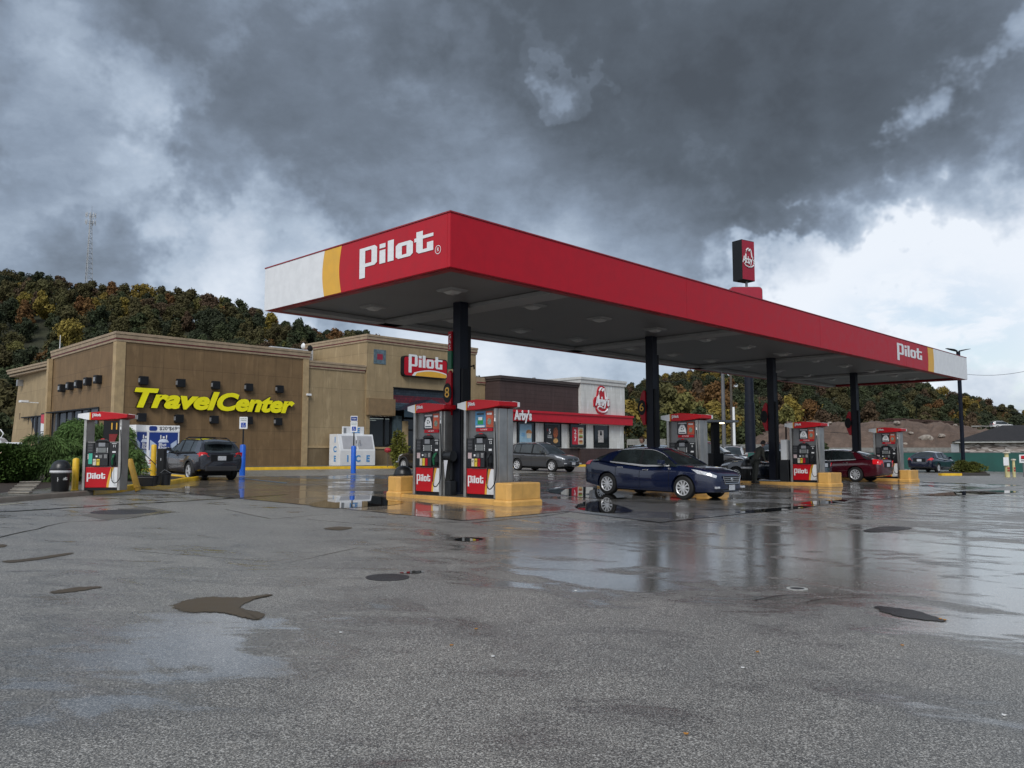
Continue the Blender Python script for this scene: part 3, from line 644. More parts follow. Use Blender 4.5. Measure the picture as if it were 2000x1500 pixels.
# ------------------------------------------------------------------ pumps
def make_pump(poster, number, open_top=False):
    # local frame: x along the island, front faces +Y in the island frame (towards -e1) ; origin at the centre of the foot
    t = empty('fuel_pump', (0, 0, 0)); w, d, H = 1.13, .62, 2.50
    hw, hd = w/2, d/2
    if not open_top:
        m = MB().box(-hw+.05, hw-.05, -hd+.03, hd-.09, .06, 2.3); m.build('cabinet', STEELD, t, bevel=.01)
    else:
        MB().box(-hw+.05, hw-.05, -hd+.03, hd-.09, .06, 1.55).build('cabinet', STEELD, t, bevel=.01)
    for s_ in (-1, 1):
        m = MB()
        m.box(s_*hw-.045, s_*hw+.045, -hd, hd, .0, 2.28)
        if not open_top: m.box(s_*(hw+.045)-.02, s_*(hw+.045)+.02, -hd+.04, -hd+.22, .0, 2.28)
        if not open_top: m.box(s_*(hw+.045)-.03, s_*(hw+.045)+.03, -.06, hd-.09, .0, 2.28)
        m.build('side_column', STEEL, t, bevel=.012)
    # lower panel
    f = hd-.088
    m = MB().box(-hw+.055, hw-.055, f, f+.05, .09, .74); m.build('lower_panel', RED2, t, bevel=.008)
    lp = [c for c in COL.objects if c.parent == t][-1]
    n = 10; zz = [.095+(.64)*i/n for i in range(n+1)]
    def crv(i, o): return -hw+.22+.16+o-.26*(i/n)**2*0+(-.17)*(1-math.cos((i/n)*PI/2)) 
    # x increases to the viewer's left (front faces +Y), so the white part is at -x
    gold = [(crv(i, .02), zz[i]) for i in range(n+1)]+[(crv(i, -.06), zz[i]) for i in range(n+1)][::-1]
    g_ = [( -hw+.055+ .34-.13*(i/n)**1.6, zz[i]) for i in range(n+1)]
    wv = [( -hw+.055+ .27-.15*(i/n)**1.6, zz[i]) for i in range(n+1)]
    g_ = [(-hw+.055+.22+.17*(1-((i/n))**1.5)**1.0*0+ .20*((i/n)**1.7)*0 + .16*math.sin((1-i/n)*PI/2*0)+.0, zz[i]) for i in range(n+1)] if False else g_
    g2_ = [(2*(-hw+.30)-x if False else x, z) for x, z in g_]
    MB().prism([(x, z) for x, z in wv]+[(x, z) for x, z in g_][::-1], 1, f+.051, f+.056).build('gold_swoosh', GOLD, lp)
    MB().prism([(x-.002, z) for x, z in wv]+[(-hw+.06, zz[-1]), (-hw+.06, zz[0])], 1, f+.051, f+.054).build('white_swoosh', WHITE, lp)
    pilot(WHITE, lp, (hw-.10, f+.058, .37), .092, PI, ext=.01)
    MB().box(-hw+.06, hw-.06, f-.02, f+.03, .0, .085).build('plinth', BLACKM, t)
    # dark instrument fascia, three upright bays
    m = MB()
    m.prism([(f-.0, .76), (f+.11, .78), (f+.10, 1.16), (f+.05, 1.2), (f+.05, 1.50), (f, 1.56)], 0, -hw+.36, hw-.36+.06)
    m.box(-hw+.055, -hw+.35, f, f+.055, .76, 1.53); m.box(hw-.29, hw-.055, f, f+.055, .76, 1.53)
    m.build('instrument_panel', BLACK, t, bevel=.01)
    MB().prism([(-.20, 1.56), (.25, 1.56), (.14, 1.63), (-.10, 1.63)], 1, f-.02, f+.06).build('panel_hood', BLACK, t, bevel=.008)
    MB().lathe([(.001, 0), (.055, 0), (.04, .03), (.001, .035)], (.02, f+.02, 1.625), 16, 2, 1.4, .5).build('call_lamp', RED, t)
    scr = M('screen', (.16, .17, .17), .2, var=.1); scr2 = M('display', (.24, .25, .27), .3, var=.1)
    MB().box(-.08, .13, f+.052, f+.06, 1.40, 1.52).build('price_display', scr2, t); MB().box(-.11, .15, f+.052, f+.062, 1.16+.045, 1.36).build('screen', scr, t)
    kb = MB()
    for i in range(4):
        for x in (-.155, .175): kb.box(x-.012, x+.012, f+.052, f+.062, 1.21+.04*i, 1.235+.04*i)
    kb.build('soft_key', WHITE, t)
    MB().box(-.02, .08, f+.103, f+.115, 1.03, 1.13).build('card_reader', STEELD, t)
    kp = MB()
    for i in range(3):
        for j in range(4): kp.box(-.17+.033*i, -.147+.033*i, f+.10, f+.112, 1.03+.03*j, 1.05+.03*j)
    kp.build('keypad', M('keys', (.35, .35, .35), .4), t)
    MB().box(.13, .19, f+.10, f+.108, 1.06, 1.11).build('small_label', WHITE, t)
    MB().box(hw-.24, hw-.10, f+.0555, f+.059, 1.00, 1.15).build('pink_label', M('pinkish', (.55, .42, .42), .5), t)
    ls = MB()
    for i in range(3): ls.box(hw-.245, hw-.10, f+.0555, f+.058, 1.24+.085*i, 1.30+.085*i)
    ls.box(hw-.23, hw-.11, f+.0555, f+.059, 1.50, 1.515); ls.build('instruction_label', M('grey_label', (.07, .07, .075), .5), t)
    g = [c for c in COL.objects if c.parent == t][-1]
    # grade buttons: white, yellow, red with octane figures
    for i, (mt, s_) in enumerate(((CREAM, '87'), (M('yellow_button', (.75, .55, .05), .4), '89'), (RED, '93'))):
        if poster == 'eleven' and i == 2: continue
        o = MB().box(.17-.115*i, .265-.115*i, f+.112, f+.118, .80, 1.0).build('grade_button', mt, t)
        if poster != 'recycle_near': text(s_, BLACK, o, (.217-.115*i, f+.12, .93), .07, PI, ext=.001, off=.005)
    text(number, WHITE, t, (-hw+.19, f+.058, 1.41), .11, PI, ext=.002, off=.008, name='pump_number')
    MB().box(-hw+.12, -hw+.27, f+.0555, f+.058, 1.485, 1.50).box(-hw+.14, -hw+.25, f+.0555, f+.058, 1.20, 1.25).build('white_label', WHITE, t)
    if poster == 'eleven': MB().box(hw-.25, hw-.13, f+.056, f+.06, .84, 1.18).build('teal_label', TEAL, t)
    # nozzle in its boot and hanging hose
    nz = MB().tube([(-hw+.20, f+.14, .82), (-hw+.20, f+.16, .98), (-hw+.19, f+.13, 1.08), (-hw+.18, f+.07, 1.14)], [.022, .035, .04, .025], 10)
    nz.tube([(-hw+.20, f+.17, .88), (-hw+.2, f+.20, .98), (-hw+.2, f+.17, 1.07)], .01, 6)
    nz.build('nozzle', GREEN if poster in ('eleven', 'recycle_near') else BLACK, t, smooth=True)
    MB().box(-hw+.13, -hw+.27, f+.055, f+.12, .80, .9).build('nozzle_boot', BLACKM, t, bevel=.01)
    hx = -hw+.20
    hose = [(hx, f+.14, .82), (hx+.01, f+.15, .6), (hx+.0, f+.17, .40), (hx-.05, f+.19, .28), (hx-.13, f+.19, .24), (hx-.21, f+.17, .30), (hx-.27, f+.14, .45), (hx-.275, f+.11, .8), (hx-.235, f+.10, 1.5), (hx-.205, f+.09, 1.95)]
    # smooth the run
    hp = []
    for i in range(len(hose)-1):
        p0, p1, p2, p3 = [Vector(hose[min(max(j, 0), len(hose)-1)]) for j in (i-1, i, i+1, i+2)]
        for k_ in range(5):
            u = k_/5; hp.append(.5*((2*p1)+(p2-p0)*u+(2*p0-5*p1+4*p2-p3)*u*u+(3*p1-p0-3*p2+p3)*u**3))
    hp.append(Vector(hose[-1])); MB().tube(hp, .014, 8).build('hose', RUBBER, t, smooth=True)
    MB().tube([(hx-.205, f+.09, 1.94), (hx-.20, f+.07, 2.03)], .022).tube([(hx-.20, f+.07, 2.10), (hx-.2, f+.06, 2.16)], .024).build('swivel', WHITE, t)
    MB().tube([(hx-.2, f+.07, 2.03), (hx-.2, f+.07, 2.1)], .018).build('breakaway', STEELD, t)
    # poster frame leaning in the head bay
    if not open_top:
        for (x0, x1, z0, z1, mt, nm) in ((.22, -.17, 1.80, 2.22, None, 'poster'), (-.18, -.44, 1.80, 2.22, M('poster_orange', (.50, .09, .04), .4, var=.25, scale=9), 'orange_poster'), (.19, -.42, 1.70, 1.785, RED, 'saving_strip')):
            base = mt or (M('poster_sky', (.08, .28, .50), .35, var=.3, scale=4) if poster == 'blue' else M('poster_black', (.02, .02, .025), .35, var=.1))
            o = MB().box(x1, x0, f+.0, f+.03, z0, z1).build(nm, base, t)
            if nm == 'poster' and poster != 'blue':
                MB().prism([(.16, 1.83), (-.14, 1.83), (-.125, 1.98), (-.07, 2.10), (-.05, 2.13), (.06, 2.13), (.10, 2.10), (.17, 1.98)], 1, f+.031, f+.034).build('white_shape', WHITE, o)
                q = MB()
                for i in range(3):
                    a = 2*PI*i/3+.5
                    q.prism([(.012+.05*math.cos(a+j*.35)*kk, 2.0+.045*math.sin(a+j*.35)*kk) for kk, rng in ((1.25, range(5)), (.75, range(4, -1, -1))) for j in rng], 1, f+.035, f+.038)
                q.build('round_arrows', M('dark_green_ink', (.015, .05, .04), .5), o)
                MB().box(-.15, .17, f+.031, f+.034, 2.155, 2.20).build('headline', WHITE, o)
                MB().box(-.10, .14, f+.0345, f+.037, 1.855, 1.885).build('small_print', M('ink', (.03, .05, .07), .5), o)
            elif nm == 'poster':
                MB().box(-.08, .13, f+.031, f+.034, 1.88, 2.04).build('green_bag', M('bag_green', (.02, .28, .08), .4), o)
                MB().box(-.05, .10, f+.0345, f+.037, 1.99, 2.07).build('bag_label', WHITE, o)
                MB().box(-.13, .2, f+.031, f+.034, 1.81, 1.85).build('white_foot', WHITE, o)
                MB().box(-.10, .16, f+.031, f+.034, 2.13, 2.17).build('headline', M('ink', (.03, .05, .07), .5), o)
            elif nm == 'orange_poster':
                MB().box(-.40, -.22, f+.031, f+.034, 2.12, 2.17).build('headline', WHITE, o)
                MB().lathe([(.001, 0), (.07, 0), (.07, .004), (.001, .004)], (-.31, f+.031, 1.95), 14, 1, 1, 1.2).build('picture', M('picture_grey', (.2, .25, .2), .5, var=.5, scale=30), o)
            else:
                text('SAVE MORE', WHITE, o, (-.10, f+.032, 1.745), .05, PI, ext=.001, off=.004)
    # crown: tapered red header with white ends
    def hd_ring(x, hz0, hz1, dy): return [(x, -hd-dy, hz0), (x, hd+dy, hz0), (x, hd+dy, hz1), (x, -hd-dy, hz1)]
    st = [(hw+.22, 2.33, 2.44, .06), (hw-.10, 2.26, 2.475, .10), (hw-.3, 2.25, 2.50, .12), (0, 2.25, 2.52, .13), (-hw+.3, 2.27, 2.50, .12), (-hw+.05, 2.29, 2.475, .10), (-hw-.22, 2.33, 2.44, .06)]
    MB().loft([hd_ring(*a) for a in st]).build('crown', RED2, t, bevel=.01); crown = [c for c in COL.objects if c.parent == t][-1]
    e = .004
    MB().loft([[(x_, a_*(.25 if i_ in (0, 3) else 1) if 0 else (hd-.06 if i_ in (0, 3) else hd+dy_), z_) for i_, z_ in ((0, z0_), (1, z0_), (2, z1_), (3, z1_))] for x_, z0_, z1_, dy_ in ((hw+.22+e, 2.33-e, 2.44+e, .06+e), (hw-.10, 2.26-e, 2.475+e, .10+e), (hw-.16, 2.257-e, 2.483+e, .106+e))]).build('crown_end', WHITE, crown)
    MB().loft([hd_ring(hw-.165, 2.257-e, 2.483+e, .106+e), hd_ring(hw-.20, 2.255-e, 2.487+e, .11+e)]).build('crown_stripe', GOLD, crown)
    def yband(x0, y0, x1, y1, zf): return None
    cw = MB(); xe = -hw-.22-e
    cw.add([(xe, -hd-.06-e, 2.33-e), (xe, -hd+.02, 2.33-e), (xe, -hd+.02, 2.44+e), (xe, -hd-.06-e, 2.44+e), (-hw+.02, -hd-.103, 2.285-e), (-hw+.02, -hd-.103, 2.478+e), (-hw+.02, -hd-.03, 2.478+e), (-hw+.02, -hd-.03, 2.285-e)], [(0, 1, 2, 3), (0, 3, 5, 4), (3, 2, 6, 5), (0, 4, 7, 1), (4, 5, 6, 7), (1, 7, 6, 2)]); cw.build('crown_end', WHITE, crown)
    pilot(WHITE, crown, (hw-.27, hd+.136, 2.365), .042, PI, ext=.01)
    return t
PUMPS = [(0, 1.36, 'blue', '12', 'nearest fuel pump, to the right of the first column, with a blue poster'),
         (0, 3.47, 'recycle_near', '10', 'fuel pump left of the first column with a green nozzle'),
         (1, 1.20, 'recycle', '6', 'fuel pump rising behind the roof of the dark blue sedan'),
         (2, 1.20, 'recycle', '4', 'fuel pump on the third island beside the white dispenser box'),
         (3, 1.20, 'recycle', '2', 'farthest fuel pump, showing above the tail of the maroon sedan')]
src = {}
for k, x, kind, num, lab in PUMPS:
    F_ = island(k); c = F_.w(x, -IW/2, .152)
    if kind == 'recycle' and 'recycle' in src: t = copy_tree(src['recycle'])
    else: t = make_pump(kind, num); src[kind] = t
    t.location = c; t.rotation_euler = (0, 0, F_.a); tag(t, lab, 'fuel pump', 'fuel pumps with red crowns')
# the pump on the planted kerb at the left faces the camera
c = G(204, 957, .14); t = make_pump('eleven', '11', True); t.location = c; t.rotation_euler = (0, 0, PI+R(4)); t.scale = (.80, .80, .82)
tag(t, 'open-backed diesel pump number 11 in front of the feathery green shrub', 'fuel pump', 'fuel pumps with red crowns')
t2 = empty('pump_number_sign', G(200, 950, .14)+V(-.05, .55, 0), 0, 'black post with a dark teardrop number 11 sign behind the left pump', 'sign', 'red teardrop number signs on the canopy columns')
MB().box(-.24, -.06, -.05, .05, 0, 2.1).build('post', BLACKM, t2)
d = MB().prism([(.18*math.cos(a)+.09, .24*math.sin(a)+1.75) for a in [PI*i/10-.3 for i in range(14)]]+[(-.05, 1.25), (.10, 1.22)], 1, -.08, -.04); d.build('board', BLACKM, t2)
MB().prism([(-.04, 1.24), (.10, 1.22), (.20, 1.5), (-.05, 1.5)], 1, -.086, -.081).build('red_foot', M('sign_red_dark', (.2, .01, .01), .4), t2)
text('11', GOLD, t2, (.09, -.085, 1.72), .28, 0, name='number', ext=.002, off=.01)

# paper towel / squeegee unit on the first column, washer box at the third
F_ = island(0); c = F_.w(2.70, -IW/2+.12, .152)
t = empty('wiper_station', c, F_.a, 'dark towel dispenser with a hanging white paper sheet beside the first column', 'towel dispenser')
MB().box(-.14, .14, -.16, .12, 0, .42).box(-.05, .05, -.1, 0, .42, 1.05).build('bucket_stand', BLACK, t, bevel=.03)
MB().loft([[(-.22+.0, y, z) for y, z in [(.17+.15*math.cos(a)-.1, 1.12+.15*math.sin(a)) for a in [2*PI*i/16 for i in range(16)]]], [(.22, y, z) for y, z in [(.17+.15*math.cos(a)-.1, 1.12+.15*math.sin(a)) for a in [2*PI*i/16 for i in range(16)]]]]).build('towel_drum', BLACK, t, smooth=True)
t.scale = (.85, .85, .95)
MB().add([(.09, .20, 1.0), (-.10, .20, 1.0), (-.05, .22, .72), (.0, .21, .48), (.04, .21, .70), (.09, .203, 1.0), (-.10, .203, 1.0), (-.05, .223, .72), (.0, .213, .48), (.04, .213, .70)], [(0, 1, 2, 3, 4), (9, 8, 7, 6, 5)]).build('paper_sheet', M('paper', (.62, .62, .66), .7, var=.04), t)
F_ = island(2); c = F_.w(2.12, -IW/2+.05, .152)
t = empty('washer_unit', c, F_.a, 'white windscreen washer box between the third column and its pump', 'washer unit')
MB().box(-.13, .13, -.10, .2, .92, 1.78).build('housing', WHITE, t, bevel=.01); MB().box(-.12, .12, -.22, -.105, .92, 1.75).build('side_box', ALU, t, bevel=.01)
MB().box(-.2, .2, -.22, .2, 0, .91).build('stand', BLACK, t, bevel=.02)
MB().tube([(0, -.03, 1.78), (0, -.05, 2.5)], .02).tube([(0, -.12, 1.75), (0, -.12, 2.7)], .015).build('squeegee_handle', BLACKM, t)

# ------------------------------------------------------------------ bins and posts
def bin_(P_, sc, label, rz=0., bagged=True, txt='pilot'):
    t = empty('waste_bin', P_, rz, label, 'waste bin', 'black domed waste bins')
    t.scale = (sc, sc, sc)
    MB().lathe([(.001, 0), (.235, 0), (.25, .02), (.29, .62), (.30, .66), (.001, .66)], n=28).build('drum', BLACK, t, smooth=True)
    MB().lathe([(.30, .60), (.325, .63), (.315, .69), (.30, .70)], n=28).build('bag_rim', M('bag_white', (.55, .55, .56), .35), t)
    MB().lathe([(.31, .69), (.325, .70), (.325, .745), (.30, .76), (.275, .87), (.20, .97), (.10, 1.02), (.001, 1.03)], n=28).build('dome_lid', BLACK, t, smooth=True)
    me = pilotmesh(M('grey_ink', (.5, .5, .5), .5), .03)
    o = meshobj('lettering', me, t, (-.02, -.285, .38), (PI/2, 0, .3), (.045, .045, .02)) if txt else None
    return t
bin_(G(117, 960, .12), .79, 'domed waste bin on the left kerb beside the upright yellow post', .25)
F_ = island(0); bin_(F_.w(5.25, -.85), .90, 'domed waste bin at the far end of the nearest island', .9)
bin_(G(1462, 942), 1.0, 'domed waste bin in front of the dark sedan at the third island', .1)
def post(P_, h, r, mat, label, tilt=0., grp='yellow steel posts', sq=False):
    t = empty('bollard', P_, 0, label, 'bollard', grp); t.rotation_euler = (0, tilt, .4 if sq else 0)
    MB().lathe([(.001, -.1), (r, -.1), (r, h-r*.6), (r*.8, h-r*.22), (r*.4, h-.01), (.001, h)], n=6 if sq else 20).build('shaft', mat, t, smooth=not sq)
    MB().lathe([(r, 0), (r*1.25, 0), (r*1.2, .02), (r, .03)], n=20).build('weld_collar', mat, t)
    return t
post(G(146, 958, .12), .86, .083, YEL, 'upright yellow post between the left bin and pump 11')
post(G(268, 952, .12), .86, .083, M('yellow_worn', (.62, .36, .05), .5, var=.2), 'leaning yellow post right of pump 11', -.30)
post(G(292, 930, .1)+V(0, .3, 0), 1.22, .10, YEL, 'tall yellow post behind the black cabinet by the parked crossover')

# ================================================================== TRAVEL CENTRE
BF = Frame(-11.88, 47.03, 43.5)       # X along the shop front, Y into the building
Z0 = BF.o.z
def ez(z): return z+EYE-Z0            # height relative to the lens -> local
store = empty('convenience_store', BF.o, BF.a, 'tan stucco travel centre with a brown panelled corner block and a taller entrance tower', 'building')
RA = 10.75                            # length of the panelled block
def skew(pts): return pts
SK = .043
def sbox(m, x0, x1, y0, y1, z0, z1):  # box whose left side follows the slightly skewed side wall
    def q(x, y): return (x+(SK*y), y)
    a, b, c_, d = q(x0, y0), (x1, y0), (x1, y1), q(x0, y1)
    m.add([(*a, z0), (*b, z0), (*c_, z0), (*d, z0), (*a, z1), (*b, z1), (*c_, z1), (*d, z1)], [(0, 3, 2, 1), (4, 5, 6, 7), (0, 1, 5, 4), (1, 2, 6, 5), (2, 3, 7, 6), (3, 0, 4, 7)]); return m
zt = ez(5.42)
w1 = sbox(MB(), -RA, 0, 0, 10.9, -.6, zt).build('panelled_wall', TAND, store)
# cornice in three steps with the red line
def cornice(parent, x0, x1, y0, y1, z, h, mt, red=True, out=.12, sk=False):
    bxf = (lambda m, *a: sbox(m, *a)) if sk else (lambda m, *a: m.box(*a))
    k = h/.50
    m = MB(); bxf(m, x0-out*.45, x1+out*.45, y0-out*.45, y1+out*.3, z, z+.12*k); bxf(m, x0-out*.75, x1+out*.75, y0-out*.75, y1+out*.3, z+.165*k, z+.36*k); bxf(m, x0-out, x1+out, y0-out, y1+out*.3, z+.362*k, z+.50*k)
    o = m.build('cornice', mt, parent, bevel=.015)
    if red: bxf(MB(), x0-out*.6, x1+out*.6, y0-out*.6, y1+out*.2, z+.122*k, z+.163*k).build('red_line', REDSTR, o) if not sk else sbox(MB(), x0-out*.6, x1+out*.6, y0-out*.6, y1+out*.2, z+.122*k, z+.163*k).build('red_line', REDSTR, o)
    return o
cornice(store, -RA, 0, 0, 10.9, zt, .48, TANC, sk=True)
m = MB(); m.box(-RA-.03, -RA+.42, -.04, .35, -.5, zt); m.build('corner_pilaster', TANT, store); m = MB(); m.box(-.36, .03, -.04, .3, -.5, zt); m.build('corner_pilaster', TANT, store)
m = sbox(MB(), -RA-.035, -RA+.2, 10.6, 10.93, -.5, zt); m.build('corner_pilaster', TANT, store)
# left wing (lower)
zl = ez(4.93); LW = Frame(0, 0, 0)
x9, y9 = -RA+SK*10.9, 10.9
m = MB(); m.add([(x9+.15, y9, -.6), (x9+.15, y9+8.2, -.6), (x9+9, y9+8.2, -.6), (x9+9, y9, -.6), (x9+.15, y9, zl), (x9+.55, y9+8.2, zl), (x9+9, y9+8.2, zl), (x9+9, y9, zl)], [(0, 3, 2, 1), (4, 5, 6, 7), (0, 1, 5, 4), (1, 2, 6, 5), (2, 3, 7, 6), (3, 0, 4, 7)])
m.build('side_wing_wall', TANL, store)
m = MB(); m.box(x9-.0, x9+9, y9+.01, y9+8.35, zl+.002, zl+.12).box(x9-.1, x9+9, y9+.01, y9+8.45, zl+.16, zl+.32).box(x9-.14, x9+9, y9+.01, y9+8.5, zl+.322, zl+.44).build('cornice', TANC, store, bevel=.015)
# middle wall, tower, small link
xt0, xt1 = 4.17, 13.56
zm = ez(4.93)
MB().box(0.031, xt0, .12, 14, -.6, zm).build('front_wall', TANL, store)
cornice(store, .15, xt0-.13, .12, 14, zm, .46, TANC)
MB().box(0.04, xt0, .06, .12, -.5, ez(.27)).build('wainscot', TANB, store); MB().box(0.04, xt0, .03, .12, ez(.272), ez(.40)).build('wainscot_cap', TANT, store)
# tower with the entrance recess
zt2 = ez(6.88); ex0, ex1 = BF.on(768, 780)[0], xt1-1.05
ztile = BF.on(800, 758)[1]
m = MB(); m.box(xt0, ex0, 0, 7, BF.on(740, 812)[1], zt2); m.box(ex1, xt1, 0, 7, -.6, zt2); m.box(ex0, ex1, 0, 7, ztile, zt2); m.box(xt0, xt0+.28, 0, 7, -.6, BF.on(740, 812)[1]-.003); m.build('tower_wall', TANL, store)
cornice(store, xt0, xt1, 0, 7, zt2, .48, TANC)
zw0, zw1 = BF.on(740, 873)[1], BF.on(740, 813)[1]
MB().box(xt0+.28, ex0, .02, .3, -.5, zw0-.12).build('wainscot', TANB, store); MB().box(xt0+.28, ex0, -.03, .3, zw0-.12, zw0-.003).build('window_sill', TANT, store)
# shopfront window with the lit shop inside
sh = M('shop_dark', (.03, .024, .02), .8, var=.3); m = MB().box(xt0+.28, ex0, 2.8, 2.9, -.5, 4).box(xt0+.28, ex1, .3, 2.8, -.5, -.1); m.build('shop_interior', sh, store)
wn = MB().box(xt0+.28, ex0, .18, .2, zw0, zw1).build('shop_window', GLASS, store); wn.data.materials[0] = M('window_glass', (.05, .06, .06), .02, var=0, spec=.5, trans=.85)
fr = MB().box(xt0+.28, ex0, .1, .22, zw1-.07, zw1).box(xt0+.28, ex0, .1, .22, zw0, zw0+.06).box(xt0+.28, xt0+.34, .1, .22, zw0+.06, zw1-.07).box(ex0-.1, ex0-.002, .1, .22, zw0+.06, zw1-.07).box((xt0+ex0)/2+.45, (xt0+ex0)/2+.51, .1, .22, zw0+.06, zw1-.07); fr.build('frame', BLACKM, wn)
TUBE = M('tube_light', (.9, .9, .88), .4, var=0, emit=((1, .97, .9), 3.0))
MB().box(xt0+.4, ex0+2.5, .9, 1.0, zw1-.12, zw1-.09).box(xt0+.6, ex0-.2, 1.5, 1.6, zw1-.2, zw1-.17).build('strip_light', TUBE, store)
MB().box(xt0+.5, xt0+1.7, 1.2, 1.4, .2, 1.9).build('shop_display', M('warm_display', (.16, .07, .04), .6, var=.5, scale=6), store)
MB().box(ex0-.9, ex0-.35, .5, .7, .5, 1.9).build('shop_rack', M('rack_blue', (.08, .10, .2), .6, var=.5, scale=10), store)
# brown box panel over the window
xa_, xb_ = BF.on(713, 795, -.25)[0], BF.on(768, 795, -.25)[0]
MB().box(xt0-.02, ex0, -.25, -.002, BF.on(740, 811, -.25)[1], BF.on(740, 778, -.25)[1]).build('overhang_panel', M('overhang_tan', (.23, .155, .08), .7, var=.12, streak=.2), store, bevel=.01)
# slate and red tile band, glass gable and doors
def tilemat():
    m = bpy.data.materials.new('tile_band'); m.use_nodes = True; t = NT(m.node_tree); b = t.n['Principled BSDF']; co = t.node('ShaderNodeTexCoord').outputs['Object']
    sp = t.node('ShaderNodeSeparateXYZ', ins={0: co}); v = t.node('ShaderNodeCombineXYZ', ins={0: sp.outputs[0], 1: sp.outputs[2], 2: 0.}).outputs[0]
    br = t.node('ShaderNodeTexBrick', ins={0: v, 'Color1': (.05, .075, .10), 'Color2': (.085, .12, .15), 'Mortar': (.02, .025, .03), 'Scale': 1., 'Brick Width': .42, 'Row Height': .16, 'Mortar Size': .012})
    br2 = t.node('ShaderNodeTexBrick', ins={0: v, 'Color1': (.24, .02, .03), 'Color2': (.13, .015, .03), 'Mortar': (.03, .02, .03), 'Scale': 1., 'Brick Width': .22, 'Row Height': .16, 'Mortar Size': .012})
    mid = t.math('LESS_THAN', t.math('ABSOLUTE', t.math('SUBTRACT', sp.outputs[2], ztile-.72)), .24)
    t.set(b, 'Base Color', t.mix(mid, br.outputs[0], br2.outputs[0])); t.set(b, 'Roughness', .35); return m
MB().box(ex0, ex1, .35, .5, ztile-1.45, ztile).build('tile_band', tilemat(), store)
MB().box(ex0-.02, ex1+.02, -.02, .34, ztile-.06, ztile-.002).build('head_trim', BLACKM, store)
apx, apz = (ex0+ex1)/2-.9, ztile-1.0
g = MB(); gx0, gx1, gz0 = ex0+.05, ex1-.4, ztile-1.95
g.prism([(gx0, gz0), (gx1, gz0), (gx1, gz0+.3), (apx, apz+.25), (gx0, gz0+.45)], 1, -1.1, -1.05); g.build('awning_gable', GLASSB, store)
MB().add([(apx, -1.1, apz+.25), (apx, .34, apz+.25), (gx0, .34, gz0+.45), (gx0, -1.1, gz0+.45), (gx1, .34, gz0+.3), (gx1, -1.1, gz0+.3)], [(0, 3, 2, 1), (0, 1, 4, 5)]).build('awning_roof', M('awning_navy', (.015, .022, .035), .3, var=.1), store)
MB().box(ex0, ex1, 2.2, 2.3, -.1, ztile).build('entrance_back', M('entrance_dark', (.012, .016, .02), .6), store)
MB().box(ex0, ex1, .36, .40, -.1, ztile-1.46).build('door_glass', M('door_glass', (.015, .02, .025), .05, var=0, spec=.6), store)
m = MB()
for i in range(7): x = ex0+.02+(ex1-ex0-.1)*i/6; m.box(x, x+.07, .30, .355, 0, ztile-1.46)
m.box(ex0, ex1, .29, .34, 2.3, 2.4); m.build('door_frame', BLACKM, store)
tx0, tx1 = BF.on(768, 830)[0], BF.on(784, 830)[0]
MB().box(tx0, tx1, -.06, .28, -.1, BF.on(776, 812)[1]).build('tiled_pier', M('pier_tile', (.05, .075, .085), .3, var=.35, scale=8), store); MB().box(tx1+.02, tx1+.55, -.02, .28, -.1, BF.on(776, 822)[1]).build('stucco_pier', TANT, store)
# small square tile picture on the tower
a, b = BF.on(729.5, 712)[0], BF.on(753, 712)[0]; za, zb = BF.on(741, 711)[1], BF.on(741, 683)[1]
sq = MB().box(a, b, -.03, -.001, za, zb).build('tile_square', M('slate_tile', (.10, .15, .18), .4, var=.3, scale=6), store)
MB().box(a+(b-a)*.27, b-(b-a)*.27, -.036, -.031, za+(zb-za)*.3, zb-(zb-za)*.3).build('red_centre', M('tile_red', (.28, .015, .04), .4), sq)
# round cornered brand sign
a, b = BF.on(786, 715, -.2)[0], BF.on(872, 720, -.2)[0]; za, zb = BF.on(786, 735, -.2)[1]+.02, BF.on(786, 694, -.2)[1]
def rr(x0, x1, z0, z1, r, n=5):
    pts = []
    for cx, cz, a0 in ((x1-r, z1-r, 0), (x0+r, z1-r, 90), (x0+r, z0+r, 180), (x1-r, z0+r, 270)):
        for i in range(n+1): aa = R(a0+90*i/n); pts.append((cx+r*math.cos(aa), cz+r*math.sin(aa)))
    return pts
sg = MB().prism(rr(a, b, za, zb, .22), 1, -.30, -.001).build('brand_sign', BLACKM, store)
MB().prism(rr(a+.07, b-.07, za+.07, zb-.07, .17), 1, -.315, -.301).build('sign_face', RED, sg)
hump = [(a+.9+(b-a-1.05)*i/14, za+.12+.42*math.sin(PI*(.15+.62*i/14))-.05) for i in range(15)]
MB().prism([(a+.7, za+.075)]+[(x, z+.035) for x, z in hump]+[(b-.08, za+.30), (b-.08, za+.16), (b-.2, za+.075)], 1, -.322, -.316).build('white_curve', WHITE, sg)
MB().prism([(a+.95, za+.078)]+[(x, z-.04) for x, z in hump[1:]]+[(b-.10, za+.22), (b-.10, za+.16), (b-.2, za+.078)], 1, -.330, -.323).build('gold_curve', GOLD, sg)
pilot(WHITE, sg, (a+.42, -.316, za+.78*(zb-za)*.62), (b-a-.9)/6.35, 0, hs=.86, ext=.04)
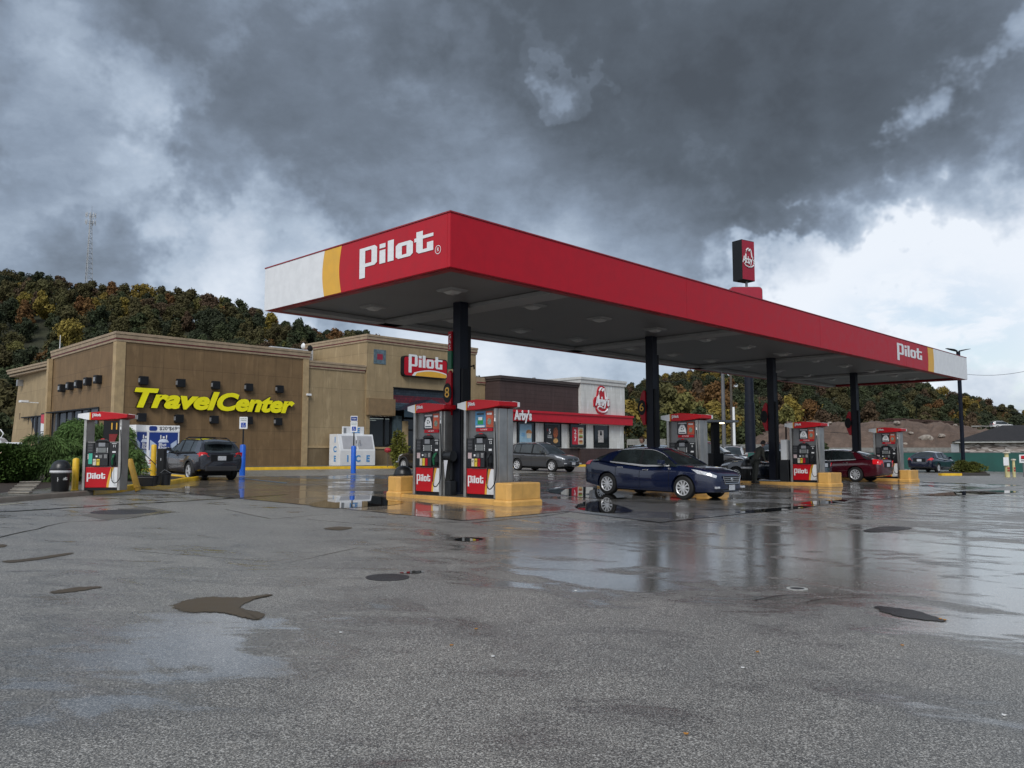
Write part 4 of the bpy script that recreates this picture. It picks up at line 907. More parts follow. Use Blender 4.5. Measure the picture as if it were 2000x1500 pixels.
# big yellow wall letters
xl0, zl0 = BF.on(262, 797); xl1, zl1 = BF.on(575, 806)
zt_ = BF.on(270, 758)[1]; zb0 = BF.on(265, 796)[1]; capH = zt_-zb0
for wd, pa, pb in (('Travel', 262, 428), ('Center', 424, 575)):
    xa2, xb2 = BF.on(pa, 790, -.2)[0], BF.on(pb, 795, -.2)[0]
    for lay, (mt, ex_, of_, yy) in enumerate(((BLACKM, .055, .060, -.115), (LETY, .03, .043, -.19))):
        me = textmesh(wd, mt, ext=ex_, off=of_, shear=.28, space=1.0)
        xs_ = [v.co.x for v in me.vertices]; ys_ = [v.co.y for v in me.vertices]
        wv_ = max(xs_)-min(xs_); cx_ = (max(xs_)+min(xs_))/2; hv = max(ys_)-min(ys_)
        s1 = (xb2-xa2)/wv_; s2 = capH/hv*1.02
        cy_ = (max(ys_)+min(ys_))/2
        o = meshobj('wall_letters', me, store, ((xa2+xb2)/2-cx_*s1, yy, zb0+capH/2-cy_*s2), (PI/2, 0, 0), (s1, s2, 1.2))
MB().box(xl0+.3, xl0+1.6, -.06, -.002, zb0+.25, zb0+.31).box(BF.on(395, 785)[0], BF.on(440, 785)[0], -.06, -.002, zb0+.33, zb0+.40).build('letter_raceway', TAND, store)
# square wall lights, two rows
def wall_light(x, z, y=-.001, side=False):
    m = MB(); s_ = .21
    if side: m.box(y-.30, y, x-s_, x+s_, z-s_, z+s_)
    else: m.box(x-s_, x+s_, y-.22, y, z-s_, z+s_)
    o = m.build('wall_light', BLACKM, store, bevel=.02)
    m = MB()
    if side: m.box(y-.33, y-.301, x-s_*.5, x+s_*.5, z-s_*.5, z+s_*.5); MB().lathe([(.001, 0), (.2, 0), (.2, .12), (.001, .12)], (y-.13, x+.29, z), 14, 0).build('round_plate', M('round_plate', (.5, .5, .48), .4), o)  # pale solid plate standing beside each side-wall light
    else: m.box(x-s_-.035, x-s_-.003, y-.2, y-.05, z-.1, z+.1)
    m.build('bracket', ALU, o)
for px, py in ((282, 743), (354.7, 748), (423, 752), (487.5, 756.5), (547.8, 760), (278, 815), (351, 817.5), (420, 819.5), (487, 821), (545, 823.5)):
    x, z = BF.on(px, py, -.2); wall_light(x, z)
x, z = BF.on(600, 771, .05); MB().box(x-.12, x+.2, -.12, .118, z-.06, z+.06).build('wall_camera', WHITE, store, bevel=.02)
# side wall (faces left of the viewer): windows, lights, notices. side frame: Y along wall
def SD(px, py, x0=-RA-.1): return BF.side(px, py, x0)
for px, py in ((109, 757.5), (127, 753.5), (146, 750), (166.5, 745), (189, 741)):
    y, z = SD(px, py); wall_light(y, z, -RA-.0+SK*y, True)
ya_, za_ = SD(104, 808, -RA+.4); yb_, zb_ = SD(190, 797, -RA)
wm_ = MB(); zs_ = (za_+zb_)/2; wy0, wy1 = yb_, 10.2
def wingx(y): return x9+.15+(y-y9)*.4/8.2
def swin(y0, y1, z0, z1, n, wing=False):
    xf = wingx if wing else (lambda y: -RA+SK*y)
    o = MB().add([(xf(y0)-.01, y0, z0), (xf(y1)-.01, y1, z0), (xf(y1)-.01, y1, z1), (xf(y0)-.01, y0, z1), (xf(y0)+.05, y0, z0), (xf(y1)+.05, y1, z0), (xf(y1)+.05, y1, z1), (xf(y0)+.05, y0, z1)], [(0, 1, 2, 3), (7, 6, 5, 4), (0, 3, 7, 4), (1, 5, 6, 2), (3, 2, 6, 7), (0, 4, 5, 1)]).build('side_window', M('dusk_glass', (.05, .055, .065), .08, var=0), store)
    m = MB()
    for i in range(n+1):
        y = y0+(y1-y0)*i/n; m.box(xf(y)-.05, xf(y)-.012, y-.05, y+.05, z0, z1)
        if i < n and i % 2: m.box(xf(y)-.03, xf(y)-.012, y+.05, y+.35, z0+.05, z1-.05)
    m.build('frame', BLACKM, o)
    mm = MB()
    m2 = MB().box(min(xf(y0), xf(y1))-.055, max(xf(y0), xf(y1))-.012, y0, y1, z1+.001, z1+.07).box(min(xf(y0), xf(y1))-.055, max(xf(y0), xf(y1))-.012, y0, y1, z0-.07, z0-.001); m2.build('head', BLACKM, o); return o
swin(wy0, wy1, zs_-2.3, zs_, 6)
ya_, za_ = SD(78, 812, -RA+.6); yb_, zb_ = SD(38, 818, -RA+.6); zc3 = SD(60, 871, -RA+.6)[1]
wl_ = swin(min(ya_, yb_), max(ya_, yb_), zc3, (za_+zb_)/2, 4, True)
m = MB()
for (pa, pb, pt, pb2, mt) in ((81, 90, 810, 842, RED), (80, 89, 844, 863, WHITE)):
    y1_, z1_ = SD(pa, pt, -RA+.6); y0_, z0_ = SD(pb, pb2, -RA+.6); xx = wingx((y0_+y1_)/2)-.03
    o = MB().box(xx-.06, xx-.02, y0_-.08, y1_+.08, z0_-.08, z1_+.08).build('notice_board', BLACKM, store)
    MB().box(xx-.07, xx-.061, y0_, y1_, z0_, z1_).build('notice_sheet', WHITE, o)
    if mt is RED: MB().prism([(y0_, z1_), (y1_, z1_), (y1_, (z0_+z1_)/2), ((y0_+y1_)/2, z1_-.55), (y0_, (z0_+z1_)/2)], 0, xx-.078, xx-.071).build('notice_red', M('salmon', (.55, .05, .08), .5), o)
    else: MB().box(xx-.078, xx-.071, y0_+.1, y1_-.1, z0_+.2, z1_-.2).build('notice_print', M('ink2', (.08, .08, .08), .6, var=.8, scale=9), o)
y_, z_ = SD(58, 787, -RA+.3); xx = wingx(y_); MB().box(xx-.9, xx, y_-.05, y_+.05, z_, z_+.06).box(xx-1.0, xx-.6, y_-.25, y_+.25, z_+.02, z_+.14).build('wall_floodlight', WHITE, store)
y_, z_ = SD(22, 747, -RA+.3); xx = wingx(y_); MB().box(xx-.35, xx, y_-.12, y_+.12, z_-.2, z_+.2).build('wall_lantern', ALU, store)
yb1 = SD(22, 830, -RA+.4)[0]; xx = wingx(yb1); MB().box(xx-.12, xx, yb1-.07, yb1+.07, -.4, SD(22, 804)[1]).build('downpipe', M('pipe_brown', (.12, .085, .05), .6), store)
MB().box(x9-.05, x9+.13, y9+.1, y9+8.1, zc3-.22, zc3-.08).build('ledge', TANT, store); MB().box(x9-.02, x9+.13, y9+.1, y9+8.1, -.6, zc3-.222).build('wainscot', TANB, store)
# roof gear: white rooftop unit and dishes
c = BF.w(2.6, 6.2, 0)
t = empty('rooftop_unit', V(c.x, c.y, Z0+zm), BF.a, 'white rooftop unit behind the parapet left of the entrance tower', 'air unit')
ux0, ux1 = BF.on(530, 690, 5.2)[0]-2.6, BF.on(612, 690, 5.2)[0]-2.6; uz = BF.on(570, 680, 5.2)[1]-zm; MB().box(ux0, ux1, -1, 1, 0, uz).build('housing', M('unit_white', (.5, .52, .54), .5, var=.1), t, bevel=.03); m = MB()
for i in range(6): m.box(ux1-.7, ux1-.1, -1.02, -1.001, uz-.8+.1*i, uz-.75+.1*i)
m.build('louvre', STEELD, t)
c = BF.w(BF.on(590, 680, 3.4)[0], 3.4, 0); t = empty('satellite_dish', V(c.x, c.y, Z0+zt), BF.a, 'pair of small white dishes on a mast above the brown block', 'satellite dish')
MB().tube([(0, 0, 0), (0, 0, 1.2)], .03).tube([(.55, 0, 0), (.55, 0, 1.1)], .025).tube([(0, 0, .9), (.55, 0, .9)], .02).build('mast', ALU, t)
MB().lathe([(.001, 0), (.12, .01), (.16, .06), (.20, .10), (.19, .11), (.12, .03), (.001, .02)], (-.08, -.1, 1.25), 16, 0).build('dish', WHITE, t, smooth=True); MB().lathe([(.001, 0), (.1, .01), (.2, .05), (.2, .06), (.001, .02)], (.55, -.1, 1.15), 16, 1).build('dish', BLACKM, t, smooth=True)
c = BF.w(-RA+1.4, 4.2, 0); t = empty('roof_camera', V(c.x, c.y, Z0+zt+.48), BF.a, 'white camera on a short bracket at the panelled corner roof', 'camera'); MB().tube([(0, 0, 0), (0, 0, .18)], .04).build('bracket', ALU, t); MB().box(-.35, .35, -.1, .1, .18, .34).build('housing', WHITE, t, bevel=.03)
c = BF.w(-RA+.9, 11.1, 0); t = empty('roof_antenna', V(c.x, c.y, Z0+zl+.3), 0, 'thin white antenna where the two roof heights meet at the left', 'antenna'); MB().tube([(0, 0, 0), (0, 0, 1.7)], [.035, .015]).tube([(-.1, 0, .1), (.3, 0, .3)], .02).build('rod', WHITE, t)
# small link wall between tower and restaurant
MB().box(xt1+.002, 14.52, .05, 8, -.6, ez(4.85)).build('link_wall', TANL, store); m = MB().box(xt1+.05, 14.5, -.03, 8, ez(4.852), ez(5.31)); m.build('cornice', TANC, store); MB().box(xt1+.05, 14.5, -.045, -.031, ez(4.92), ez(4.98)).build('red_line', REDSTR, store)

# ================================================================== RESTAURANT
c = BF.w(14.53, 0, 0)
rest = empty('restaurant', c, BF.a, 'sandwich restaurant with dark brown siding, a red band and a white sign tower', 'building')
RF = Frame(c.x, c.y, 43.5); 
def rz_(z): return z+EYE-RF.o.z
K = 1.42; xr = 8.75; xw = 14.55
MB().box(0, xr, -K, 9, rz_(.27), rz_(5.0)).build('brown_wall', BRN, rest)
MB().box(0, xr-.02, -K-.01, 9, -.6, rz_(.268)).build('brown_base', BRN, rest)
m = MB().box(-.06, xr, -K-.08, 9, rz_(5.002), rz_(5.14)).box(-.12, xr, -K-.16, 9, rz_(5.142), rz_(5.35)); m.build('cornice', M('cornice_brown', (.06, .045, .042), .6, var=.15), rest, bevel=.01)
MB().box(xr+.002, xw, -K-.22, 9, rz_(2.1), rz_(5.35)).build('white_tower', WHB, rest)
MB().box(xr+.002, xw-.1, -K-.17, 9, rz_(.27), rz_(2.098)).build('white_wall', WHB, rest); MB().box(xr-.018, xw-.1, -K-.19, 9, -.6, rz_(.268)).build('brown_base', BRN, rest)
m = MB().box(xr-.1, xw+.1, -K-.32, 9, rz_(5.352), rz_(5.62)).box(xr-.16, xw+.16, -K-.38, 9, rz_(5.622), rz_(5.82)); m.build('tower_cornice', M('cornice_white', (.55, .55, .53), .6, var=.08), rest, bevel=.01)
MB().box(.02, xr-.0, -K-.035, -K-.002, rz_(.272), rz_(2.1)).build('white_wall', WHB, rest)
band = MB().box(-.1, xw+.55, -K-.62, -K-.225, rz_(2.18), rz_(2.78)).box(-.15, xw+.62, -K-.70, -K-.225, rz_(2.782), rz_(2.95)).build('red_band', M('band_red', (.50, .006, .020), .4, var=.08), rest, bevel=.008)
for nm_, wpx, art in (('a', (1009, 1044), 0), ('b', (1062, 1095), 1), ('c', (1112, 1143), 2), ('d', (1159, 1188), 3)):
    yy = -K-.04 if nm_ in 'ab' else -K-.17
    yy = -K-.035 if RF.on(wpx[1], 850, -K)[0] < xr else -K-.17
    a, b = RF.on(wpx[0], 850, yy)[0], RF.on(wpx[1], 850, yy)[0]; zb_, zt_ = rz_(.33), rz_(2.10)
    w_ = MB().box(a, b, yy-.045, yy-.001, zb_, zt_).build('window', GLASS, rest)
    m = MB().box(a-.02, a+.1, yy-.07, yy-.046, zb_, zt_).box(b-.1, b+.02, yy-.07, yy-.046, zb_, zt_).box(a+.1, b-.1, yy-.07, yy-.046, zb_, zb_+.08); m.build('frame', BLACKM, w_)
    W_ = b-a; y2 = yy-.075
    if art == 0: q = (a+.14*W_, a+.80*W_, zb_+.22, zt_-.12, M('poster_pale', (.30, .48, .60), .4, var=.1))
    elif art == 1: q = (a+.10*W_, a+.82*W_, zb_+.22, zt_-.10, M('poster_black2', (.02, .02, .02), .4))
    elif art == 2: q = (a+.15*W_, a+.84*W_, zb_+.24, zt_-.22, M('poster_red2', (.50, .02, .04), .4))
    else: q = (a+.28*W_, a+.64*W_, zb_+.42, zt_-.38, M('poster_grey', (.42, .40, .38), .4, var=.3, scale=8))
    po = MB().box(q[0], q[1], yy-.06, yy-.047, q[2], q[3]).build('window_poster', q[4], w_)
    y3 = yy-.062; X0, X1, Zb, Zt = q[:4]; WW = X1-X0; HH = Zt-Zb
    food = M('food_print', (.45, .20, .07), .5, var=.7, scale=9); food2 = M('food_print2', (.30, .08, .03), .5, var=.6, scale=10); bun = M('bun', (.55, .32, .12), .5, var=.4, scale=8)
    def blob(cx, cz, rx, rz2, mt, nm='food_picture', dy=0.):
        MB().prism([(cx+rx*math.cos(2*PI*i/14)*(1+.08*math.sin(i*5)), cz+rz2*math.sin(2*PI*i/14)*(1+.1*math.cos(i*7))) for i in range(14)], 1, y3-.006-dy, y3-dy).build(nm, mt, po)
    if art == 0: blob(X0+.76*WW, Zb+.60*HH, .24*WW, .14*HH, food); MB().prism([(X0+.55*WW, Zb+.55*HH), (X0+.97*WW, Zb+.55*HH), (X0+.93*WW, Zb+.30*HH), (X0+.6*WW, Zb+.30*HH)], 1, y3-.014, y3-.008).build('food_box', CREAM, po); text('FREE', LBLUE, po, (X0+.28*WW, y3, Zb+.52*HH), .17, ext=.002, off=.01); text('FRIES', LBLUE, po, (X0+.28*WW, y3, Zb+.42*HH), .17, ext=.002, off=.01)
    if art == 1: text('5', WHITE, po, (X0+.30*WW, y3, Zb+.66*HH), .50, ext=.002, off=.02); text('$', RED, po, (X0+.12*WW, y3, Zb+.74*HH), .24, ext=.002, off=.01); text('BONELESS', WHITE, po, (X0+.30*WW, y3, Zb+.46*HH), .10, ext=.002, off=.008); text('WINGS', WHITE, po, (X0+.30*WW, y3, Zb+.36*HH), .16, ext=.002, off=.012); blob(X0+.78*WW, Zb+.62*HH, .2*WW, .28*HH, food2); blob(X0+.78*WW, Zb+.2*HH, .2*WW, .13*HH, bun)
    if art == 2:
        MB().box(X0+.52*WW, X1, y3-.004, y3, Zb, Zt).build('pale_half', CREAM, po); text('2', WHITE, po, (X0+.26*WW, y3, Zb+.72*HH), .50, ext=.002, off=.02); text('FOR', WHITE, po, (X0+.26*WW, y3, Zb+.52*HH), .12, ext=.002); text('7', WHITE, po, (X0+.26*WW, y3, Zb+.30*HH), .50, ext=.002, off=.02)
        for zz, mt in ((.86, bun), (.76, food2), (.66, bun), (.50, M('lettuce', (.18, .3, .05), .5, var=.4)), (.42, food2), (.2, food2), (.1, bun)): blob(X0+.76*WW, Zb+zz*HH, .19*WW, .06*HH, mt, dy=.006)
    if art == 3: MB().prism([(X0+.3*WW, Zb+.58*HH), (X0+.7*WW, Zb+.58*HH), (X0+.62*WW, Zb+.92*HH), (X0+.38*WW, Zb+.92*HH)], 1, y3-.004, y3).build('dark_print', BLACKM, po)
SLABW = WHITE
def slabs(me_key, parent, loc, size, mt, serif=True, off=.045):
    # heavy slab lettering with foot serifs
    me = textmesh("Arby's", mt, ext=.02, off=off, space=1.0); o = meshobj('lettering', me, parent, loc, (PI/2, 0, 0), (size*.88, size*1.18, size*.6))
    m = MB()
    for cx_, zz in ((-1.03, -.33), (-.63, -.33), (-.42, -.33), (-.43, .12), (-.14, .34), (.30, .12), (.56, .12)):
        m.box(cx_*size-.11*size, cx_*size+.11*size, -.02*size, .01*size, zz*size, (zz+.07)*size)
    if serif: s = m.build('serif', mt, parent); s.location = loc
    return o
x, z = RF.on(1021.5, 815, -K-.7); slabs('a', band, (x, -K-.73, z+.05), .78, WHITE, off=.04)
# hat emblem: red outlined shape with a white rope line
def hat(parent, cx, cz, H, y, face, back=True, rope=WHITE):
    s = H/10.
    outl = [(-2.0, -1.4), (-1.95, 1.2), (-1.7, 3.2), (-1.2, 4.4), (-.5, 4.9), (.3, 5.0), (1.1, 4.6), (1.6, 3.4), (1.9, 1.4), (1.95, -1.4)]
    if back:
        MB().prism([(cx+px_*1.5*s, cz+(pz_*1.04+.1)*s) for px_, pz_ in outl], 1, y, y+.07).build('emblem_crown', face, parent)
        MB().prism([(cx+a_*1.15*s, cz+b_*s) for a_, b_ in ((-4.1, -2.4), (-4.1, -.1), (-3.3, 1.1), (-2.4, .9), (-1.2, .2), (2.2, .3), (3.9, .6), (4.3, -.6), (4.2, -2.2), (2.8, -2.6), (2.4, -3.0), (-2., -2.5))], 1, y-.002, y+.068).build('emblem_middle', face, parent)
        MB().prism([(cx+(0+3.5*math.cos(a_))*s, cz+(-3.0+2.1*math.sin(a_))*s) for a_ in [2*PI*i/20 for i in range(20)]], 1, y-.004, y+.066).build('emblem_brim', face, parent)
    pts = [(-1.7, -1.0), (-1.6, 1.5), (-1.3, 3.3), (-.7, 4.3), (-.1, 4.5), (.25, 4.0), (.1, 3.3), (.1, 3.1), (.5, 3.9), (.9, 4.2), (1.3, 3.4), (1.6, 1.6), (1.7, .4)]
    MB().tube([(cx+a_*1.25*s, y-.03, cz+b_*s) for a_, b_ in pts], .30*s, 6).build('rope_line', rope, parent, smooth=True)
    pts = [(.4, -2.9), (-.6, -2.4), (-1.8, -2.4), (-2.3, -3.1), (-1.7, -3.9), (-.3, -4.4), (1.2, -4.3), (2.3, -3.6), (2.5, -3.0)]
    MB().tube([(cx+a_*1.25*s, y-.03, cz+b_*s) for a_, b_ in pts], .30*s, 6).build('rope_line', rope, parent, smooth=True)
x, z = RF.on(1175.5, 783, -K-.3); H_ = RF.on(1176, 756.5, -K-.3)[1]-RF.on(1176, 810, -K-.3)[1]
em = empty('wall_emblem', (0, 0, 0)); em.parent = rest
hat(em, x, z, H_, -K-.30, M('emblem_red', (.48, .008, .02), .35))
slabs('b', em, (x+.02, -K-.37, z-.06*H_), H_*.36, WHITE, off=.05)
c = RF.w(3.3, 5, rz_(5.3)); t = empty('roof_mast', c, 0, 'thin radio mast on the brown restaurant roof', 'antenna'); MB().tube([(0, 0, 0), (0, 0, 2.3)], [.035, .02]).tube([(0, 0, 2.3), (0, 0, 3.0)], .012).build('rod', ALU, t)
c = RF.w(9.6, 4, rz_(5.8)); t = empty('roof_vent', c, 0, 'tiny vent cap on top of the white sign tower', 'vent'); MB().lathe([(.001, 0), (.1, 0), (.1, .3), (.16, .32), (.14, .42), (.001, .45)], n=12).build('cap', STEELD, t)

# ------------------------------------------------------- sidewalk and kerbs
def kerbline(pts, wd, h, mat, name, label, cat='kerb'):
    P_ = [Vector(p) for p in pts]; out = []
    for a, b in zip(P_[:-1], P_[1:]):
        n = max(1, int((b-a).length/.8))
        out += [a.lerp(b, k/n) for k in range(n)]
    out.append(P_[-1]); rings = []
    for i, p in enumerate(out):
        d = (out[min(i+1, len(out)-1)]-out[max(i-1, 0)]).normalized(); nn = Vector((-d.y, d.x)); z = gz(p.x, p.y)
        a, b = p-nn*wd/2, p+nn*wd/2; e_ = nn*.03
        rings.append([(a.x, a.y, z-.1), (b.x, b.y, z-.1), (b.x, b.y, z+h-.03), (b.x-e_.x, b.y-e_.y, z+h), (a.x+e_.x, a.y+e_.y, z+h), (a.x, a.y, z+h-.03)])
    o = MB().loft(rings).build(name, mat, smooth=True, ang=50); return tag(o, kind='structure')
ka = BF.w(-12.5, -2.3).xy; kb_ = BF.w(31, -2.9).xy
kerbline([ka, BF.w(2, -2.2).xy, BF.w(15, -3.6).xy, BF.w(30, -3.6).xy], .18, .15, YEL, 'kerb', '')
sheet('sidewalk', [BF.w(-14, -2.2).xy, BF.w(2, -2.1).xy, BF.w(15, -3.5).xy, BF.w(30, -3.5).xy, BF.w(30, 2).xy, BF.w(-14, 2).xy], CONCW, .14)
# accessible bay markings
PB = M('paint_blue', (.10, .25, .42), .35, var=.35, scale=4); PY = M('paint_yellow_line', (.40, .26, .06), .35, var=.4, scale=4)
for i in range(7):
    p = G(520+i*34, 930).xy; strip('bay_line', [p, p+Vector((.69, -.72))*3.2+Vector((.6, .5))], .10, PB, .010)
for i, (a, b) in enumerate((((475, 935), (560, 944)), ((560, 938), (690, 938)), ((690, 930), (760, 929)))): strip('bay_line', [g2(*a), g2(*b)], .12, PB if i != 1 else PY, .012)
strip('bay_line', [g2(540, 940), g2(700, 940)], .12, PY, .009)

# ------------------------------------------------------- left planted kerb
kl = [g2(-260, 1003), g2(0, 982), g2(90, 974), g2(178, 967)]
o = kerbline(kl, .14, .13, M('kerb_grey', (.17, .15, .125), .6, var=.15, bump=.2, streak=.3), 'kerb', '')
kt = [g2(178, 967), g2(235, 961), g2(268, 955), g2(310, 950), g2(345, 945), g2(361, 941)]
tipc = kt[-1]; arc = [tipc+Vector((.12, .35)), tipc+Vector((.10, .9)), tipc+Vector((-.35, 1.5)), tipc+Vector((-1.2, 2.2)), tipc+Vector((-2.6, 3.4))]
kerbline(kt+arc, .17, .16, YEL, 'kerb', '')
MULCH = M('mulch', (.035, .022, .015), .95, var=.5, scale=30, bump=1., bscale=50)
bed = [p+Vector((0, .10)) for p in kl[:2]]+kl[2:]+kt+arc+[Vector((-24, 34)), Vector((-34, 30)), Vector((-34, 20))]
sheet('planting_bed', bed, MULCH, .10)
sheet('kerb_pavement', [g2(0, 981)+Vector((-3, .4)), g2(0, 981)+Vector((0, .05)), g2(90, 973), g2(178, 966), g2(262, 956), g2(262, 949), g2(170, 953), g2(95, 962), g2(0, 973), g2(0, 973)+Vector((-3, .4))], CONCW, .125)
strip('edge_line', [g2(-60, 991), g2(0, 987), g2(44, 983)], .09, M('line_white', (.5, .48, .36), .4, var=.2), .012)
m = MB()
for i in range(7):
    p = G(38+i*4, 964-i*4, .12); p.z += 0
    t = empty('edging_slab', p+V(0, 0, .01+.012*(i % 2)), .1*i-.1, ['topmost', 'second', 'third', 'fourth', 'fifth', 'sixth', 'lowest'][6-i]+' grey slab of the fanned stack in the mulch at the left', 'paving slab', 'fanned grey slabs in the mulch')
    MB().box(-.26, .30, -.07, .07, 0, .04).build('slab', WOODG, t, bevel=.008)
# black cabinet with crank, tanks
c = G(303, 948, .1); t = empty('air_cabinet', c+V(0, .4, 0), .12, 'tall narrow black cabinet at the tip of the left kerb beside the crossover', 'cabinet')
MB().box(-.115, .115, -.14, .14, 0, 1.12).build('cabinet', BLACKM, t, bevel=.02); MB().box(.0, .03, -.15, -.141, .75, .83).build('lock', ALU, t)
MB().tube([(-.17, 0, .62), (-.7, .1, 1.1), (-1.02, .2, 1.42), (-1.2, .25, 1.62)], .014).build('air_hose', RUBBER, t)
c = G(282, 950, .1); t = empty('black_tub', c+V(-.05, .2, 0), .1, 'low black tub behind the leaning yellow post', 'tub'); MB().loft([[(-.26, -.2, 0), (.26, -.2, 0), (.26, .2, 0), (-.26, .2, 0)], [(-.3, -.23, .28), (.3, -.23, .28), (.3, .23, .28), (-.3, .23, .28)]]).build('tub', BLACK, t, bevel=.02); MB().box(-.31, .31, -.24, .24, .28, .31).build('rim', BLACKM, t, bevel=.01)
c = G(320, 948, .1); t = empty('black_bucket', c+V(0, .1, 0), 0, 'round black bucket right of the black cabinet', 'bucket'); MB().lathe([(.001, 0), (.14, 0), (.16, .34), (.175, .35), (.175, .38), (.001, .38)], n=20).build('bucket', BLACK, t, smooth=True)
MB().tube([(-.17, 0, .37), (0, -.1, .48), (.17, 0, .37)], .008).build('handle', ALU, t)

# ================================================================== THINGS BY THE SHOP
xi0, xi1 = BF.on(658, 880, -1.5)[0]+.35, BF.on(733, 880, -1.3)[0]
c = BF.w((xi0+xi1)/2, -.75, .14); c.z = gz(c.x, c.y)+.14
t = empty('ice_freezer', c, BF.a, 'white ice chest with two slanting grey doors against the tan wall', 'ice freezer')
W2 = (xi1-xi0)/2; D2 = .55; zi = 1.85
MB().prism([(-D2, 0), (-D2, .88), (-D2+.28, zi), (D2, zi), (D2, 0)], 0, -W2, W2).build('cabinet', WHITE, t, bevel=.02)
for s_ in (-1, 1):
    u0, u1 = (-W2+.25, -.06) if s_ < 0 else (.06, W2-.12)
    def sl_(v, o_=.0): return (-D2+.28*(v-.88)/(zi-.88)-.012-o_, v)
    y0_, z0_ = sl_(.98); y1_, z1_ = sl_(zi-.10)
    d = MB().loft([[(u0, y0_, z0_), (u1, y0_, z0_), (u1, y0_+.02, z0_), (u0, y0_+.02, z0_)], [(u0, y1_, z1_), (u1, y1_, z1_), (u1, y1_+.02, z1_), (u0, y1_+.02, z1_)]]).build('door', M('door_grey', (.42, .42, .44), .35, var=.05), t)
    MB().box(u1-.1 if s_ < 0 else u0+.02, u1-.04 if s_ < 0 else u0+.08, y0_-.06, y0_-.01, 1.3, 1.5).build('handle', ALU, d)
for i, ch in enumerate('ICE'):
    text(ch, LBLUE, t, (-.62+.72*i-.1, -D2-.012, .40), .52, ext=.006, off=.035)
    text(ch, LBLUE, t, (-W2-.012, -.05, 1.50-.55*i), .46, -PI/2, ext=.006, off=.03)
hb = MB().box(-W2+.45, W2-.55, -.15, -.05, zi+.002, zi+.46).build('top_board', WHITE, t, bevel=.01); text('ICE', LBLUE, hb, (.10, -.165, zi+.22), .40, ext=.004, off=.03); MB().box(-W2+.50, -W2+.68, -.165, -.151, zi+.06, zi+.38).build('grey_patch', ALU, hb)

def propane(c, ang, wd, label, big):
    t = empty('gas_cylinder_cage', c, ang, label, 'gas cage', 'white and blue gas cylinder cages')
    h = 2.05; MB().box(-wd/2, wd/2, -.35, .35, 0, h).build('cage', WHITE, t, bevel=.015)
    MB().box(-wd/2+.07, wd/2-.07, -.365, -.351, .85, h-.34).build('blue_panel', DBLUE, t)
    MB().prism([(-wd*.42, .55), (wd*.42, .55), (wd*.42, 1.35), (0, .9), (-wd*.42, 1.35)], 1, -.372, -.366).build('pale_chevron', M('pale_blue', (.4, .48, .62), .4), t)
    tk = MB().lathe([(.001, -.34), (.28, -.32), (.33, -.2), (.33, .12), (.27, .24), (.12, .3), (.001, .3)], (0, -.30, 1.13), 20, 2, 1, .3).build('cylinder_picture', M('pale_tank', (.5, .55, .65), .4), t, smooth=True)
    MB().box(-.15, -.11, -.40, -.37, 1.40, 1.58).box(.11, .15, -.40, -.37, 1.40, 1.58).box(-.04, .04, -.40, -.37, 1.42, 1.52).build('collar', WHITE, tk)
    MB().box(-.31, .31, -.42, -.405, .86, 1.22).build('name_band', DBLUE, tk)
    text('Blue', WHITE, tk, (-.05, -.425, 1.12), .20, ext=.003, off=.012); text('Rhino', WHITE, tk, (.02, -.425, .96), .22, ext=.003, off=.012)
    hd_ = MB().box(-wd/2, wd/2, -.37, -.352, h-.30, h-.01).build('price_board', WHITE, t)
    if big:
        MB().prism(rr(-wd/2+.06, -wd/2+.42, h-.27, h-.04, .08), 1, -.38, -.371).build('brand_patch', DBLUE, hd_); text('$20', BLACK, hd_, (-.02, -.375, h-.155), .24, ext=.002, off=.012); text('$69', BLACK, hd_, (.42, -.375, h-.155), .24, ext=.002, off=.012); text('99', BLACK, hd_, (.23, -.375, h-.12), .12, ext=.002); text('99', BLACK, hd_, (.66, -.375, h-.12), .12, ext=.002)
    MB().box(-wd/2+.1, wd/2-.1, -.366, -.352, .2, .25).box(-wd/2+.1, wd/2-.1, -.366, -.352, .32, .36).build('red_print', M('print_red', (.45, .05, .06), .5), t)
c = BF.w(BF.on(317, 880, -1.)[0], -.95); c.z = gz(c.x, c.y)+.14; propane(c, BF.a-.25, 1.45, 'larger gas cylinder cage with a price board behind the dark crossover', True)
c = BF.w(BF.on(291, 880, -.9)[0]-.3, -.55); c.z = gz(c.x, c.y)+.14; propane(c, BF.a+.3, 1.1, 'narrower gas cylinder cage partly hidden left of the one with prices', False)

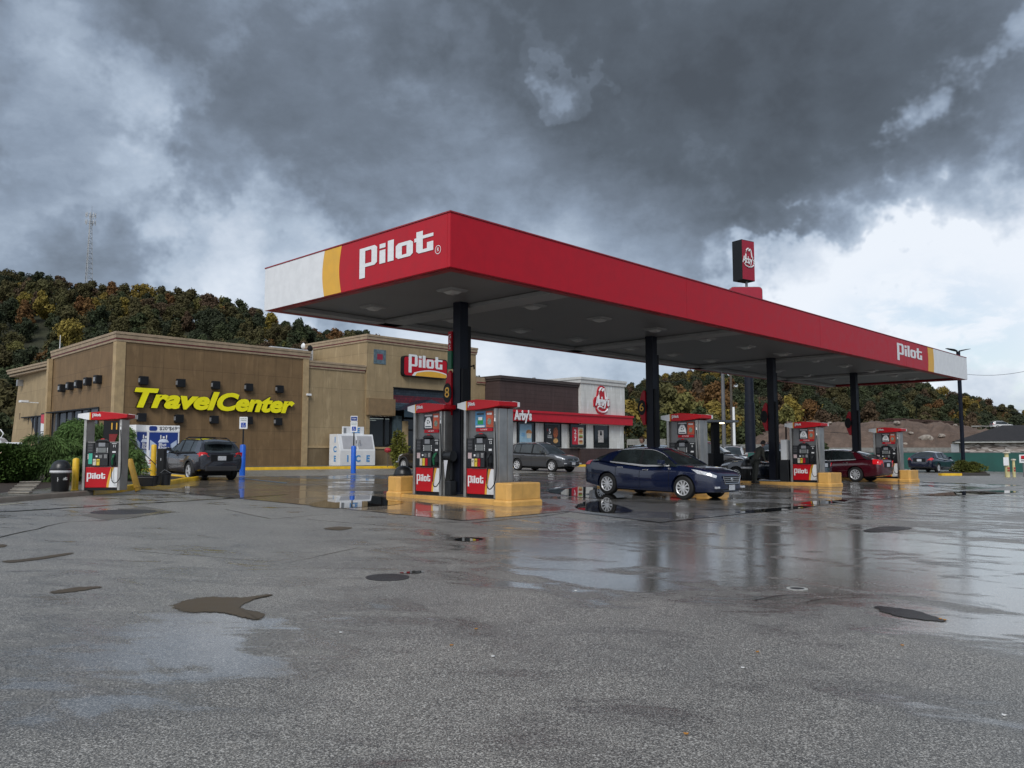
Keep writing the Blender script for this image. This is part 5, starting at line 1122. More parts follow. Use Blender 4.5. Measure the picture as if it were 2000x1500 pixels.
def park_sign(px, py, label, top_plate):
    c = G(px, py); t = empty('accessible_parking_sign', c, R(8), label, 'parking sign', 'accessible parking signs on blue posts')
    MB().lathe([(.001, -.1), (.125, -.1), (.125, 1.28), (.10, 1.33), (.001, 1.35)], n=20).build('bollard', BLUE, t, smooth=True)
    MB().box(-.03, .03, -.02, .02, 1.3, 2.15).build('pole', BLACKM, t)
    z0_ = 2.02; pl = MB().prism(rr(-.17, .17, z0_, z0_+.52, .03), 1, -.04, -.021).build('plate', WHITE, t)
    if top_plate: tp = MB().prism(rr(-.17, .17, z0_+.53, z0_+.80, .03), 1, -.04, -.021).build('van_plate', WHITE, t); MB().box(-.15, .15, -.045, -.041, z0_+.56, z0_+.76).build('blue_field', DBLUE, tp); text('VAN', WHITE, tp, (0, -.047, z0_+.66), .10, ext=.001, off=.005)
    bf = MB().prism(rr(-.10, .10, z0_+.06, z0_+.27, .02), 1, -.045, -.041).build('blue_square', M('sign_blue', (.01, .06, .38), .4), pl)
    # wheelchair figure
    MB().lathe([(.001, 0), (.016, 0), (.016, .003), (.001, .003)], (-.01, -.049, z0_+.235), 10, 1).tube([(-.01, -.047, z0_+.215), (-.005, -.047, z0_+.155), (.035, -.047, z0_+.15), (.055, -.047, z0_+.10)], .008, 6).tube([(.0+.045*math.cos(a), -.047, z0_+.13+.045*math.sin(a)) for a in [1.9+i*.4 for i in range(11)]], .007, 6).build('wheelchair_symbol', WHITE, bf)
    text('RESERVED', GREEN, pl, (0, -.045, z0_+.44), .06, ext=.001, off=.002); text('PARKING', GREEN, pl, (0, -.045, z0_+.36), .06, ext=.001, off=.002)
park_sign(473, 929, 'blue-posted parking sign right behind the dark crossover', False)
park_sign(690, 924, 'blue-posted parking sign with two plates in front of the ice chest', True)

# ================================================================== CARS
def lin(pts):
    xs_ = [p[0] for p in pts]; ys_ = [p[1] for p in pts]
    return lambda x: float(np.interp(x, xs_, ys_))
def smooth_fn(pts):
    f = lin(pts); return lambda x: (f(x-.06)+2*f(x)+f(x+.06))/4
class CarShape:
    def __init__(s, P):
        s.__dict__.update(P); h = s.L/2
        s.top = smooth_fn(s.topline); s.wid = lin(s.plan); s.bot = lin(s.under)
        s.roof = smooth_fn(s.roofline)
    def body(s, x, v):               # v 0 (centre bottom) .. 1 (centre top), right-hand side positive y
        w, zt_, zb_ = s.wid(x), s.top(x), s.bot(x); h = zt_-zb_
        prof = [(0, 0), (.80, 0), (.955, .05), (.985, .20), (1., .45), (.995, .66), (.975, .80), (.93, .90), (.84, .965), (.5, .995), (0, 1.0)]
        t_ = v*(len(prof)-1); i = min(int(t_), len(prof)-2); f = t_-i
        a, b = prof[i], prof[i+1]; return Vector((x, w*(a[0]+(b[0]-a[0])*f), zb_+h*(a[1]+(b[1]-a[1])*f)))
    def cab(s, x, v):                # 0 belt .. 1 roof centre
        zb_ = s.top(x)-.05; zt_ = max(s.roof(x), zb_+.002); h = zt_-zb_; k = min(1, h/.45)
        wb = s.wid(x)*s.beltw; wt = wb-(wb-s.roofw)*k
        prof = [(0, 0), (.35, .38), (.68, .70), (.84, .84), (.93, .90)]
        if v <= .6:
            t_ = v/.6*4; i = min(int(t_), 3); f = t_-i; a, b = prof[i], prof[i+1]
            return Vector((x, wb+(wt-wb)*(a[0]+(b[0]-a[0])*f), zb_+h*(a[1]+(b[1]-a[1])*f)))
        u = (v-.6)/.4; yv = wb+(wt-wb)*.93
        return Vector((x, yv*(1-u), zb_+h*(.90+.10*math.sin(u*PI/2))))
    def patch(s, fn, x0, x1, v0, v1, off, nx=10, nv=6, side=1, x_at=None):
        m = MB(); g = []
        for i in range(nx+1):
            row = []
            for j in range(nv+1):
                v = v0+(v1-v0)*j/nv
                a, b = (x0, x1) if x_at is None else x_at(j/nv)
                x = a+(b-a)*i/nx; e_ = .01
                p = fn(x, v); dx = fn(x+e_, v)-fn(x-e_, v); dv = fn(x, min(1, v+e_))-fn(x, max(0, v-e_))
                n = dx.cross(dv)
                n = n.normalized() if n.length > 1e-9 else Vector((0, 0, 1))
                if n.dot(Vector((0, p.y if p.y > .02 else .02, p.z-.75))) < 0: n = -n
                q = p+n*off; row.append((q.x, q.y*side, q.z))
            g.append(row)
        vs = [p for r_ in g for p in r_]; w_ = nv+1
        m.add(vs, [(i*w_+j, (i+1)*w_+j, (i+1)*w_+j+1, i*w_+j+1) for i in range(nx) for j in range(nv)]); return m
def merge(*ms):
    m = MB()
    for q in ms: m.add(q.v, q.f)
    return m
def make_car(P, loc, heading, paint, name, label, cat='car', group=None, spokes=10, extras=()):
    c = CarShape(P); t = empty(name, loc, 0, label, cat, group)
    # heading: compass angle; tilt with the lot
    hx, hy = math.sin(R(heading)), math.cos(R(heading))
    zx = Vector((hx, hy, GA*hx+GB*hy)).normalized(); up = Vector((-GA, -GB, 1)).normalized(); yy = up.cross(zx).normalized(); zz = zx.cross(yy)
    t.rotation_euler = Matrix((zx, yy, zz)).transposed().to_euler()
    L, wb = c.L, c.wheelbase; h = L/2
    # body
    NX, NV = 56, 30
    xs_ = [-h+L*(.5-.5*math.cos(PI*i/NX))*.35+L*(i/NX)*.65 for i in range(NX+1)]
    rings = []
    for x in xs_:
        half = [c.body(x, j/NV) for j in range(NV+1)]
        rings.append([(p.x, p.y, p.z) for p in half]+[(p.x, -p.y, p.z) for p in half[-2:0:-1]])
    bo = MB().loft(rings).build('body', paint, t, smooth=True, ang=40)
    cut = MB(); xr_, xf_ = c.rear_axle, c.rear_axle+wb; wr = c.wr
    for x in (xr_, xf_):
        for s_ in (-1, 1): cut.lathe([(.001, c.W/2-.30), (wr*1.17, c.W/2-.30), (wr*1.17, c.W/2+.3), (.001, c.W/2+.3)] if s_ > 0 else [(.001, -c.W/2-.3), (wr*1.17, -c.W/2-.3), (wr*1.17, -c.W/2+.30), (.001, -c.W/2+.30)], (x, 0, wr), 28, 1)
    co = cut.build('cutter', BLACKM); co.parent = t
    md = bo.modifiers.new('arches', 'BOOLEAN'); md.object = co; md.operation = 'DIFFERENCE'; md.solver = 'EXACT'
    bpy.context.view_layer.update(); me = bpy.data.meshes.new_from_object(bo.evaluated_get(bpy.context.evaluated_depsgraph_get()))
    bo.modifiers.clear(); bo.data = me; me.materials.clear(); me.materials.append(paint); bpy.data.objects.remove(co)
    me.polygons.foreach_set('use_smooth', [True]*len(me.polygons)); me.set_sharp_from_angle(angle=R(32))
    # greenhouse
    g0, g1 = c.cabx; rings = []; NX = 44; NV = 20
    for i in range(NX+1):
        x = g0+(g1-g0)*i/NX; half = [c.cab(x, j/NV) for j in range(NV+1)]
        rings.append([(p.x, p.y, p.z) for p in half]+[(p.x, -p.y, p.z) for p in half[-2::-1]])
    MB().loft(rings, cap=True, closed=True).build('windows', M('car_glass', (.022, .029, .031), .05, var=.5, scale=1.2, spec=.8), t, smooth=True, ang=50)
    r0, r1 = c.roofx
    m = c.patch(c.cab, r0, r1, .57, 1., .010, 24, 10); m2 = c.patch(c.cab, r0, r1, .57, 1., .010, 24, 10, -1)
    merge(m, m2).build('roof', paint, t, smooth=True)
    pil = []
    for s_ in (1, -1):
        pil += [c.patch(c.cab, r1, g1-.03, .53, .66, .010, 16, 4, s_), c.patch(c.cab, g0+.03, r0, .50, .68, .010, 16, 4, s_)]
        xc0, xc1 = c.cpillar
        pil.append(c.patch(c.cab, xc0, xc1, .0, .58, .011, 8, 8, s_, x_at=lambda f: (xc0+(r0-xc0)*f*.55, xc1+(r0-xc0)*f*.45)))
    for q in pil: q.build('roof_pillar', paint, t, smooth=True)
    bp = [c.patch(c.cab, c.bp-.05, c.bp+.05, .04, .55, .008, 2, 6, s_) for s_ in (1, -1)]
    if hasattr(c, 'dp'): bp += [c.patch(c.cab, c.dp-.02, c.dp+.02, .04, .55, .008, 2, 6, s_) for s_ in (1, -1)]
    bp += [c.patch(c.cab, c.bp+.75, c.bp+.78, .04, .50, .008, 2, 6, s_) for s_ in (1, -1)] if 1 else []
    for q in bp: q.build('window_pillar', BLACKM, t)
    for s_ in (1, -1): c.patch(c.cab, c.trim[0], c.trim[1], .0, .035, .014, 20, 1, s_).build('window_trim', TRIMS if P.get('chrome') else BLACKM, t)
    for s_ in (1, -1): c.patch(c.cab, c.trim[0]+.15, c.trim[1]-.15, .50, .56, .014, 20, 1, s_).build('window_trim', TRIMS if P.get('chrome') else BLACKM, t)
    # seams, handles
    sm = MB()
    for x in c.seams:
        for s_ in (1, -1): q = c.patch(c.body, x-.007, x+.007, .18, .80, .0025, 1, 12, s_); sm.add(q.v, q.f)
    sm.build('door_gap', BLACKM, t)
    for x in c.handles:
        for s_ in (1, -1):
            q = c.body(x, .62); MB().box(x-.10, x+.10, s_*q.y-.02, s_*q.y+.035, q.z-.018, q.z+.018).build('door_handle', CHROME if P.get('chrome') else paint, t, bevel=.008)
    for s_ in (1, -1): c.patch(c.body, xr_+wr*1.2, xf_-wr*1.2, .06, .24, .006, 10, 3, s_).build('sill_trim', BLACKM if P.get('clad') else paint, t)
    if P.get('clad'):
        for x in (xr_, xf_):
            for s_ in (1, -1):
                q = MB(); rg = []
                for i in range(17):
                    a = -.12+(PI+.24)*i/16; rg.append([(x+rr_*wr*math.cos(a), s_*yv, wr+rr_*wr*math.sin(a)) for rr_, yv in ((1.16, c.W/2-.08), (1.16, c.W/2+.012), (1.34, c.W/2+.006), (1.34, c.W/2-.08))])
                q.loft(rg).build('wheel_arch', M('cladding', (.03, .03, .032), .6, var=.1), t, smooth=True)
        MB().box(-h-.012, -h+.1, -.6, .6, .36, .55).build('lower_bumper', MATS['cladding'], t, bevel=.03)
    # wheels
    for x in (xr_, xf_):
        for s_ in (-1, 1):
            yo = s_*(c.W/2-.115); wt_ = .11
            wh = MB().lathe([(wr*.64, -wt_), (wr*.92, -wt_), (wr, -wt_*.7), (wr, wt_*.7), (wr*.92, wt_), (wr*.64, wt_)], (0, 0, 0), 30, 1).build('wheel', RUBBER, t, smooth=True); wh.location = (x, yo, wr)
            rm = MB().lathe([(.009, -.05*s_), (wr*.655, -.05*s_), (wr*.655, .01*s_), (.001, .01*s_)], (0, 0, 0), 30, 1).build('wheel_well', M('rim_dark', (.02, .02, .022), .5), wh)
            m = MB().lathe([(wr*.60, wt_*.7*s_), (wr*.67, wt_*1.0*s_), (wr*.65, wt_*1.03*s_), (wr*.58, wt_*.85*s_)], (0, 0, 0), 30, 1)
            for i in range(spokes):
                a = 2*PI*i/spokes; ca, sa = math.cos(a), math.sin(a); pw = .030 if spokes > 7 else .05
                def rp(r_, o_, y_): return (r_*ca-o_*sa, y_, r_*sa+o_*ca)
                y_o, y_i = wt_*.93*s_, wt_*.70*s_
                m.add([rp(.03, -pw*.6, y_i), rp(wr*.62, -pw, y_i), rp(wr*.62, pw, y_i), rp(.03, pw*.6, y_i), rp(.03, -pw*.5, y_o), rp(wr*.62, -pw*.8, y_o), rp(wr*.62, pw*.8, y_o), rp(.03, pw*.5, y_o)], [(0, 3, 2, 1), (4, 5, 6, 7), (0, 1, 5, 4), (1, 2, 6, 5), (2, 3, 7, 6), (3, 0, 4, 7)])
            m.lathe([(.001, wt_*.6*s_), (.055, wt_*.6*s_), (.05, wt_*.97*s_), (.001, wt_*1.0*s_)], (0, 0, 0), 14, 1); m.build('rim', RIM, wh, smooth=True)
        MB().box(x-wr*1.1, x+wr*1.1, -c.W/2+.32, c.W/2-.32, .25, .62).build('axle_housing', BLACKM, t)
    MB().box(xr_-.3, xf_+.3, -c.W/2+.25, c.W/2-.25, .17, .4).build('underbody', BLACKM, t)
    # lamps, grille, plates
    for s_ in (1, -1):
        hx0, hx1, hv0, hv1 = c.head; hl = c.patch(c.body, hx0, hx1, hv0, hv1, .008, 8, 4, s_, x_at=lambda f: (hx0-.22*f, hx1)); hl.build('headlight', LAMPW, t, smooth=True)
        tx0_, tx1_, tv0, tv1 = c.tail; tl = c.patch(c.body, tx0_, tx1_, tv0, tv1, .010, 8, 4, s_, x_at=lambda f: (tx0_, tx1_+.05*f)); tl.build('taillight', LAMPR, t, smooth=True)
    w0, zf = c.wid(h-.02), c.top(h)
    gz0, gz1 = c.grille
    for s_ in (1, -1):
        MB().loft([[(h-.04-.14, s_*w0*1.02, gz1-.06), (h-.03-.14, s_*w0*1.02, gz1-.12)], [(h+.008, s_*w0*.66, gz1-.02), (h+.015, s_*w0*.66, gz1-.11)]], cap=False, closed=False).build('front_lamp_face', LAMPW, t)
    gr = MB().prism([(-.46, gz1), (-.36, gz0), (.36, gz0), (.46, gz1)], 0, h-.05, h+.018); gr.build('grille', BLACKM, t, bevel=.01)
    q = MB()
    for i in range(3): zc_ = gz0+(gz1-gz0)*(.25+.27*i); ww = .36+.10*(zc_-gz0)/(gz1-gz0)-.03; q.box(h+.018, h+.026, -ww, ww, zc_-.010, zc_+.010)
    q.tube([(h+.022, -.46, gz1+.01), (h+.022, -.36, gz0-.01), (h+.022, .36, gz0-.01), (h+.022, .46, gz1+.01)], .016, 6); q.lathe([(.001, 0), (.06, 0), (.05, .012), (.001, .012)], (h+.024, 0, (gz0+gz1)/2+.01), 14, 0); q.build('grille_trim', CHROME, t)
    MB().box(h-.06, h+.012, -.55, .55, c.bot(h)+.03, gz0-.16).build('lower_intake', BLACKM, t, bevel=.02)
    MB().box(h+.02, h+.03, -.155, .155, gz0-.20, gz0-.05).build('front_plate', PLATE, t)
    for s_ in (1, -1): MB().box(h-.07, h+.004, s_*.68-.09, s_*.68+.09, gz0-.15, gz0-.09).build('fog_lamp', LAMPW, t, bevel=.01)
    pz = c.rear_plate; MB().box(-h-.03, -h-.012, -.155, .155, pz-.08, pz+.08).build('rear_plate', PLATE, t); MB().box(-h-.014, -h+.02, -.42, .42, pz-.11, pz+.14).build('plate_recess', BLACKM, t, bevel=.015)
    for s_ in (1, -1):
        tl = c.tailz; MB().loft([[(-h+.02, s_*.80*w0/.8*.62, tl[0]), (-h+.02, s_*.62, tl[1]), (-h-.006, s_*.62, tl[1]), (-h-.006, s_*.50, tl[0])], [(-h+.12, s_*(c.wid(-h+.1)+.004), tl[0]), (-h+.12, s_*(c.wid(-h+.1)+.004), tl[1]), (-h+.09, s_*(c.wid(-h+.07)+.01), tl[1]), (-h+.09, s_*(c.wid(-h+.07)+.01), tl[0])]]).build('tail_lamp_face', LAMPR, t)
    # mirrors
    xm = c.cabx[1]-.42
    for s_ in (1, -1):
        q = c.cab(xm, .05); MB().loft([[(xm-.06, s_*(q.y+.06), q.z+.02), (xm+.06, s_*(q.y+.06), q.z+.02), (xm+.06, s_*(q.y+.06), q.z+.15), (xm-.06, s_*(q.y+.06), q.z+.15)], [(xm-.07, s_*(q.y+.25), q.z+.04), (xm+.03, s_*(q.y+.25), q.z+.05), (xm+.03, s_*(q.y+.24), q.z+.15), (xm-.07, s_*(q.y+.24), q.z+.16)]]).box(xm-.02, xm+.04, min(s_*q.y, s_*(q.y+.1)), max(s_*q.y, s_*(q.y+.1)), q.z, q.z+.05).build('mirror', paint, t, smooth=True, ang=60)
    if P.get('rails'):
        for s_ in (1, -1):
            pts = [c.cab(x, .66) for x in np.linspace(r0+.1, r1-.1, 7)]; pts = [(p.x, s_*p.y, p.z+(.07 if 0 < i < 6 else .01)) for i, p in enumerate(pts)]
            MB().tube(pts, .02, 6).build('roof_rail', ALU if P['rails'] == 2 else BLACKM, t)
        for x in (r0+.5, r1-.45):
            p = c.cab(x, .66); MB().box(x-.03, x+.03, -p.y, p.y, p.z+.075, p.z+.105).build('roof_bar', BLACKM, t)
    if P.get('style') == 'suv':
        MB().box(c.cabx[0]-.05, c.cabx[0]+.25, -.55, .55, c.roof(r0)-.03, c.roof(r0)+.0).build('rear_spoiler', paint, t, bevel=.01)
        MB().tube([(-h-.0+.12, -.1, c.top(-h)+.12), (-h+.10, .35, c.top(-h)+.18)], .012, 6).build('rear_wiper', BLACKM, t)
    return t
SEDAN = dict(L=4.86, W=1.85, wheelbase=2.78, rear_axle=-1.38, wr=.335, chrome=True,
    topline=[(-2.43, .88), (-2.40, 1.02), (-2.25, 1.07), (-1.7, 1.10), (-1.2, 1.04), (0, .95), (1.0, .99), (1.3, .98), (1.8, .935), (2.15, .86), (2.34, .775), (2.43, .66)],
    plan=[(-2.43, .62), (-2.40, .76), (-2.30, .85), (-2.0, .90), (-1.4, .925), (1.2, .92), (1.8, .89), (2.1, .83), (2.3, .72), (2.40, .58), (2.43, .48)],
    under=[(-2.43, .42), (-2.3, .32), (-1.9, .24), (-1.4, .18), (1.4, .18), (1.9, .20), (2.3, .22), (2.43, .27)],
    roofline=[(-2.0, 1.03), (-1.85, 1.13), (-1.4, 1.34), (-1.0, 1.45), (-.5, 1.495), (0, 1.495), (.25, 1.47), (.58, 1.34), (.90, 1.14), (1.14, .98)],
    cabx=(-1.95, 1.13), roofx=(-.95, .38), beltw=.93, roofw=.60, cpillar=(-1.75, -1.28), bp=-.16, trim=(-1.3, .90), seams=(-1.05, -.14, .92), handles=(-.90, .06),
    head=(1.86, 2.34, .58, .70), tail=(-2.40, -2.12, .60, .80), grille=(.50, .70), rear_plate=.86, tailz=(.80, .96))
def navy(): return M('navy_car_paint', (.003, .008, .036), .25, var=0, coat=1, spec=.5)
a_ = G(1332, 974); b_ = G(1187, 963)
dirA = V(.70, -.715, 0).normalized()
# front-left.. the near side wheels are on the viewer's side (vehicle right when heading right)
near = dirA.cross(V(0, 0, 1)).normalized()      # points to the viewer side
fw = V(4.98, 23.55, 0); ctr = fw-dirA*1.40-near*.80*1
if near.y > 0: near = -near; ctr = fw-dirA*1.40-near*.80
ctr.z = gz(ctr.x, ctr.y)
make_car(SEDAN, ctr, math.degrees(math.atan2(dirA.x, dirA.y)), navy(), 'sedan', 'dark blue sedan with silver ten-spoke wheels crossing in front of the second island', group='cars on the forecourt')
SUV = dict(L=4.45, W=1.78, wheelbase=2.63, rear_axle=-1.30, wr=.345, clad=True, rails=1, style='suv',
    topline=[(-2.22, .98), (-2.18, 1.06), (-1.6, 1.08), (0, 1.04), (.95, 1.06), (1.5, 1.0), (1.95, .90), (2.16, .78), (2.22, .68)],
    plan=[(-2.22, .70), (-2.17, .80), (-2.0, .86), (-1.2, .885), (1.2, .88), (1.8, .84), (2.05, .76), (2.17, .64), (2.22, .52)],
    under=[(-2.22, .42), (-1.9, .34), (-1.3, .26), (1.3, .26), (1.9, .28), (2.22, .36)],
    roofline=[(-2.2, 1.00), (-2.05, 1.20), (-1.85, 1.44), (-1.6, 1.53), (-.8, 1.57), (0, 1.57), (.15, 1.55), (.55, 1.36), (.92, 1.12), (1.08, 1.0)],
    cabx=(-2.16, 1.06), roofx=(-1.80, .20), beltw=.93, roofw=.60, cpillar=(-2.08, -1.62), bp=-.22, dp=-1.15, trim=(-1.75, .85), seams=(-1.02, -.20, .86), handles=(-.85, .02),
    head=(1.68, 2.12, .60, .72), tail=(-2.19, -1.93, .66, .84), grille=(.62, .78), rear_plate=.84, tailz=(.90, 1.06))
def place(P, contact, heading, which, side):
    # contact: ground point of one wheel; which 'r'/'f' axle, side +1 = vehicle left
    d = V(math.sin(R(heading)), math.cos(R(heading)), 0); l = V(0, 0, 1).cross(d)
    ax = P['rear_axle']+(P['wheelbase'] if which == 'f' else 0)
    c = V(contact.x, contact.y, 0)-d*ax-l*side*(P['W']/2-.11); c.z = gz(c.x, c.y); return c
make_car(SUV, place(SUV, G(372, 938), -42, 'r', 1), -42, M('graphite_paint', (.022, .024, .032), .22, var=0, coat=1), 'crossover', 'dark graphite crossover with roof rails parked nose to the shop wall', group='cars parked by the shop', spokes=5)
TIG = dict(SUV); TIG.update(clad=False, rails=2, L=4.45, head=(1.68, 2.12, .60, .72), roofline=[(-2.2, 1.02), (-2.12, 1.22), (-1.97, 1.52), (-1.7, 1.61), (-.8, 1.65), (0, 1.65), (.15, 1.62), (.55, 1.42), (.92, 1.14), (1.08, 1.0)])
make_car(TIG, place(TIG, G(1079, 922), 132, 'f', -1), 132, M('mid_grey_paint', (.05, .052, .058), .28, var=0, coat=1), 'crossover', 'mid grey crossover with silver roof rails parked under the restaurant posters', group='cars parked by the shop', spokes=7)
XTS = dict(SEDAN); XTS.update(L=5.1, W=1.88, topline=[(x*1.05, z+.03) for x, z in SEDAN['topline']], plan=[(x*1.05, z*1.01) for x, z in SEDAN['plan']], under=[(x*1.05, z) for x, z in SEDAN['under']], roofline=[(x*1.05, z+.03) for x, z in SEDAN['roofline']], cabx=(-2.05, 1.19), roofx=(-1.0, .36), cpillar=(-1.9, -1.42), trim=(-1.4, .95), wheelbase=2.84, head=(1.95, 2.45, .58, .70), tail=(-2.52, -2.2, .52, .80), tailz=(.72, 1.04), rear_plate=.82, wr=.35)
make_car(XTS, place(XTS, G(1672, 941), -44, 'r', 1), -44, M('maroon_paint', (.06, .004, .010), .22, var=0, coat=1), 'sedan', 'maroon sedan with chrome wheels fuelling between the third and fourth islands', group='cars on the forecourt')
F2 = island(2); c = F2.w(1.7, -IW-1.35); c.z = gz(c.x, c.y)
make_car(SEDAN, c+e2*2.0, -45, M('slate_blue_paint', (.014, .02, .035), .22, var=0, coat=1), 'sedan', 'dark slate sedan behind the third island, its tail showing right of the pump', group='cars on the forecourt')
F1 = island(1); c = F1.w(1.5, -IW-1.6); c.z = gz(c.x, c.y)
HB = dict(SUV); HB.update(clad=False, rails=0, wr=.33, roofline=[(x, z+.06) for x, z in SUV['roofline']])
make_car(HB, c+e2*3.1, -44, M('silver_white_paint', (.45, .46, .48), .25, var=0, coat=1), 'hatchback', 'white hatchback showing only its roof over the dark blue sedan', group='cars on the forecourt')
ALT = dict(SEDAN); ALT.update(wr=.33)
make_car(SEDAN, V(30.6, 59.3, gz(30.6, 59.3)), 47, M('deep_navy_paint', (.004, .007, .022), .22, var=0, coat=1), 'sedan', 'deep navy sedan parked in front of the green screened fence', group='cars by the fence')
BIG = dict(SUV); BIG.update(clad=False, rails=2, L=5.1, topline=[(x*1.14, z+.12) for x, z in SUV['topline']], plan=[(x*1.14, z*1.1) for x, z in SUV['plan']], under=[(x*1.14, z+.05) for x, z in SUV['under']], roofline=[(x*1.14, z+.26) for x, z in TIG['roofline']], W=1.98, wheelbase=3.0, rear_axle=-1.5, wr=.39, cabx=(-2.45, 1.22), roofx=(-2.02, .22), cpillar=(-2.36, -1.9), head=(1.95, 2.42, .60, .72), tail=(-2.5, -2.2, .66, .84), grille=(.74, .96), rear_plate=.95, tailz=(1.0, 1.25), beltw=.94, roofw=.70)
make_car(BIG, V(12.0, 50.0, gz(12., 50.)), 118, M('black_paint', (.008, .008, .010), .22, var=0, coat=1), 'large_suv', 'big black utility vehicle with pale mirrors behind the second pump', group='cars beyond the canopy')
make_car(BIG, V(17.6, 54.5, gz(17.6, 54.5)), 215, M('brick_red_paint', (.12, .012, .010), .22, var=0, coat=1), 'large_suv', 'dull red utility vehicle seen through the gap left of the third column', group='cars beyond the canopy')
make_car(TIG, V(15.9, 58.5, gz(15.9, 58.5)), 200, MATS['silver_white_paint'], 'crossover', 'small white car just right of the black service post', group='cars beyond the canopy')
make_car(SEDAN, V(17.9, 46.2, gz(17.9, 46.2)), -44, MATS['black_paint'], 'sedan', 'dark car whose black roof shows over the maroon sedan', group='cars on the forecourt')

# ================================================================== PEOPLE
def person(P_, rz, label, joints, radii, edges, mat, head, hair=True, clothes=None):
    t = empty('person', P_, rz, label, 'person')
    return t
def skin_body(name, verts, edges, mat, parent, sub=2):
    me = bpy.data.meshes.new(name); me.from_pydata([v[:3] for v in verts], edges, []); o = bpy.data.objects.new(name, me); COL.objects.link(o); o.parent = parent
    sk = o.modifiers.new('skin', 'SKIN'); sk.use_smooth_shade = True
    for i, v in enumerate(verts):
        me.skin_vertices[0].data[i].radius = (v[3], v[4] if len(v) > 4 else v[3])
    me.skin_vertices[0].data[0].use_root = True
    s_ = o.modifiers.new('sub', 'SUBSURF'); s_.levels = s_.render_levels = sub
    bpy.context.view_layer.update(); m2 = bpy.data.meshes.new_from_object(o.evaluated_get(bpy.context.evaluated_depsgraph_get()))
    o.modifiers.clear(); o.data = m2; m2.materials.clear(); m2.materials.append(mat); return o
def make_person(P_, rz, label, lean, top, legs, hairm, handm=SKIN, tall=1.0):
    # local: faces +X, up Z; lean = forward bend of the torso (radians)
    t = empty('person', P_, rz, label, 'person'); t.scale = (tall,)*3
    hz_ = .95; 
    def T_(d, y, f=0.):   # point d metres up the torso from the hips
        return (math.sin(lean)*d+math.cos(lean)*f, y, hz_+math.cos(lean)*d-math.sin(lean)*f)
    vs = [(*T_(0, 0), .14, .11), (*T_(.22, 0), .15, .11), (*T_(.42, 0), .17, .12), (*T_(.53, 0), .09, .08), (*T_(.60, 0), .055, .055),
          (*T_(.47, .18), .065), (*T_(.24, .25, .08), .05), (*T_(.08, .20, .32), .038), (*T_(.47, -.18), .065), (*T_(.24, -.25, .08), .05), (*T_(.10, -.20, .32), .038),
          (0, .10, .86, .10), (.04, .11, .50, .07), (-.02, .12, .10, .05), (.14, .13, .05, .045), (0, -.10, .86, .10), (-.03, -.11, .50, .07), (-.10, -.12, .10, .05), (.06, -.13, .05, .045)]
    ed = [(0, 1), (1, 2), (2, 3), (3, 4), (2, 5), (5, 6), (6, 7), (2, 8), (8, 9), (9, 10), (0, 11), (11, 12), (12, 13), (13, 14), (0, 15), (15, 16), (16, 17), (17, 18)]
    skin_body('body', vs, ed, top, t)
    # head with a face
    hc = Vector(T_(.74, 0, .02)); fwd = .5
    bm = bmesh.new(); bmesh.ops.create_uvsphere(bm, u_segments=24, v_segments=18, radius=1)
    for v in bm.verts:
        x, y, z = v.co; r_ = 1.0
        if z < 0: y *= 1+z*.28; x *= 1+z*.10
        if x > .6: x += .10*math.exp(-((y/.16)**2+((z+.05)/.22)**2))*1.5; x -= .05*math.exp(-(((abs(y)-.36)/.16)**2+((z-.10)/.12)**2))*1.6; x -= .03*math.exp(-((y/.25)**2+((z+.42)/.05)**2))
        v.co = (x*.098, y*.078, z*.118)
    me = bpy.data.meshes.new('head'); bm.to_mesh(me); bm.free(); me.polygons.foreach_set('use_smooth', [True]*len(me.polygons)); me.materials.append(SKIN)
    h = meshobj('head', me, t, hc, (0, lean*.5, 0))
    for s_ in (1, -1):
        e_ = MB().lathe([(.001, -.012), (.010, -.007), (.012, 0), (.010, .007), (.001, .012)], (.083, s_*.030, .012), 10).build('eye', M('eye_dark', (.05, .03, .02), .2, var=0), h)
        MB().lathe([(.001, -.03), (.012, -.02), (.014, 0), (.010, .02), (.001, .03)], (0, s_*.078, 0), 10).build('ear', SKIN, h)
    MB().box(.088, .094, -.022, .022, -.052, -.046).build('mouth', M('lip', (.3, .1, .09), .5), h)
    bm = bmesh.new(); bmesh.ops.create_uvsphere(bm, u_segments=20, v_segments=14, radius=1)
    bmesh.ops.delete(bm, geom=[v for v in bm.verts if v.co.z < -.45 or (v.co.x > .45 and v.co.z < .42)], context='VERTS')
    for v in bm.verts: v.co = (v.co.x*.110-.008, v.co.y*.092, v.co.z*.130+.008)
    me = bpy.data.meshes.new('hair'); bm.to_mesh(me); bm.free(); me.materials.append(hairm); me.polygons.foreach_set('use_smooth', [True]*len(me.polygons)); meshobj('hair', me, h)
    for s_, k in ((1, 7), (-1, 10)):
        p = Vector(vs[k][:3]); hv = [(p.x, p.y, p.z, .024, .018), (p.x+.07, p.y, p.z-.01, .034, .016)]; he = [(0, 1)]
        for f_ in range(4):
            b_ = len(hv); yy = p.y-.027+.018*f_; ln = (.03, .038, .04, .032)[f_]
            hv += [(p.x+.10, yy, p.z-.015, .009), (p.x+.10+ln, yy, p.z-.03, .008), (p.x+.10+ln*1.3, yy, p.z-.055, .007)]; he += [(1, b_), (b_, b_+1), (b_+1, b_+2)]
        b_ = len(hv); hv += [(p.x+.04, p.y-s_*.045, p.z-.01, .010), (p.x+.08, p.y-s_*.055, p.z-.03, .008)]; he += [(0, b_), (b_, b_+1)]
        skin_body('hand', hv, he, handm, t, 1)
    # trousers and shoes as clothing over the body
    lv = [(0, 0, .93, .155, .125), (0, .10, .86, .108), (.04, .11, .50, .080), (-.02, .12, .12, .062), (0, -.10, .86, .108), (-.03, -.11, .50, .080), (-.10, -.12, .12, .062)]
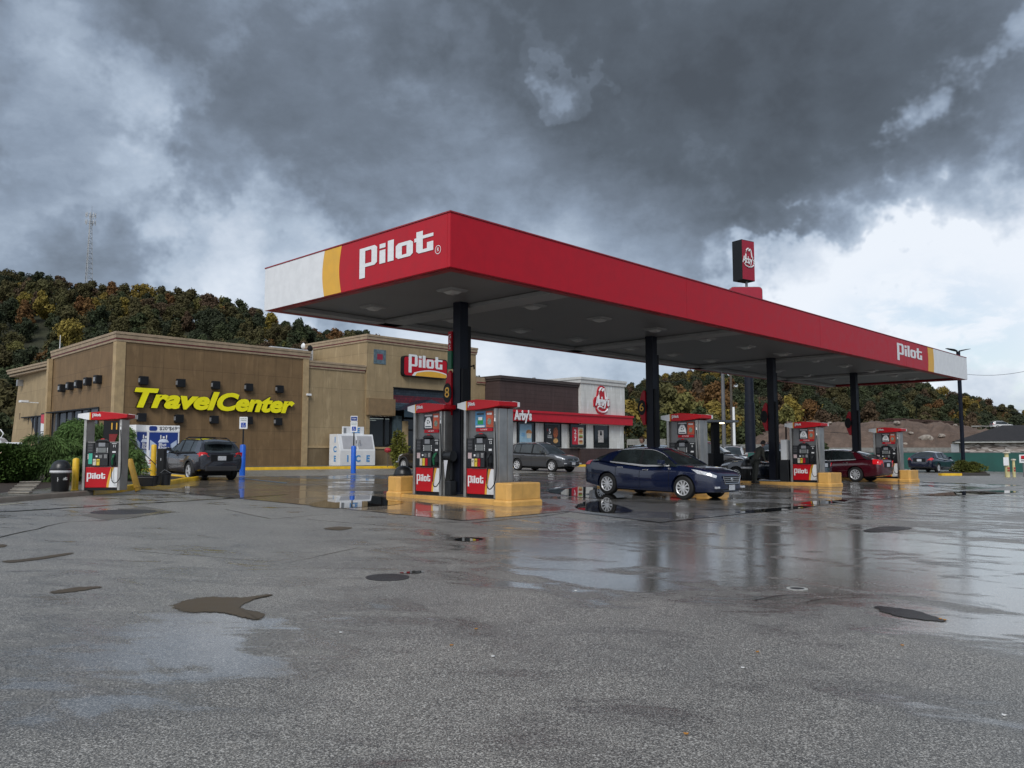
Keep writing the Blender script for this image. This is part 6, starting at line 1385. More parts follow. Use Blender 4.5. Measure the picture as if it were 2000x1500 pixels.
    skin_body('trousers', lv, [(0, 1), (1, 2), (2, 3), (0, 4), (4, 5), (5, 6)], legs, t)
    for x_, y_ in ((-.02, .12), (-.10, -.12)): MB().loft([[(x_-.07, y_-.045, z_), (x_+.17*k_, y_-.045, z_), (x_+.20*k_, y_, z_), (x_+.17*k_, y_+.045, z_), (x_-.07, y_+.045, z_)] for z_, k_ in ((0, 1.), (.05, 1.), (.09, .6))]).build('shoe', BLACK, t, smooth=True)
    return t
F1 = island(1); c = F1.w(2.05, .15); c = V(6.05*.76, 27.6, 0)
c = onZ(1258, 870, 1.46+.2); r_ = ray(1258, 872); c = r_*(27.3/r_.y); c.z = gz(c.x, c.y)+.15
make_person(c, R(215), 'brown-haired person in dark clothes, head just above the roof of the dark blue sedan', .12, CLOTH, CLOTH, HAIR, tall=.93)
r_ = ray(1475, 900); c = r_*(35.0/r_.y); c.z = gz(c.x, c.y)+.02
make_person(c, R(20), 'person in a dark olive jacket bending forward beside the third column', .55, CLOTHG, CLOTH, M('hair_black', (.012, .010, .01), .6), tall=1.08)

# ================================================================== BEYOND THE LOT
# service post with a thin roof
r_ = ray(1398, 900); c = r_*(40./r_.y); c.z = gz(c.x, c.y)
t = empty('service_post', c, .3, 'thin black post with a flat pale roof and a black box at its foot', 'service post')
MB().box(-.17, .17, -.13, .13, 0, 2.75).build('post', BLACKM, t); MB().box(-.28, .30, -.25, .25, 0, 1.25).build('box', BLACKM, t, bevel=.02)
MB().box(-.95, .95, -.6, .6, 2.75, 2.86).build('flat_roof', ALU, t, bevel=.01); MB().box(.15, .45, -.12, .12, 2.70, 2.745).build('lamp', M('lamp_lit', (.9, .8, .5), .4, var=0, emit=((1, .85, .5), 2.)), t)
# tall restaurant sign on a stepped pole
r_ = ray(1466, 880); c = r_*(80./r_.y); c.z = gz(c.x, c.y)
ZS = onY(1457, 472, 80.).z; ZB = onY(1457, 550, 80.).z
t = empty('pylon_sign', c, 0, 'tall pole sign whose red box shows above the canopy', 'pole sign')
MB().lathe([(.001, 0), (.50, 0), (.50, 6.), (.42, 6.05), (.42, 14.5), (.36, 14.55), (.36, ZB-c.z-3.5), (.001, ZB-c.z-3.5)], n=24).build('pole', NAVY, t, smooth=True)
MB().lathe([(.001, ZB-c.z-3.5), (.13, ZB-c.z-3.5), (.13, ZB-c.z), (.001, ZB-c.z)], n=14).build('upper_pole', STEELD, t)
u0, u1 = (1441-1466)/1583*80, (1475-1466)/1583*80
sgn = empty('sign_box', (-.25, 0, ZB-c.z)); sgn.parent = t; sgn.rotation_euler = (0, 0, R(33)); Hs = ZS-ZB
MB().box(-.92, .92, -.62, .62, 0, Hs).build('case', BLACKM, sgn, bevel=.04); MB().box(-.88, .88, -.64, -.622, .07, Hs-.07).build('red_face', M('sign_red', (.33, .01, .03), .35, var=.05), sgn)
hat(sgn, 0, Hs*.56, Hs*.52, -.66, None, back=False); slabs('p', sgn, (0, -.70, Hs*.50), .80, WHITE, off=.02, serif=False)
zr0, zr1 = onY(1457, 583, 80.).z-2.4-c.z, onY(1457, 562, 80.).z-c.z
o = MB().prism(rr(-1.75, 1.45, zr0, zr1, .35), 1, -.35, .35).build('lower_sign_box', M('sign_red', (.33, .01, .03), .35, var=.05), t, bevel=.02)
MB().prism(rr(-1.79, 1.49, zr0-.04, zr1+.04, .37), 1, -.30, .40).build('case', STEELD, o)
# lot lamp with two heads
def lot_lamp(px, base_py, top_py, Y, label):
    r_ = ray(px, base_py); c = r_*(Y/r_.y); c.z = gz(c.x, c.y); top = onY(px, top_py, Y).z-c.z
    t = empty('lot_lamp', c, R(10), label, 'lot lamp'); MB().box(-.10, .10, -.10, .10, .7, top-.1).build('pole', NAVY, t); MB().lathe([(.001, 0), (.34, 0), (.32, .7), (.28, .75), (.001, .76)], n=18).build('footing', STEELD, t)
    for s_ in (-1, 1): MB().loft([[(s_*.1, -.07, top-.12), (s_*.1, .07, top-.12), (s_*.1, .07, top-.02), (s_*.1, -.07, top-.02)], [(s_*.45, -.2, top-.02), (s_*.45, .2, top-.02), (s_*.45, .2, top+.06), (s_*.45, -.2, top+.06)], [(s_*1.0, -.12, top+.10), (s_*1.0, .12, top+.10), (s_*1.0, .12, top+.13), (s_*1.0, -.12, top+.13)]]).build('lamp_head', NAVY, t)
    return t
lot_lamp(1882, 915, 684, 62., 'tall dark lot lamp with two flat heads rising at the right end of the canopy')
# utility poles, white pole, wires
def upole(px, top, Y, r, mat, label, name='utility_pole', cat='pole', base=900):
    r_ = ray(px, base); c = r_*(Y/r_.y); c.z = gz(c.x, c.y); h = onY(px, top, Y).z-c.z
    t = empty(name, c, .4, label, cat); MB().tube([(0, 0, -.3), (0, 0, h)], [r, r*.7], 12).build('shaft', mat, t, smooth=True)
    if name == 'utility_pole': MB().box(-1.1, 1.1, -.06, .06, h-.9, h-.78).build('crossarm', BARK, t); MB().lathe([(.001, 0), (.22, 0), (.22, .9), (.001, .92)], (.3, 0, h-2.6), 14).build('transformer', ALU, t)
    return t
upole(1415, 640, 85., .22, GREYP, 'wooden utility pole rising behind the flat-roofed service post'); upole(1431, 660, 95., .17, BARK, 'thinner dark utility pole right of the first')
upole(1435, 795, 70., .14, WHITE, 'plain white pole in front of the utility poles', 'white_pole')
for i, (pa, pb, Ya, Yb) in enumerate((((1860, 728), (2080, 705), 150, 120), ((1940, 792), (2080, 783), 160, 130), ((1940, 797), (2080, 792), 160, 130), ((1560, 840), (1960, 826), 110, 140), ((1280, 742), (1415, 700), 120, 85))):
    a, b = onY(*pa, Ya), onY(*pb, Yb); pts = [a.lerp(b, k/12)-V(0, 0, 1.2*math.sin(PI*k/12)) for k in range(13)]
    tag(MB().tube(pts, .03, 4).build('power_line', BLACKM), ['upper overhead wire right of the canopy end', 'overhead wire low in the sky at the right edge', 'lowest overhead wire at the right edge', 'wire sagging in front of the dirt slope', 'wire crossing in front of the trees by the restaurant'][i], 'wire')
# green screened fence
FA, FB = V(46, 52.5, 0), V(13.5, 83, 0); fd = (FB-FA); fl = fd.length; fd.normalize()
fo = FA.copy(); fo.z = gz(FA.x, FA.y); t = empty('screened_fence', fo, math.atan2(fd.y, fd.x), 'long chain-link fence hung with green screening along the back of the lot', 'fence')
def fz(s): q = FA+fd*s; return gz(q.x, q.y)-fo.z
ns = 60; topz = EYE-.02-fo.z
def fence_pts(): return [s*fl/ns for s in range(ns+1)]
MB().add([(s, .0+.02*math.sin(s*2.1), z) for s in fence_pts() for z in (fz(s)+.05, topz)]+[(s, .012+.02*math.sin(s*2.1), z) for s in fence_pts() for z in (fz(s)+.05, topz)], [(2*i, 2*i+1, 2*i+3, 2*i+2) for i in range(ns)]+[(2*ns+2+2*i, 2*ns+4+2*i, 2*ns+5+2*i, 2*ns+3+2*i) for i in range(ns)]).build('green_screen', M('fence_green', (.020, .095, .080), .75, var=.14, scale=.8, streak=.2), t)
MB().tube([(0, 0, topz+.03), (fl, 0, topz+.03)], .03, 6).build('top_rail', GREYP, t); s = 1.
while s < fl: MB().tube([(s, -.05, fz(s)-.1), (s, -.05, topz+.12)], .035, 6).build('fence_post', GREYP, t); s += 3.05
MB().tube([(0, -.035, fz(0)+.85), (14, -.035, fz(14)+.85)], .02, 6).build('cable', WHITE, t)
# signs and posts near the fence at the right edge
r_ = ray(2000, 905); 
def small_sign(px, py0, py1, Y, wd, label, txt):
    c = onY(px, 930, Y); zt_ = onY(px, py0, Y).z; zb_ = onY(px, py1, Y).z; g_ = gz(c.x, c.y); t = empty('notice_sign', V(c.x, c.y, g_), R(-15), label, 'sign')
    MB().box(-.03, .03, .01, .05, 0, zb_-g_).build('stake', GREYP, t); p_ = MB().box(-wd/2, wd/2, -.01, .01, zb_-g_, zt_-g_).build('plate', WHITE, t); MB().box(-wd*.28, wd*.28, -.015, -.011, (zt_-g_)-.26, (zt_-g_)-.06).build('red_mark', RED, p_)
    for i in range(2): MB().box(-wd*.3, wd*.3, -.015, -.011, zb_-g_+.10+.12*i, zb_-g_+.15+.12*i).build('dark_line', BLACKM, p_)
small_sign(2000, 888, 904, 50.5, .42, 'white notice with a red mark against the fence at the right edge', '')
OLDY = M('old_yellow', (.58, .52, .26), .6, var=.2)
for px, base, top, w_, lab in ((1968, 932, 885, .14, 'tall worn yellow vent post with a small plate'), (1981, 932, 899, .09, 'shorter worn yellow post with a pale cap, right of the taller one')):
    c = G(px, base); h = onY(px, top, c.y).z-c.z; t = empty('vent_post', c, 0, lab, 'post', 'worn yellow posts at the right edge'); MB().lathe([(.001, 0), (w_, 0), (w_*.8, h), (.001, h+.02)], n=14).build('shaft', OLDY, t, smooth=True); MB().lathe([(.001, h), (w_*1.5, h), (w_*1.5, h+.07), (.001, h+.09)], n=14).build('cap', CREAM, t)
    for z in (.35, .5): MB().box(-w_*.5, w_*.5, -w_*1.05, -w_*.9, z, z+.1).build('red_band', M('band_red2', (.4, .05, .04), .5), t)
    if top == 885: MB().box(-.32, .0, -.2, -.18, h-.75, h-.25).build('plate', WHITE, t); MB().tube([(0, 0, h), (-.12, 0, h+.35)], .01, 5).build('whip', BLACKM, t)
# small planted islands by the fence
kerbline([g2(1836, 929), g2(1876, 929)], .25, .15, YEL, 'kerb', ''); kerbline([g2(1877, 929), g2(1930, 929)], .25, .14, M('kerb_dark', (.04, .036, .03), .7), 'kerb', '')
sheet('planting_bed', [g2(1836, 928.5), g2(1930, 928.5), g2(1925, 923), g2(1845, 923)], MULCH, .10)

# stone-faced building with a hipped roof
HF = Frame(0, 0, 90); r_ = ray(1866, 880); o_ = r_*(76./r_.y)
hb = empty('stone_building', V(o_.x, o_.y, gz(o_.x, o_.y)-.3), R(-27), 'single-storey building with mottled stone cladding and a black hipped roof behind the fence', 'building')
def hz2(py): return onY(1930, py, 76.).z-hb.location.z
def stone():
    m = bpy.data.materials.new('ledge_stone'); m.use_nodes = True; t = NT(m.node_tree); b = t.n['Principled BSDF']; co = t.node('ShaderNodeTexCoord').outputs['Object']
    v = t.vmath('MULTIPLY', co, (1.3, 1., 6.5)); vo = t.node('ShaderNodeTexVoronoi', ins={'Vector': v, 'Scale': 1.6}); s_ = t.node('ShaderNodeSeparateColor', ins={0: vo.outputs['Color']})
    c = t.ramp(s_.outputs[0], [(0., (.06, .05, .045)), (.35, (.20, .16, .14)), (.6, (.42, .37, .34)), (1., (.55, .52, .50))]); t.set(b, 'Base Color', c); t.set(b, 'Roughness', .8); return m
WT = hz2(865); STN = stone()
MB().box(.5, 6.2, 0, 9, 0, WT).build('stone_wall', STN, hb); MB().box(7.9, 14, 0, 9, 0, WT).build('stone_wall', STN, hb); MB().box(6.2, 7.9, .15, 9, 0, WT).build('tan_door_panel', M('door_tan', (.32, .21, .15), .7, var=.1), hb); MB().box(6.75, 7.3, .1, .149, WT-.95, WT-.7).build('wall_vent', WHITE, hb)
MB().box(0, 14.6, -.5, 9.5, WT+.002, WT+.16).build('eaves_trim', GUTTER, hb)
zt_ = WT+.165; MB().add([(-.1, -.6, zt_), (14.7, -.6, zt_), (14.7, 9.6, zt_), (-.1, 9.6, zt_), (4.2, 4.5, zt_+1.55), (10.2, 4.5, zt_+1.55)], [(0, 1, 5, 4), (1, 2, 5), (2, 3, 4, 5), (3, 0, 4), (3, 2, 1, 0)]).build('hip_roof', ROOFB, hb)
MB().tube([(12.6, .9, zt_+.1), (12.6, .9, zt_+.75)], .06).build('roof_pipe', GUTTER, hb); MB().box(-.35, .3, -.2, .1, 0, WT-.1).build('corner_downspout', ALU, hb)
# grey timber screens left of it, guard rails
def rail_fence(a, b, h, label, n):
    d = (b-a); L_ = d.length; t = empty('guard_rail', a, math.atan2(d.y, d.x), label, 'guard rail', 'pale rails beyond the lot'); MB().box(0, L_, -.04, .04, h*.62, h).build('rail', M('rail_grey', (.22, .215, .20), .6, var=.2), t)
    for i in range(n+1): MB().box(L_*i/n-.06, L_*i/n+.06, .041, .14, -.3, h*.95).build('rail_post', WOODG, t)
rail_fence(onY(1225, 872, 100.)-V(0, 0, 1), onY(1300, 872, 98.)-V(0, 0, 1), 1.9, 'weathered rail fence beside the white sign tower', 6)
rail_fence(onY(1365, 884, 100.)-V(0, 0, .2), onY(1500, 880, 98.)-V(0, 0, .2), 1.2, 'low pale rail behind the service post and the big pole', 8)
rail_fence(onY(1395, 862, 130.)-V(0, 0, .5), onY(1470, 862, 128.)-V(0, 0, .5), 1.4, 'second, farther rail seen above the white van', 6)
rail_fence(onY(1580, 882, 95.)-V(0, 0, .8), onY(1875, 886, 92.)-V(0, 0, .8), 1.25, 'long grey rail between the green fence and the dirt slope', 18)
# left edge: delivery drop box, white tank lid on orange truck corner
c = onY(26, 884, 37.0); g_ = gz(c.x, c.y); t = empty('parcel_drop_box', V(c.x, c.y, g_), R(30), 'white parcel drop box behind the clipped hedge', 'drop box')
hgt = onY(26, 864, 37.).z-g_; MB().box(-.33, .33, -.3, .3, 0, hgt).build('box', WHITE, t, bevel=.02); text('Fed', M('purple_ink', (.06, .01, .15), .4), t, (-.09, -.31, hgt-.25), .26, ext=.003, off=.012); text('Ex', M('orange_ink', (.6, .12, .01), .4), t, (.18, -.31, hgt-.25), .26, ext=.003, off=.012); MB().box(-.345, -.331, -.2, .0, hgt-.4, hgt-.2).build('red_label', RED, t)
c = onY(-20, 880, 39.0); g_ = gz(c.x, c.y); t = empty('pickup_truck', V(c.x, c.y, g_), R(20), 'corner of an orange and white vehicle at the left picture edge', 'truck')
hgt = onY(0, 852, 39.).z-g_; MB().loft([[(-3, -1, .5), (.9, -1, .5), (.9, 1, .5), (-3, 1, .5)], [(-3, -1, hgt-.8), (1.05, -1, hgt-.75), (1.05, 1, hgt-.75), (-3, 1, hgt-.8)]]).build('body', M('truck_orange', (.6, .28, .07), .3, var=.05, coat=1), t, bevel=.06); MB().loft([[(-3, -.95, hgt-.79), (1.0, -.95, hgt-.74), (1.0, .95, hgt-.74), (-3, .95, hgt-.79)], [(-3, -.7, hgt), (.45, -.7, hgt-.05), (.45, .7, hgt-.05), (-3, .7, hgt)]]).build('cover', WHITE, t, bevel=.1)
for x in (-2.4, .2): MB().lathe([(.001, -.12), (.40, -.12), (.40, .12), (.001, .12)], (x, -.95, .4), 20, 1).build('wheel', RUBBER, t)
MB().tube([(.55, -.6, hgt-.1), (.65, -.55, hgt+.12), (.5, -.5, hgt+.32)], .03, 6).build('rail_hook', WHITE, t)

# ================================================================== HILLS AND TREES
def leafmat(name, col, var=.34):
    m = bpy.data.materials.new(name); m.use_nodes = True; t = NT(m.node_tree); b = t.n['Principled BSDF']
    co = t.node('ShaderNodeTexCoord').outputs['Object']; oi = t.node('ShaderNodeObjectInfo').outputs['Random']
    n = t.noise(t.vmath('ADD', co, t.node('ShaderNodeCombineXYZ', ins={0: t.math('MULTIPLY', oi, 40.), 1: 0., 2: 0.}).outputs[0]), .55, 4, .6)
    c = t.mix(t.mr(n, .3, .7), tuple(x*(1-var) for x in col), tuple(x*(1+var) for x in col))
    c = t.mix(t.mr(oi, 0, 1, 0, .35), c, (col[0]*.8, col[1]*.6, col[2]*.8))
    t.set(b, 'Base Color', c); t.set(b, 'Roughness', .75); t.set(b, 'Specular IOR Level', .2); return m
LEAF = dict(dark=leafmat('leaf_dark_green', (.038, .050, .024)), olive=leafmat('leaf_olive', (.078, .074, .028)), green=leafmat('leaf_green', (.052, .068, .028)), yellow=leafmat('leaf_yellow', (.21, .165, .035)), orange=leafmat('leaf_orange', (.145, .080, .028)), rust=leafmat('leaf_rust', (.088, .062, .034)), pale=leafmat('leaf_pale', (.15, .15, .045)))
LNAME = dict(dark='dark green', olive='olive', green='mid green', yellow='yellow', orange='orange', rust='rust brown', pale='pale yellow-green')
def crown_mesh(seed, rx, h, n, leaf, z0=.0, sparse=1., shape='round', top=True):
    rnd = random.Random(seed); lobes = []
    for i in range(15):
        a = rnd.uniform(0, 2*PI); u = (i+.5)/15; k = math.sin(PI*(.12+.80*u))**.8 if shape == 'round' else (1-u*.85)
        rr_ = rx*.62*k*rnd.uniform(.4, 1.25); lobes.append((rr_*math.cos(a), rr_*math.sin(a), z0+h*(.10+.80*u), rx*(.22+.22*k)*rnd.uniform(.6, 1.25)))
    vs, fs = [], []
    for _ in range(n):
        lx, ly, lz, lr = rnd.choice(lobes); d = Vector((rnd.gauss(0, 1), rnd.gauss(0, 1), rnd.gauss(.15, 1))).normalized()
        r_ = lr*(rnd.random()**.33)*rnd.uniform(.75, 1.12); p = Vector((lx, ly, lz))+Vector((d.x*r_, d.y*r_, d.z*r_*.85))
        nrm = (d+Vector((rnd.gauss(0, .6), rnd.gauss(0, .6), rnd.gauss(.3, .6)))).normalized(); a = nrm.orthogonal().normalized(); b = nrm.cross(a)
        s = leaf*rnd.uniform(.5, 1.25); th_ = rnd.uniform(0, PI); a2 = a*math.cos(th_)+b*math.sin(th_); b2 = nrm.cross(a2); k = len(vs)
        vs += [p-a2*s, p+b2*s*.6-nrm*s*.15, p+a2*s, p-b2*s*.6-nrm*s*.15]; fs.append((k, k+1, k+2, k+3))
    return vs, fs
CROWNS = []
for i in range(7): CROWNS.append(crown_mesh(100+i, 5.4, 9.5, 2800, .46, 3.2, shape='round' if i % 3 else 'cone'))
cm = {}
def crown_me(i, col):
    if (i, col) not in cm:
        me = bpy.data.meshes.new('crown'); me.from_pydata([tuple(v) for v in CROWNS[i][0]], [], CROWNS[i][1]); me.materials.append(LEAF[col]); cm[(i, col)] = me
    return cm[(i, col)]
trunk_me = MB().tube([(0, 0, -1), (.1, 0, 3), (-.1, .1, 6), (.1, 0, 10)], [.32, .26, .18, .05], 7).tube([(0, 0, 4), (1.4, .5, 6.5), (2.2, .6, 8)], [.12, .08, .03], 5).tube([(0, 0, 5), (-1.3, .7, 7.5), (-2, 1, 9)], [.12, .08, .03], 5).mesh('trunk', BARK, True)
def tree(x, y, z, s, col, i, label, group, trunk=True, rz=0., sq=1.):
    t = empty('tree', (x, y, z), rz, label, 'tree', group); t.scale = (s, s, s*sq)
    meshobj('crown', crown_me(i, col), t)
    if trunk: meshobj('trunk', trunk_me, t)
    return t
def sstep(a, b, x): t = min(1, max(0, (x-a)/(b-a))); return t*t*(3-2*t)
# skyline height (photo row of the bare ridge) against column, then the hill as true terrain
LEFT = [(-500, 530), (-200, 550), (0, 590), (60, 594), (170, 616), (300, 620), (380, 636), (430, 644), (500, 666), (560, 686), (640, 707), (700, 698), (760, 730), (860, 765), (1000, 820), (1100, 870), (1180, 890)]
RIGHT = [(1120, 880), (1180, 830), (1215, 800), (1240, 790), (1290, 778), (1340, 768), (1420, 758), (1500, 750), (1600, 748), (1700, 764), (1780, 786), (1810, 792), (1850, 807), (1900, 818), (1940, 833), (2000, 850), (2150, 862), (2500, 870)]
FL, FR = lin(LEFT), lin(RIGHT)
def hill_mesh(name, prof, px0, px1, Y0, Y1, Yb, mat, seed):
    rnd = random.Random(seed); f = lin(prof); vs = []; nx, ny = 90, 26
    for i in range(nx+1):
        px = px0+(px1-px0)*i/nx; u = (px-1000)/1583; H_ = onY(px, f(px), Y1).z+1
        for j in range(ny+1):
            y = Y0+(Yb-Y0)*j/ny; k = sstep(Y0-20, Y1, y) if y < Y1 else 1-.35*sstep(Y1, Yb, y)
            vs.append((u*y, y, -1.2+(H_+.2)*k+math.sin(i*.9+j*1.3)*.8*k))
    o = MB().add(vs, [(i*(ny+1)+j, (i+1)*(ny+1)+j, (i+1)*(ny+1)+j+1, i*(ny+1)+j+1) for i in range(nx) for j in range(ny)]).build(name, mat, smooth=True); tag(o, kind='structure'); return o
FLOOR = M('forest_floor', (.038, .040, .020), .95, var=.4, scale=.1)
hill_mesh('hill', LEFT, -600, 1180, 175, 330, 460, FLOOR, 1)
hill_mesh('hill', RIGHT, 1120, 2500, 250, 400, 520, FLOOR, 2)
def hill_z(prof, px, y, Y0, Y1): H_ = onY(px, prof(px), Y1).z+1; return -1.2+(H_+.2)*sstep(Y0-20, Y1, y)
rnd = random.Random(77); cand = []
def scatter(prof, px0, px1, Y0, Y1, side, sp, vis):
    y = Y0+5
    while y < Y1+10:
        x = (px0-1000)/1583*y
        while x < (px1-1000)/1583*y:
            xx, yy = x+rnd.uniform(-.42, .42)*sp, min(y+rnd.uniform(-.4, .4)*sp, Y1+6); px = 1000+1583*xx/yy; z = hill_z(prof, px, min(yy, Y1), Y0, Y1)
            top = 884-(z+12-EYE)*1583/yy
            if px0 <= px <= px1 and vis(px, top): cand.append((yy, xx, z, side, px))
            x += sp
        y += sp*.85
scatter(FL, -60, 940, 180, 330, 'left', 7.7, lambda px, top: top < (745 if px < 100 else 690 if px < 240 else 672+max(0, px-240)*.10))
scatter(FR, 1205, 2050, 255, 400, 'right', 8.6, lambda px, top: top < (850 if px > 1500 else 865))
cand.sort(); forest = {}
ncount = 0
for k, (yy, xx, z, side, px) in enumerate(cand):
    q = rnd.random(); dn = math.sin(xx*.045+1)*math.cos(yy*.03)*.15
    if side == 'left': col = 'dark' if q < .20+dn else 'olive' if q < .50 else 'green' if q < .66 else 'rust' if q < .83 else 'orange' if q < .90 else 'yellow' if q < .95 else 'pale'
    else: col = 'dark' if q < .42+dn else 'green' if q < .60 else 'olive' if q < .82 else 'rust' if q < .90 else 'yellow' if q < .96 else 'orange'
    s = rnd.uniform(.60, 1.0); i = rnd.randrange(7); rz = rnd.uniform(0, 6.28)
    if ncount < 290:
        ncount += 1; tree(xx, yy, z, s, col, i, f'{LNAME[col]} tree among many of its colour on the wooded {side} hillside', f'{LNAME[col]} trees on the {side} hillside', trunk=False, rz=rz, sq=rnd.uniform(.85, 1.25))
    else: forest.setdefault(col, []).append((xx, yy, z, s, i, rz))
# the rest of the wood along the far ridge: one mass
me_v, me_f, me_m = [], [], []; cols_ = list(LEAF)
for col, lst in forest.items():
    for xx, yy, z, s, i, rz in lst:
        b = len(me_v); cz_, sz_ = math.cos(rz)*s, math.sin(rz)*s; vv = CROWNS[i][0]; ff = CROWNS[i][1]; 
        me_v += [(xx+v.x*cz_-v.y*sz_, yy+v.x*sz_+v.y*cz_, z+v.z*s) for v in vv]; me_f += [tuple(b+q for q in f) for f in ff]; me_m += [cols_.index(col)]*len(ff)
if me_v:
    me = bpy.data.meshes.new('forest'); me.from_pydata(me_v, [], me_f)
    for c_ in cols_: me.materials.append(LEAF[c_])
    me.polygons.foreach_set('material_index', me_m); o = bpy.data.objects.new('forest', me); COL.objects.link(o); tag(o, 'wooded ridge line behind the nearer trees of both hillsides', 'forest', kind='stuff')
print('TREES', ncount, {k: len(v) for k, v in forest.items()})
# nearer trees at the hill foot behind the forecourt
NEAR = [(1236, 775, 118, 'yellow', 1.0), (1222, 800, 112, 'dark', .7), (1262, 770, 130, 'olive', 1.0), (1300, 740, 150, 'olive', 1.15), (1338, 760, 140, 'pale', 1.0), (1322, 752, 165, 'orange', 1.0), (1366, 735, 180, 'rust', 1.1), (1362, 790, 125, 'green', .9), (1396, 740, 150, 'orange', 1.0),
        (1405, 780, 128, 'yellow', 1.0), (1385, 800, 115, 'pale', .8), (1440, 790, 135, 'olive', 1.0), (1452, 765, 160, 'green', 1.1), (1490, 775, 175, 'dark', 1.2), (1545, 768, 180, 'yellow', 1.), (1580, 775, 185, 'orange', .9), (1530, 790, 160, 'pale', .8), (1620, 785, 190, 'dark', 1.1), (1346, 820, 105, 'pale', .7), (1610, 800, 170, 'rust', .8), (1300, 800, 108, 'green', .8), (1460, 810, 125, 'green', .8)]
for k, (px, py, Y, col, s) in enumerate(NEAR):
    c = onY(px, py, Y); z = -1.0 if Y < 150 else c.z-13.5*s*.9; h = c.z-z; i = k % 7
    t = tree(c.x, Y, z, s*.85, col, i, f'{["tall", "bushy", "slender", "broad"][k % 4]} {LNAME[col]} tree in the row at the foot of the right hill', 'trees at the foot of the right hill', True, k*1.3, 1.)
    t.scale = (s*.8, s*.8, h/13.); t['label'] = f'{LNAME[col]} tree in the row at the foot of the right hill behind the pumps'
for k, (px, Y, h, col) in enumerate(((8, 96, 11.5, 'olive'), (-30, 100, 12.5, 'pale'), (30, 112, 12., 'green'), (-5, 84, 7., 'green'))):
    t = tree((px-1000)/1583*Y, Y, -1., h/13, col, k, f'{LNAME[col]} tree left of the store, at the left picture edge', 'trees at the left picture edge', True, k*1.7, 1.)
c = onY(1610, 884, 92.); t = empty('small_tree', V(c.x, c.y, -1), 0, 'small bushy green tree alone in front of the dirt slope', 'tree'); v_, f_ = crown_mesh(5, 1.0, 2.6, 900, .16, .3, shape='cone'); me = bpy.data.meshes.new('crown'); me.from_pydata([tuple(p) for p in v_], [], f_); me.materials.append(LEAF['green']); meshobj('crown', me, t, (0, 0, .9)); MB().tube([(0, 0, 0), (0, 0, 1.8)], .06).build('trunk', BARK, t)
# bare lattice mast on the left ridge
c = onY(172, 545, 335.); top = onY(178, 418, 335.).z; h = top-c.z+6; t = empty('lattice_tower', V(c.x, 335., c.z-6), .2, 'tall guyless lattice communications tower on the left ridge', 'radio tower')
m = MB(); bw, tw = 1.9, .35
def lg(i, z): k = 1-z/h; w_ = tw+(bw-tw)*k; a = 2*PI*i/3+.5; return V(w_*math.cos(a), w_*math.sin(a), z)
for i in range(3): m.tube([lg(i, 0), lg(i, h)], .13, 5)
m.build('leg', ALU, t); m = MB(); nseg = 16
for s_ in range(nseg):
    for i in range(3): m.tube([lg(i, h*s_/nseg), lg((i+1) % 3, h*(s_+1)/nseg)], .07, 4); m.tube([lg(i, h*s_/nseg), lg((i+1) % 3, h*s_/nseg)], .06, 4)
m.build('lattice', ALU, t)
for zz, rr_ in ((h-.5, 1.9), (h-3.6, 1.9)):
    m = MB().tube([(rr_*math.cos(2*PI*i/12), rr_*math.sin(2*PI*i/12), zz) for i in range(13)], .08, 5)
    m.build('antenna_platform', STEELD, t)
    for i in range(9): a = 2*PI*i/9; MB().box(rr_*math.cos(a)-.13, rr_*math.cos(a)+.13, rr_*math.sin(a)-.13, rr_*math.sin(a)+.13, zz-.9, zz+.9).build('antenna_panel', ALU, t)
MB().tube([(.3, 0, h), (.3, 0, h+3.6)], .05, 5).build('whip', GREYP, t)
# dirt slope with rocks, road embankment and the white vehicle on it
def dirtmat():
    m = bpy.data.materials.new('excavated_dirt'); m.use_nodes = True; t = NT(m.node_tree); b = t.n['Principled BSDF']; co = t.node('ShaderNodeTexCoord').outputs['Object']
    n = t.noise(co, .35, 8, .68, .5); n2 = t.noise(co, 3., 5, .7); c = t.mix(t.mr(n, .3, .7), (.085, .055, .04), (.17, .115, .085)); c = t.mix(t.mr(n2, .62, .75, 0, .6), c, (.26, .22, .18)); t.set(b, 'Base Color', c); t.set(b, 'Roughness', .95)
    bn = t.node('ShaderNodeBump', ins={'Strength': .9, 'Distance': .4, 'Height': n}); t.set(b, 'Normal', bn.outputs[0]); return m
DIRT = dirtmat(); rnd = random.Random(4); vs = []; nx, ny = 120, 22; TOPP = lin([(1440, 884), (1470, 852), (1500, 842), (1540, 826), (1600, 826), (1700, 825), (1760, 822), (1850, 828), (1900, 838), (1960, 842), (2100, 846), (2200, 850)])
for i in range(nx+1):
    px = 1430+800*i/nx; u = (px-1000)/1583
    for j in range(ny+1):
        y = 100+60*j/ny; H_ = onY(px, TOPP(px), 128).z; k = sstep(98, 128, y); z = -1.5+(H_+1.5)*k+(rnd.uniform(-.22, .22)+.25*math.sin(i*.7+j))*min(1, k*3)*(.6+.4*k); vs.append((u*y, y, z))
o = MB().add(vs, [(i*(ny+1)+j, (i+1)*(ny+1)+j, (i+1)*(ny+1)+j+1, i*(ny+1)+j+1) for i in range(nx) for j in range(ny)]).build('dirt_slope', DIRT); tag(o, kind='structure')
def rock(seed, s):
    r_ = random.Random(seed); bm = bmesh.new(); bmesh.ops.create_icosphere(bm, subdivisions=2, radius=s)
    for v in bm.verts: v.co = v.co*r_.uniform(.75, 1.15); v.co.z *= .6
    me = bpy.data.meshes.new('rock'); bm.to_mesh(me); bm.free(); me.materials.append(M('pale_rock', (.30, .26, .22), .9, var=.3, scale=2)); return me
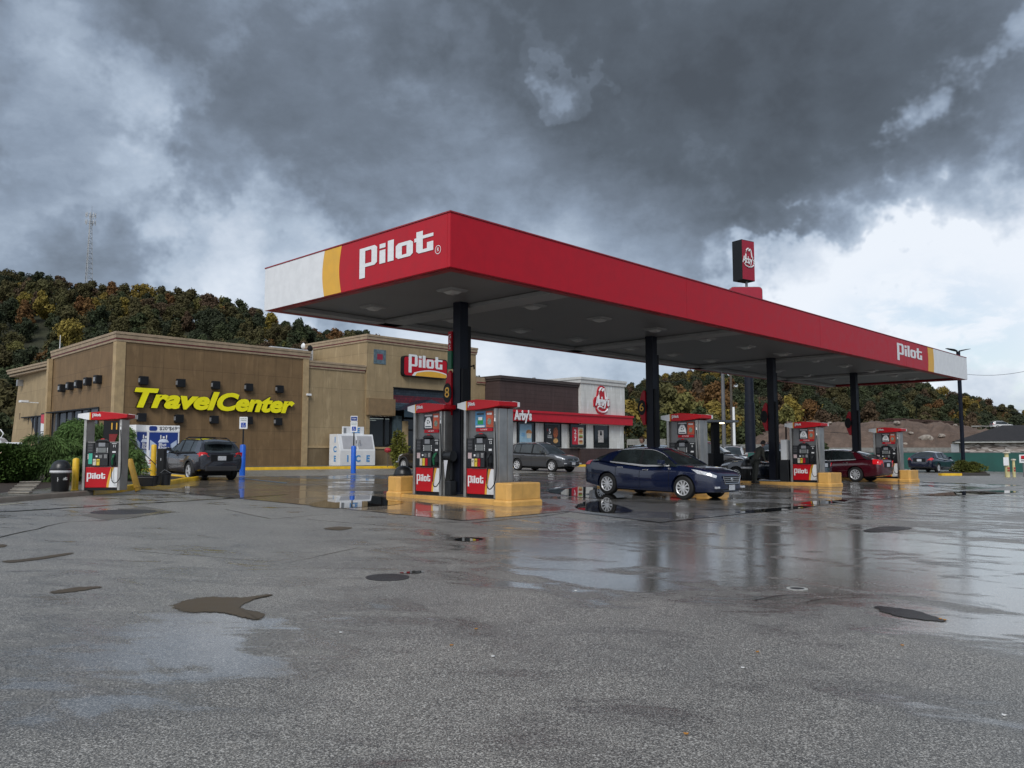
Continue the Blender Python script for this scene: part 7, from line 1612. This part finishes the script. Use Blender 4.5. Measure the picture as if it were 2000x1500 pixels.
for k, (px, py, s, lab) in enumerate(((1806, 858, .95, 'largest pale boulder on the dirt slope'), (1837, 852, .5, 'pale boulder right of the largest one on the slope'), (1751, 828, .55, 'pale pointed rock on the crest of the dirt bank'), (1778, 848, .35, 'small pale rock in the middle of the dirt bank'), (1620, 828, .4, 'pale rock on the crest above the third pump'), (1865, 832, .3, 'small rock by the lamp pole on the crest'), (1765, 870, .35, 'low pale rock near the foot of the slope'))):
    H_ = onY(px, TOPP(px), 128).z; best = None
    for j in range(60):
        y = 99+29*j/59; z = -1.5+(H_+1.5)*sstep(98, 128, y); pyy = 884-(z-EYE)*1583/y
        if best is None or abs(pyy-py) < best[0]: best = (abs(pyy-py), y, z)
    y, z = best[1:]; o = meshobj('boulder', rock(k, s), None, ((px-1000)/1583*y, y, z+.1)); tag(o, lab, 'boulder')
m = MB(); 
for i in range(40):
    px = 1740+120*rnd.random(); q = onY(px, TOPP(px)-1.5, 128); a = rnd.uniform(-.3, .3); m.tube([q+V(-1.2, 0, rnd.uniform(-.1, .3)), q+V(1.2, rnd.uniform(-1, 1), a)], .07, 5)
tag(m.build('brush_pile', M('dead_wood', (.06, .035, .028), .9, var=.3)), 'tangled pile of dead branches along the crest of the dirt slope', 'brush pile', kind='stuff')
# highway embankment
a, b = onY(1880, 838, 205.), onY(2300, 836, 190.)
rd = MB().add([(a.x, a.y, a.z), (b.x, b.y, b.z), (b.x, b.y+14, b.z), (a.x, a.y+14, a.z), (a.x, a.y-12, -2), (b.x, b.y-12, -2)], [(0, 1, 2, 3), (4, 5, 1, 0)]).build('road_embankment', M('grass_bank', (.05, .055, .025), .95, var=.3, scale=.2)); tag(rd, kind='structure')
rail_fence(a+V(2, -.5, 0), b+V(0, -.5, 0), .85, 'highway guard rail above the stone-faced building', 40)
mid = a.lerp(b, .33); PK = dict(BIG); PK.update(wr=.38)
make_car(PK, V(*(onY(1957, 835, 201.).xy), (onY(1957, 838, 201.).z+.05)), 94, MATS['white_van'] if 'white_van' in MATS else M('white_van', (.6, .6, .6), .3, var=0, coat=1), 'large_suv', 'white vehicle driving on the raised highway at the right')
c = onY(1413, 873, 126.); make_car(BIG, V(c.x, 126., c.z-1.2), 90, MATS['white_van'], 'large_suv', 'white van passing behind the utility poles', group='vehicles on the far road')
# far ground cover
sheet('verge', [(-200, 66), (-30, 66), (-10, 78), (10, 88), (60, 56), (300, 60), (300, 190), (-200, 190)], M('rough_grass', (.05, .06, .02), .95, var=.35, scale=.4), .02)

# ================================================================== SHRUBS
def shrub(name, loc, rx, ry, h, n, leaf, mat, label, droop=.0, shape='dome', stem=True, aspect=.25, seed=1, cat='shrub'):
    rnd = random.Random(seed); t = empty(name, loc, 0, label, cat); vs, fs = [], []; lobes = [(rnd.uniform(-.55, .55), rnd.uniform(-.55, .55), rnd.uniform(.15, .80), rnd.uniform(.30, .5)) for _ in range(16)]
    for _ in range(n):
        if shape == 'dome':
            lx, ly, lz, lr = rnd.choice(lobes); d = Vector((rnd.gauss(0, 1), rnd.gauss(0, 1), rnd.gauss(.3, 1))).normalized(); k = lr*rnd.uniform(.7, 1.1)*(1.05-.5*lz)
            p = Vector(((lx*(1.1-.6*lz)+d.x*k)*rx, (ly*(1.1-.6*lz)+d.y*k)*ry, max(.03, (lz+d.z*k*.55))*h))
        else:
            d = Vector((rnd.gauss(0, 1), rnd.gauss(0, 1), rnd.gauss(0, 1))); mx = max(abs(d.x), abs(d.y), abs(d.z)); d2 = d/mx; d3 = d.normalized(); d4 = (d2*.22+d3*.78)*rnd.uniform(.84, 1.05)
            p = Vector((d4.x*rx, d4.y*ry, max(.02, h*.5+d4.z*h*.5))); d = d3
        out = Vector((d.x, d.y, d.z*.5-droop+rnd.gauss(0, .4))).normalized(); side = out.cross(Vector((rnd.gauss(0, 1), rnd.gauss(0, 1), rnd.gauss(0, 1)))).normalized(); s = leaf*rnd.uniform(.6, 1.4); k = len(vs)
        vs += [p, p+out*s*.5+side*s*aspect, p+out*s-V(0, 0, droop*s*.4), p+out*s*.5-side*s*aspect]; fs.append((k, k+1, k+2, k+3))
    MB().add(vs, fs).build('foliage', mat, t)
    if stem:
        m = MB()
        for i in range(6): a = i*1.05; m.tube([(0, 0, -.1), (rx*.3*math.cos(a), ry*.3*math.sin(a), h*.4), (rx*.55*math.cos(a), ry*.55*math.sin(a), h*.7)], [.03, .02, .008], 5)
        m.build('stem', BARK, t)
    return t
CEDAR = leafmat('cedar_green', (.10, .17, .05), .5); HEDGE = leafmat('hedge_green', (.045, .08, .018), .5); BUSH = leafmat('bush_green', (.10, .12, .025), .5); PLANT = leafmat('plant_yellow_green', (.17, .18, .035), .4)
def gsh(px, Y): x = (px-1000)/1583*Y; return V(x, Y, gz(x, Y)+.1)
shrub('feathery_shrub', gsh(182, 27.9), 2.05, 1.5, 2.15, 46000, .13, CEDAR, 'big feathery green shrub behind pump 11', .6, seed=3, aspect=.10)
shrub('feathery_shrub', gsh(104, 26.6), 1.5, 1.1, 1.55, 24000, .12, CEDAR, 'low spreading feathery shrub left of the domed bin', .6, seed=5, aspect=.10)
shrub('feathery_shrub', gsh(262, 27.8), .55, .7, 1.25, 7000, .12, CEDAR, 'feathery shrub seen between pump 11 and the leaning post', .6, seed=6, aspect=.10)
shrub('clipped_hedge', gsh(10, 25.6), 1.0, 1.0, 1.12, 30000, .085, HEDGE, 'clipped rounded dark hedge at the left edge', 0., 'box', seed=7, aspect=.4, cat='hedge')
c = onY(782, 884, 47.3); shrub('entrance_plant', V(c.x, c.y, gz(c.x, c.y)+.15), .62, .6, 2.25, 2600, .17, PLANT, 'leafy yellow-green plant beside the shop entrance', .1, seed=8, cat='plant')
c = onY(757, 900, 45.5); t = empty('red_flower', V(c.x, c.y, gz(c.x, c.y)+.15), 0, 'small red flowering stem left of the dark car by the entrance', 'plant'); MB().tube([(0, 0, 0), (.02, 0, .9)], .02).build('stem', BARK, t); MB().lathe([(.001, 0), (.15, .05), (.2, .15), (.12, .27), (.001, .3)], (0, 0, .8), 9).build('flower_head', M('flower_red', (.35, .02, .03), .6, var=.5, scale=20), t)
make_car(SUV, V(-4.3, 43.4, gz(-4.3, 43.4)), -42, MATS['black_paint'], 'crossover', 'black car parked at the shop entrance, mostly hidden by the near pumps', group='cars parked by the shop')
c = G(1888, 925); shrub('low_shrub', V(c.x, c.y-.3, c.z), 1.5, .9, 1.0, 5000, .12, BUSH, 'low green and yellow shrub at the foot of the lot lamp', .1, seed=9)
c = G(1600, 900)
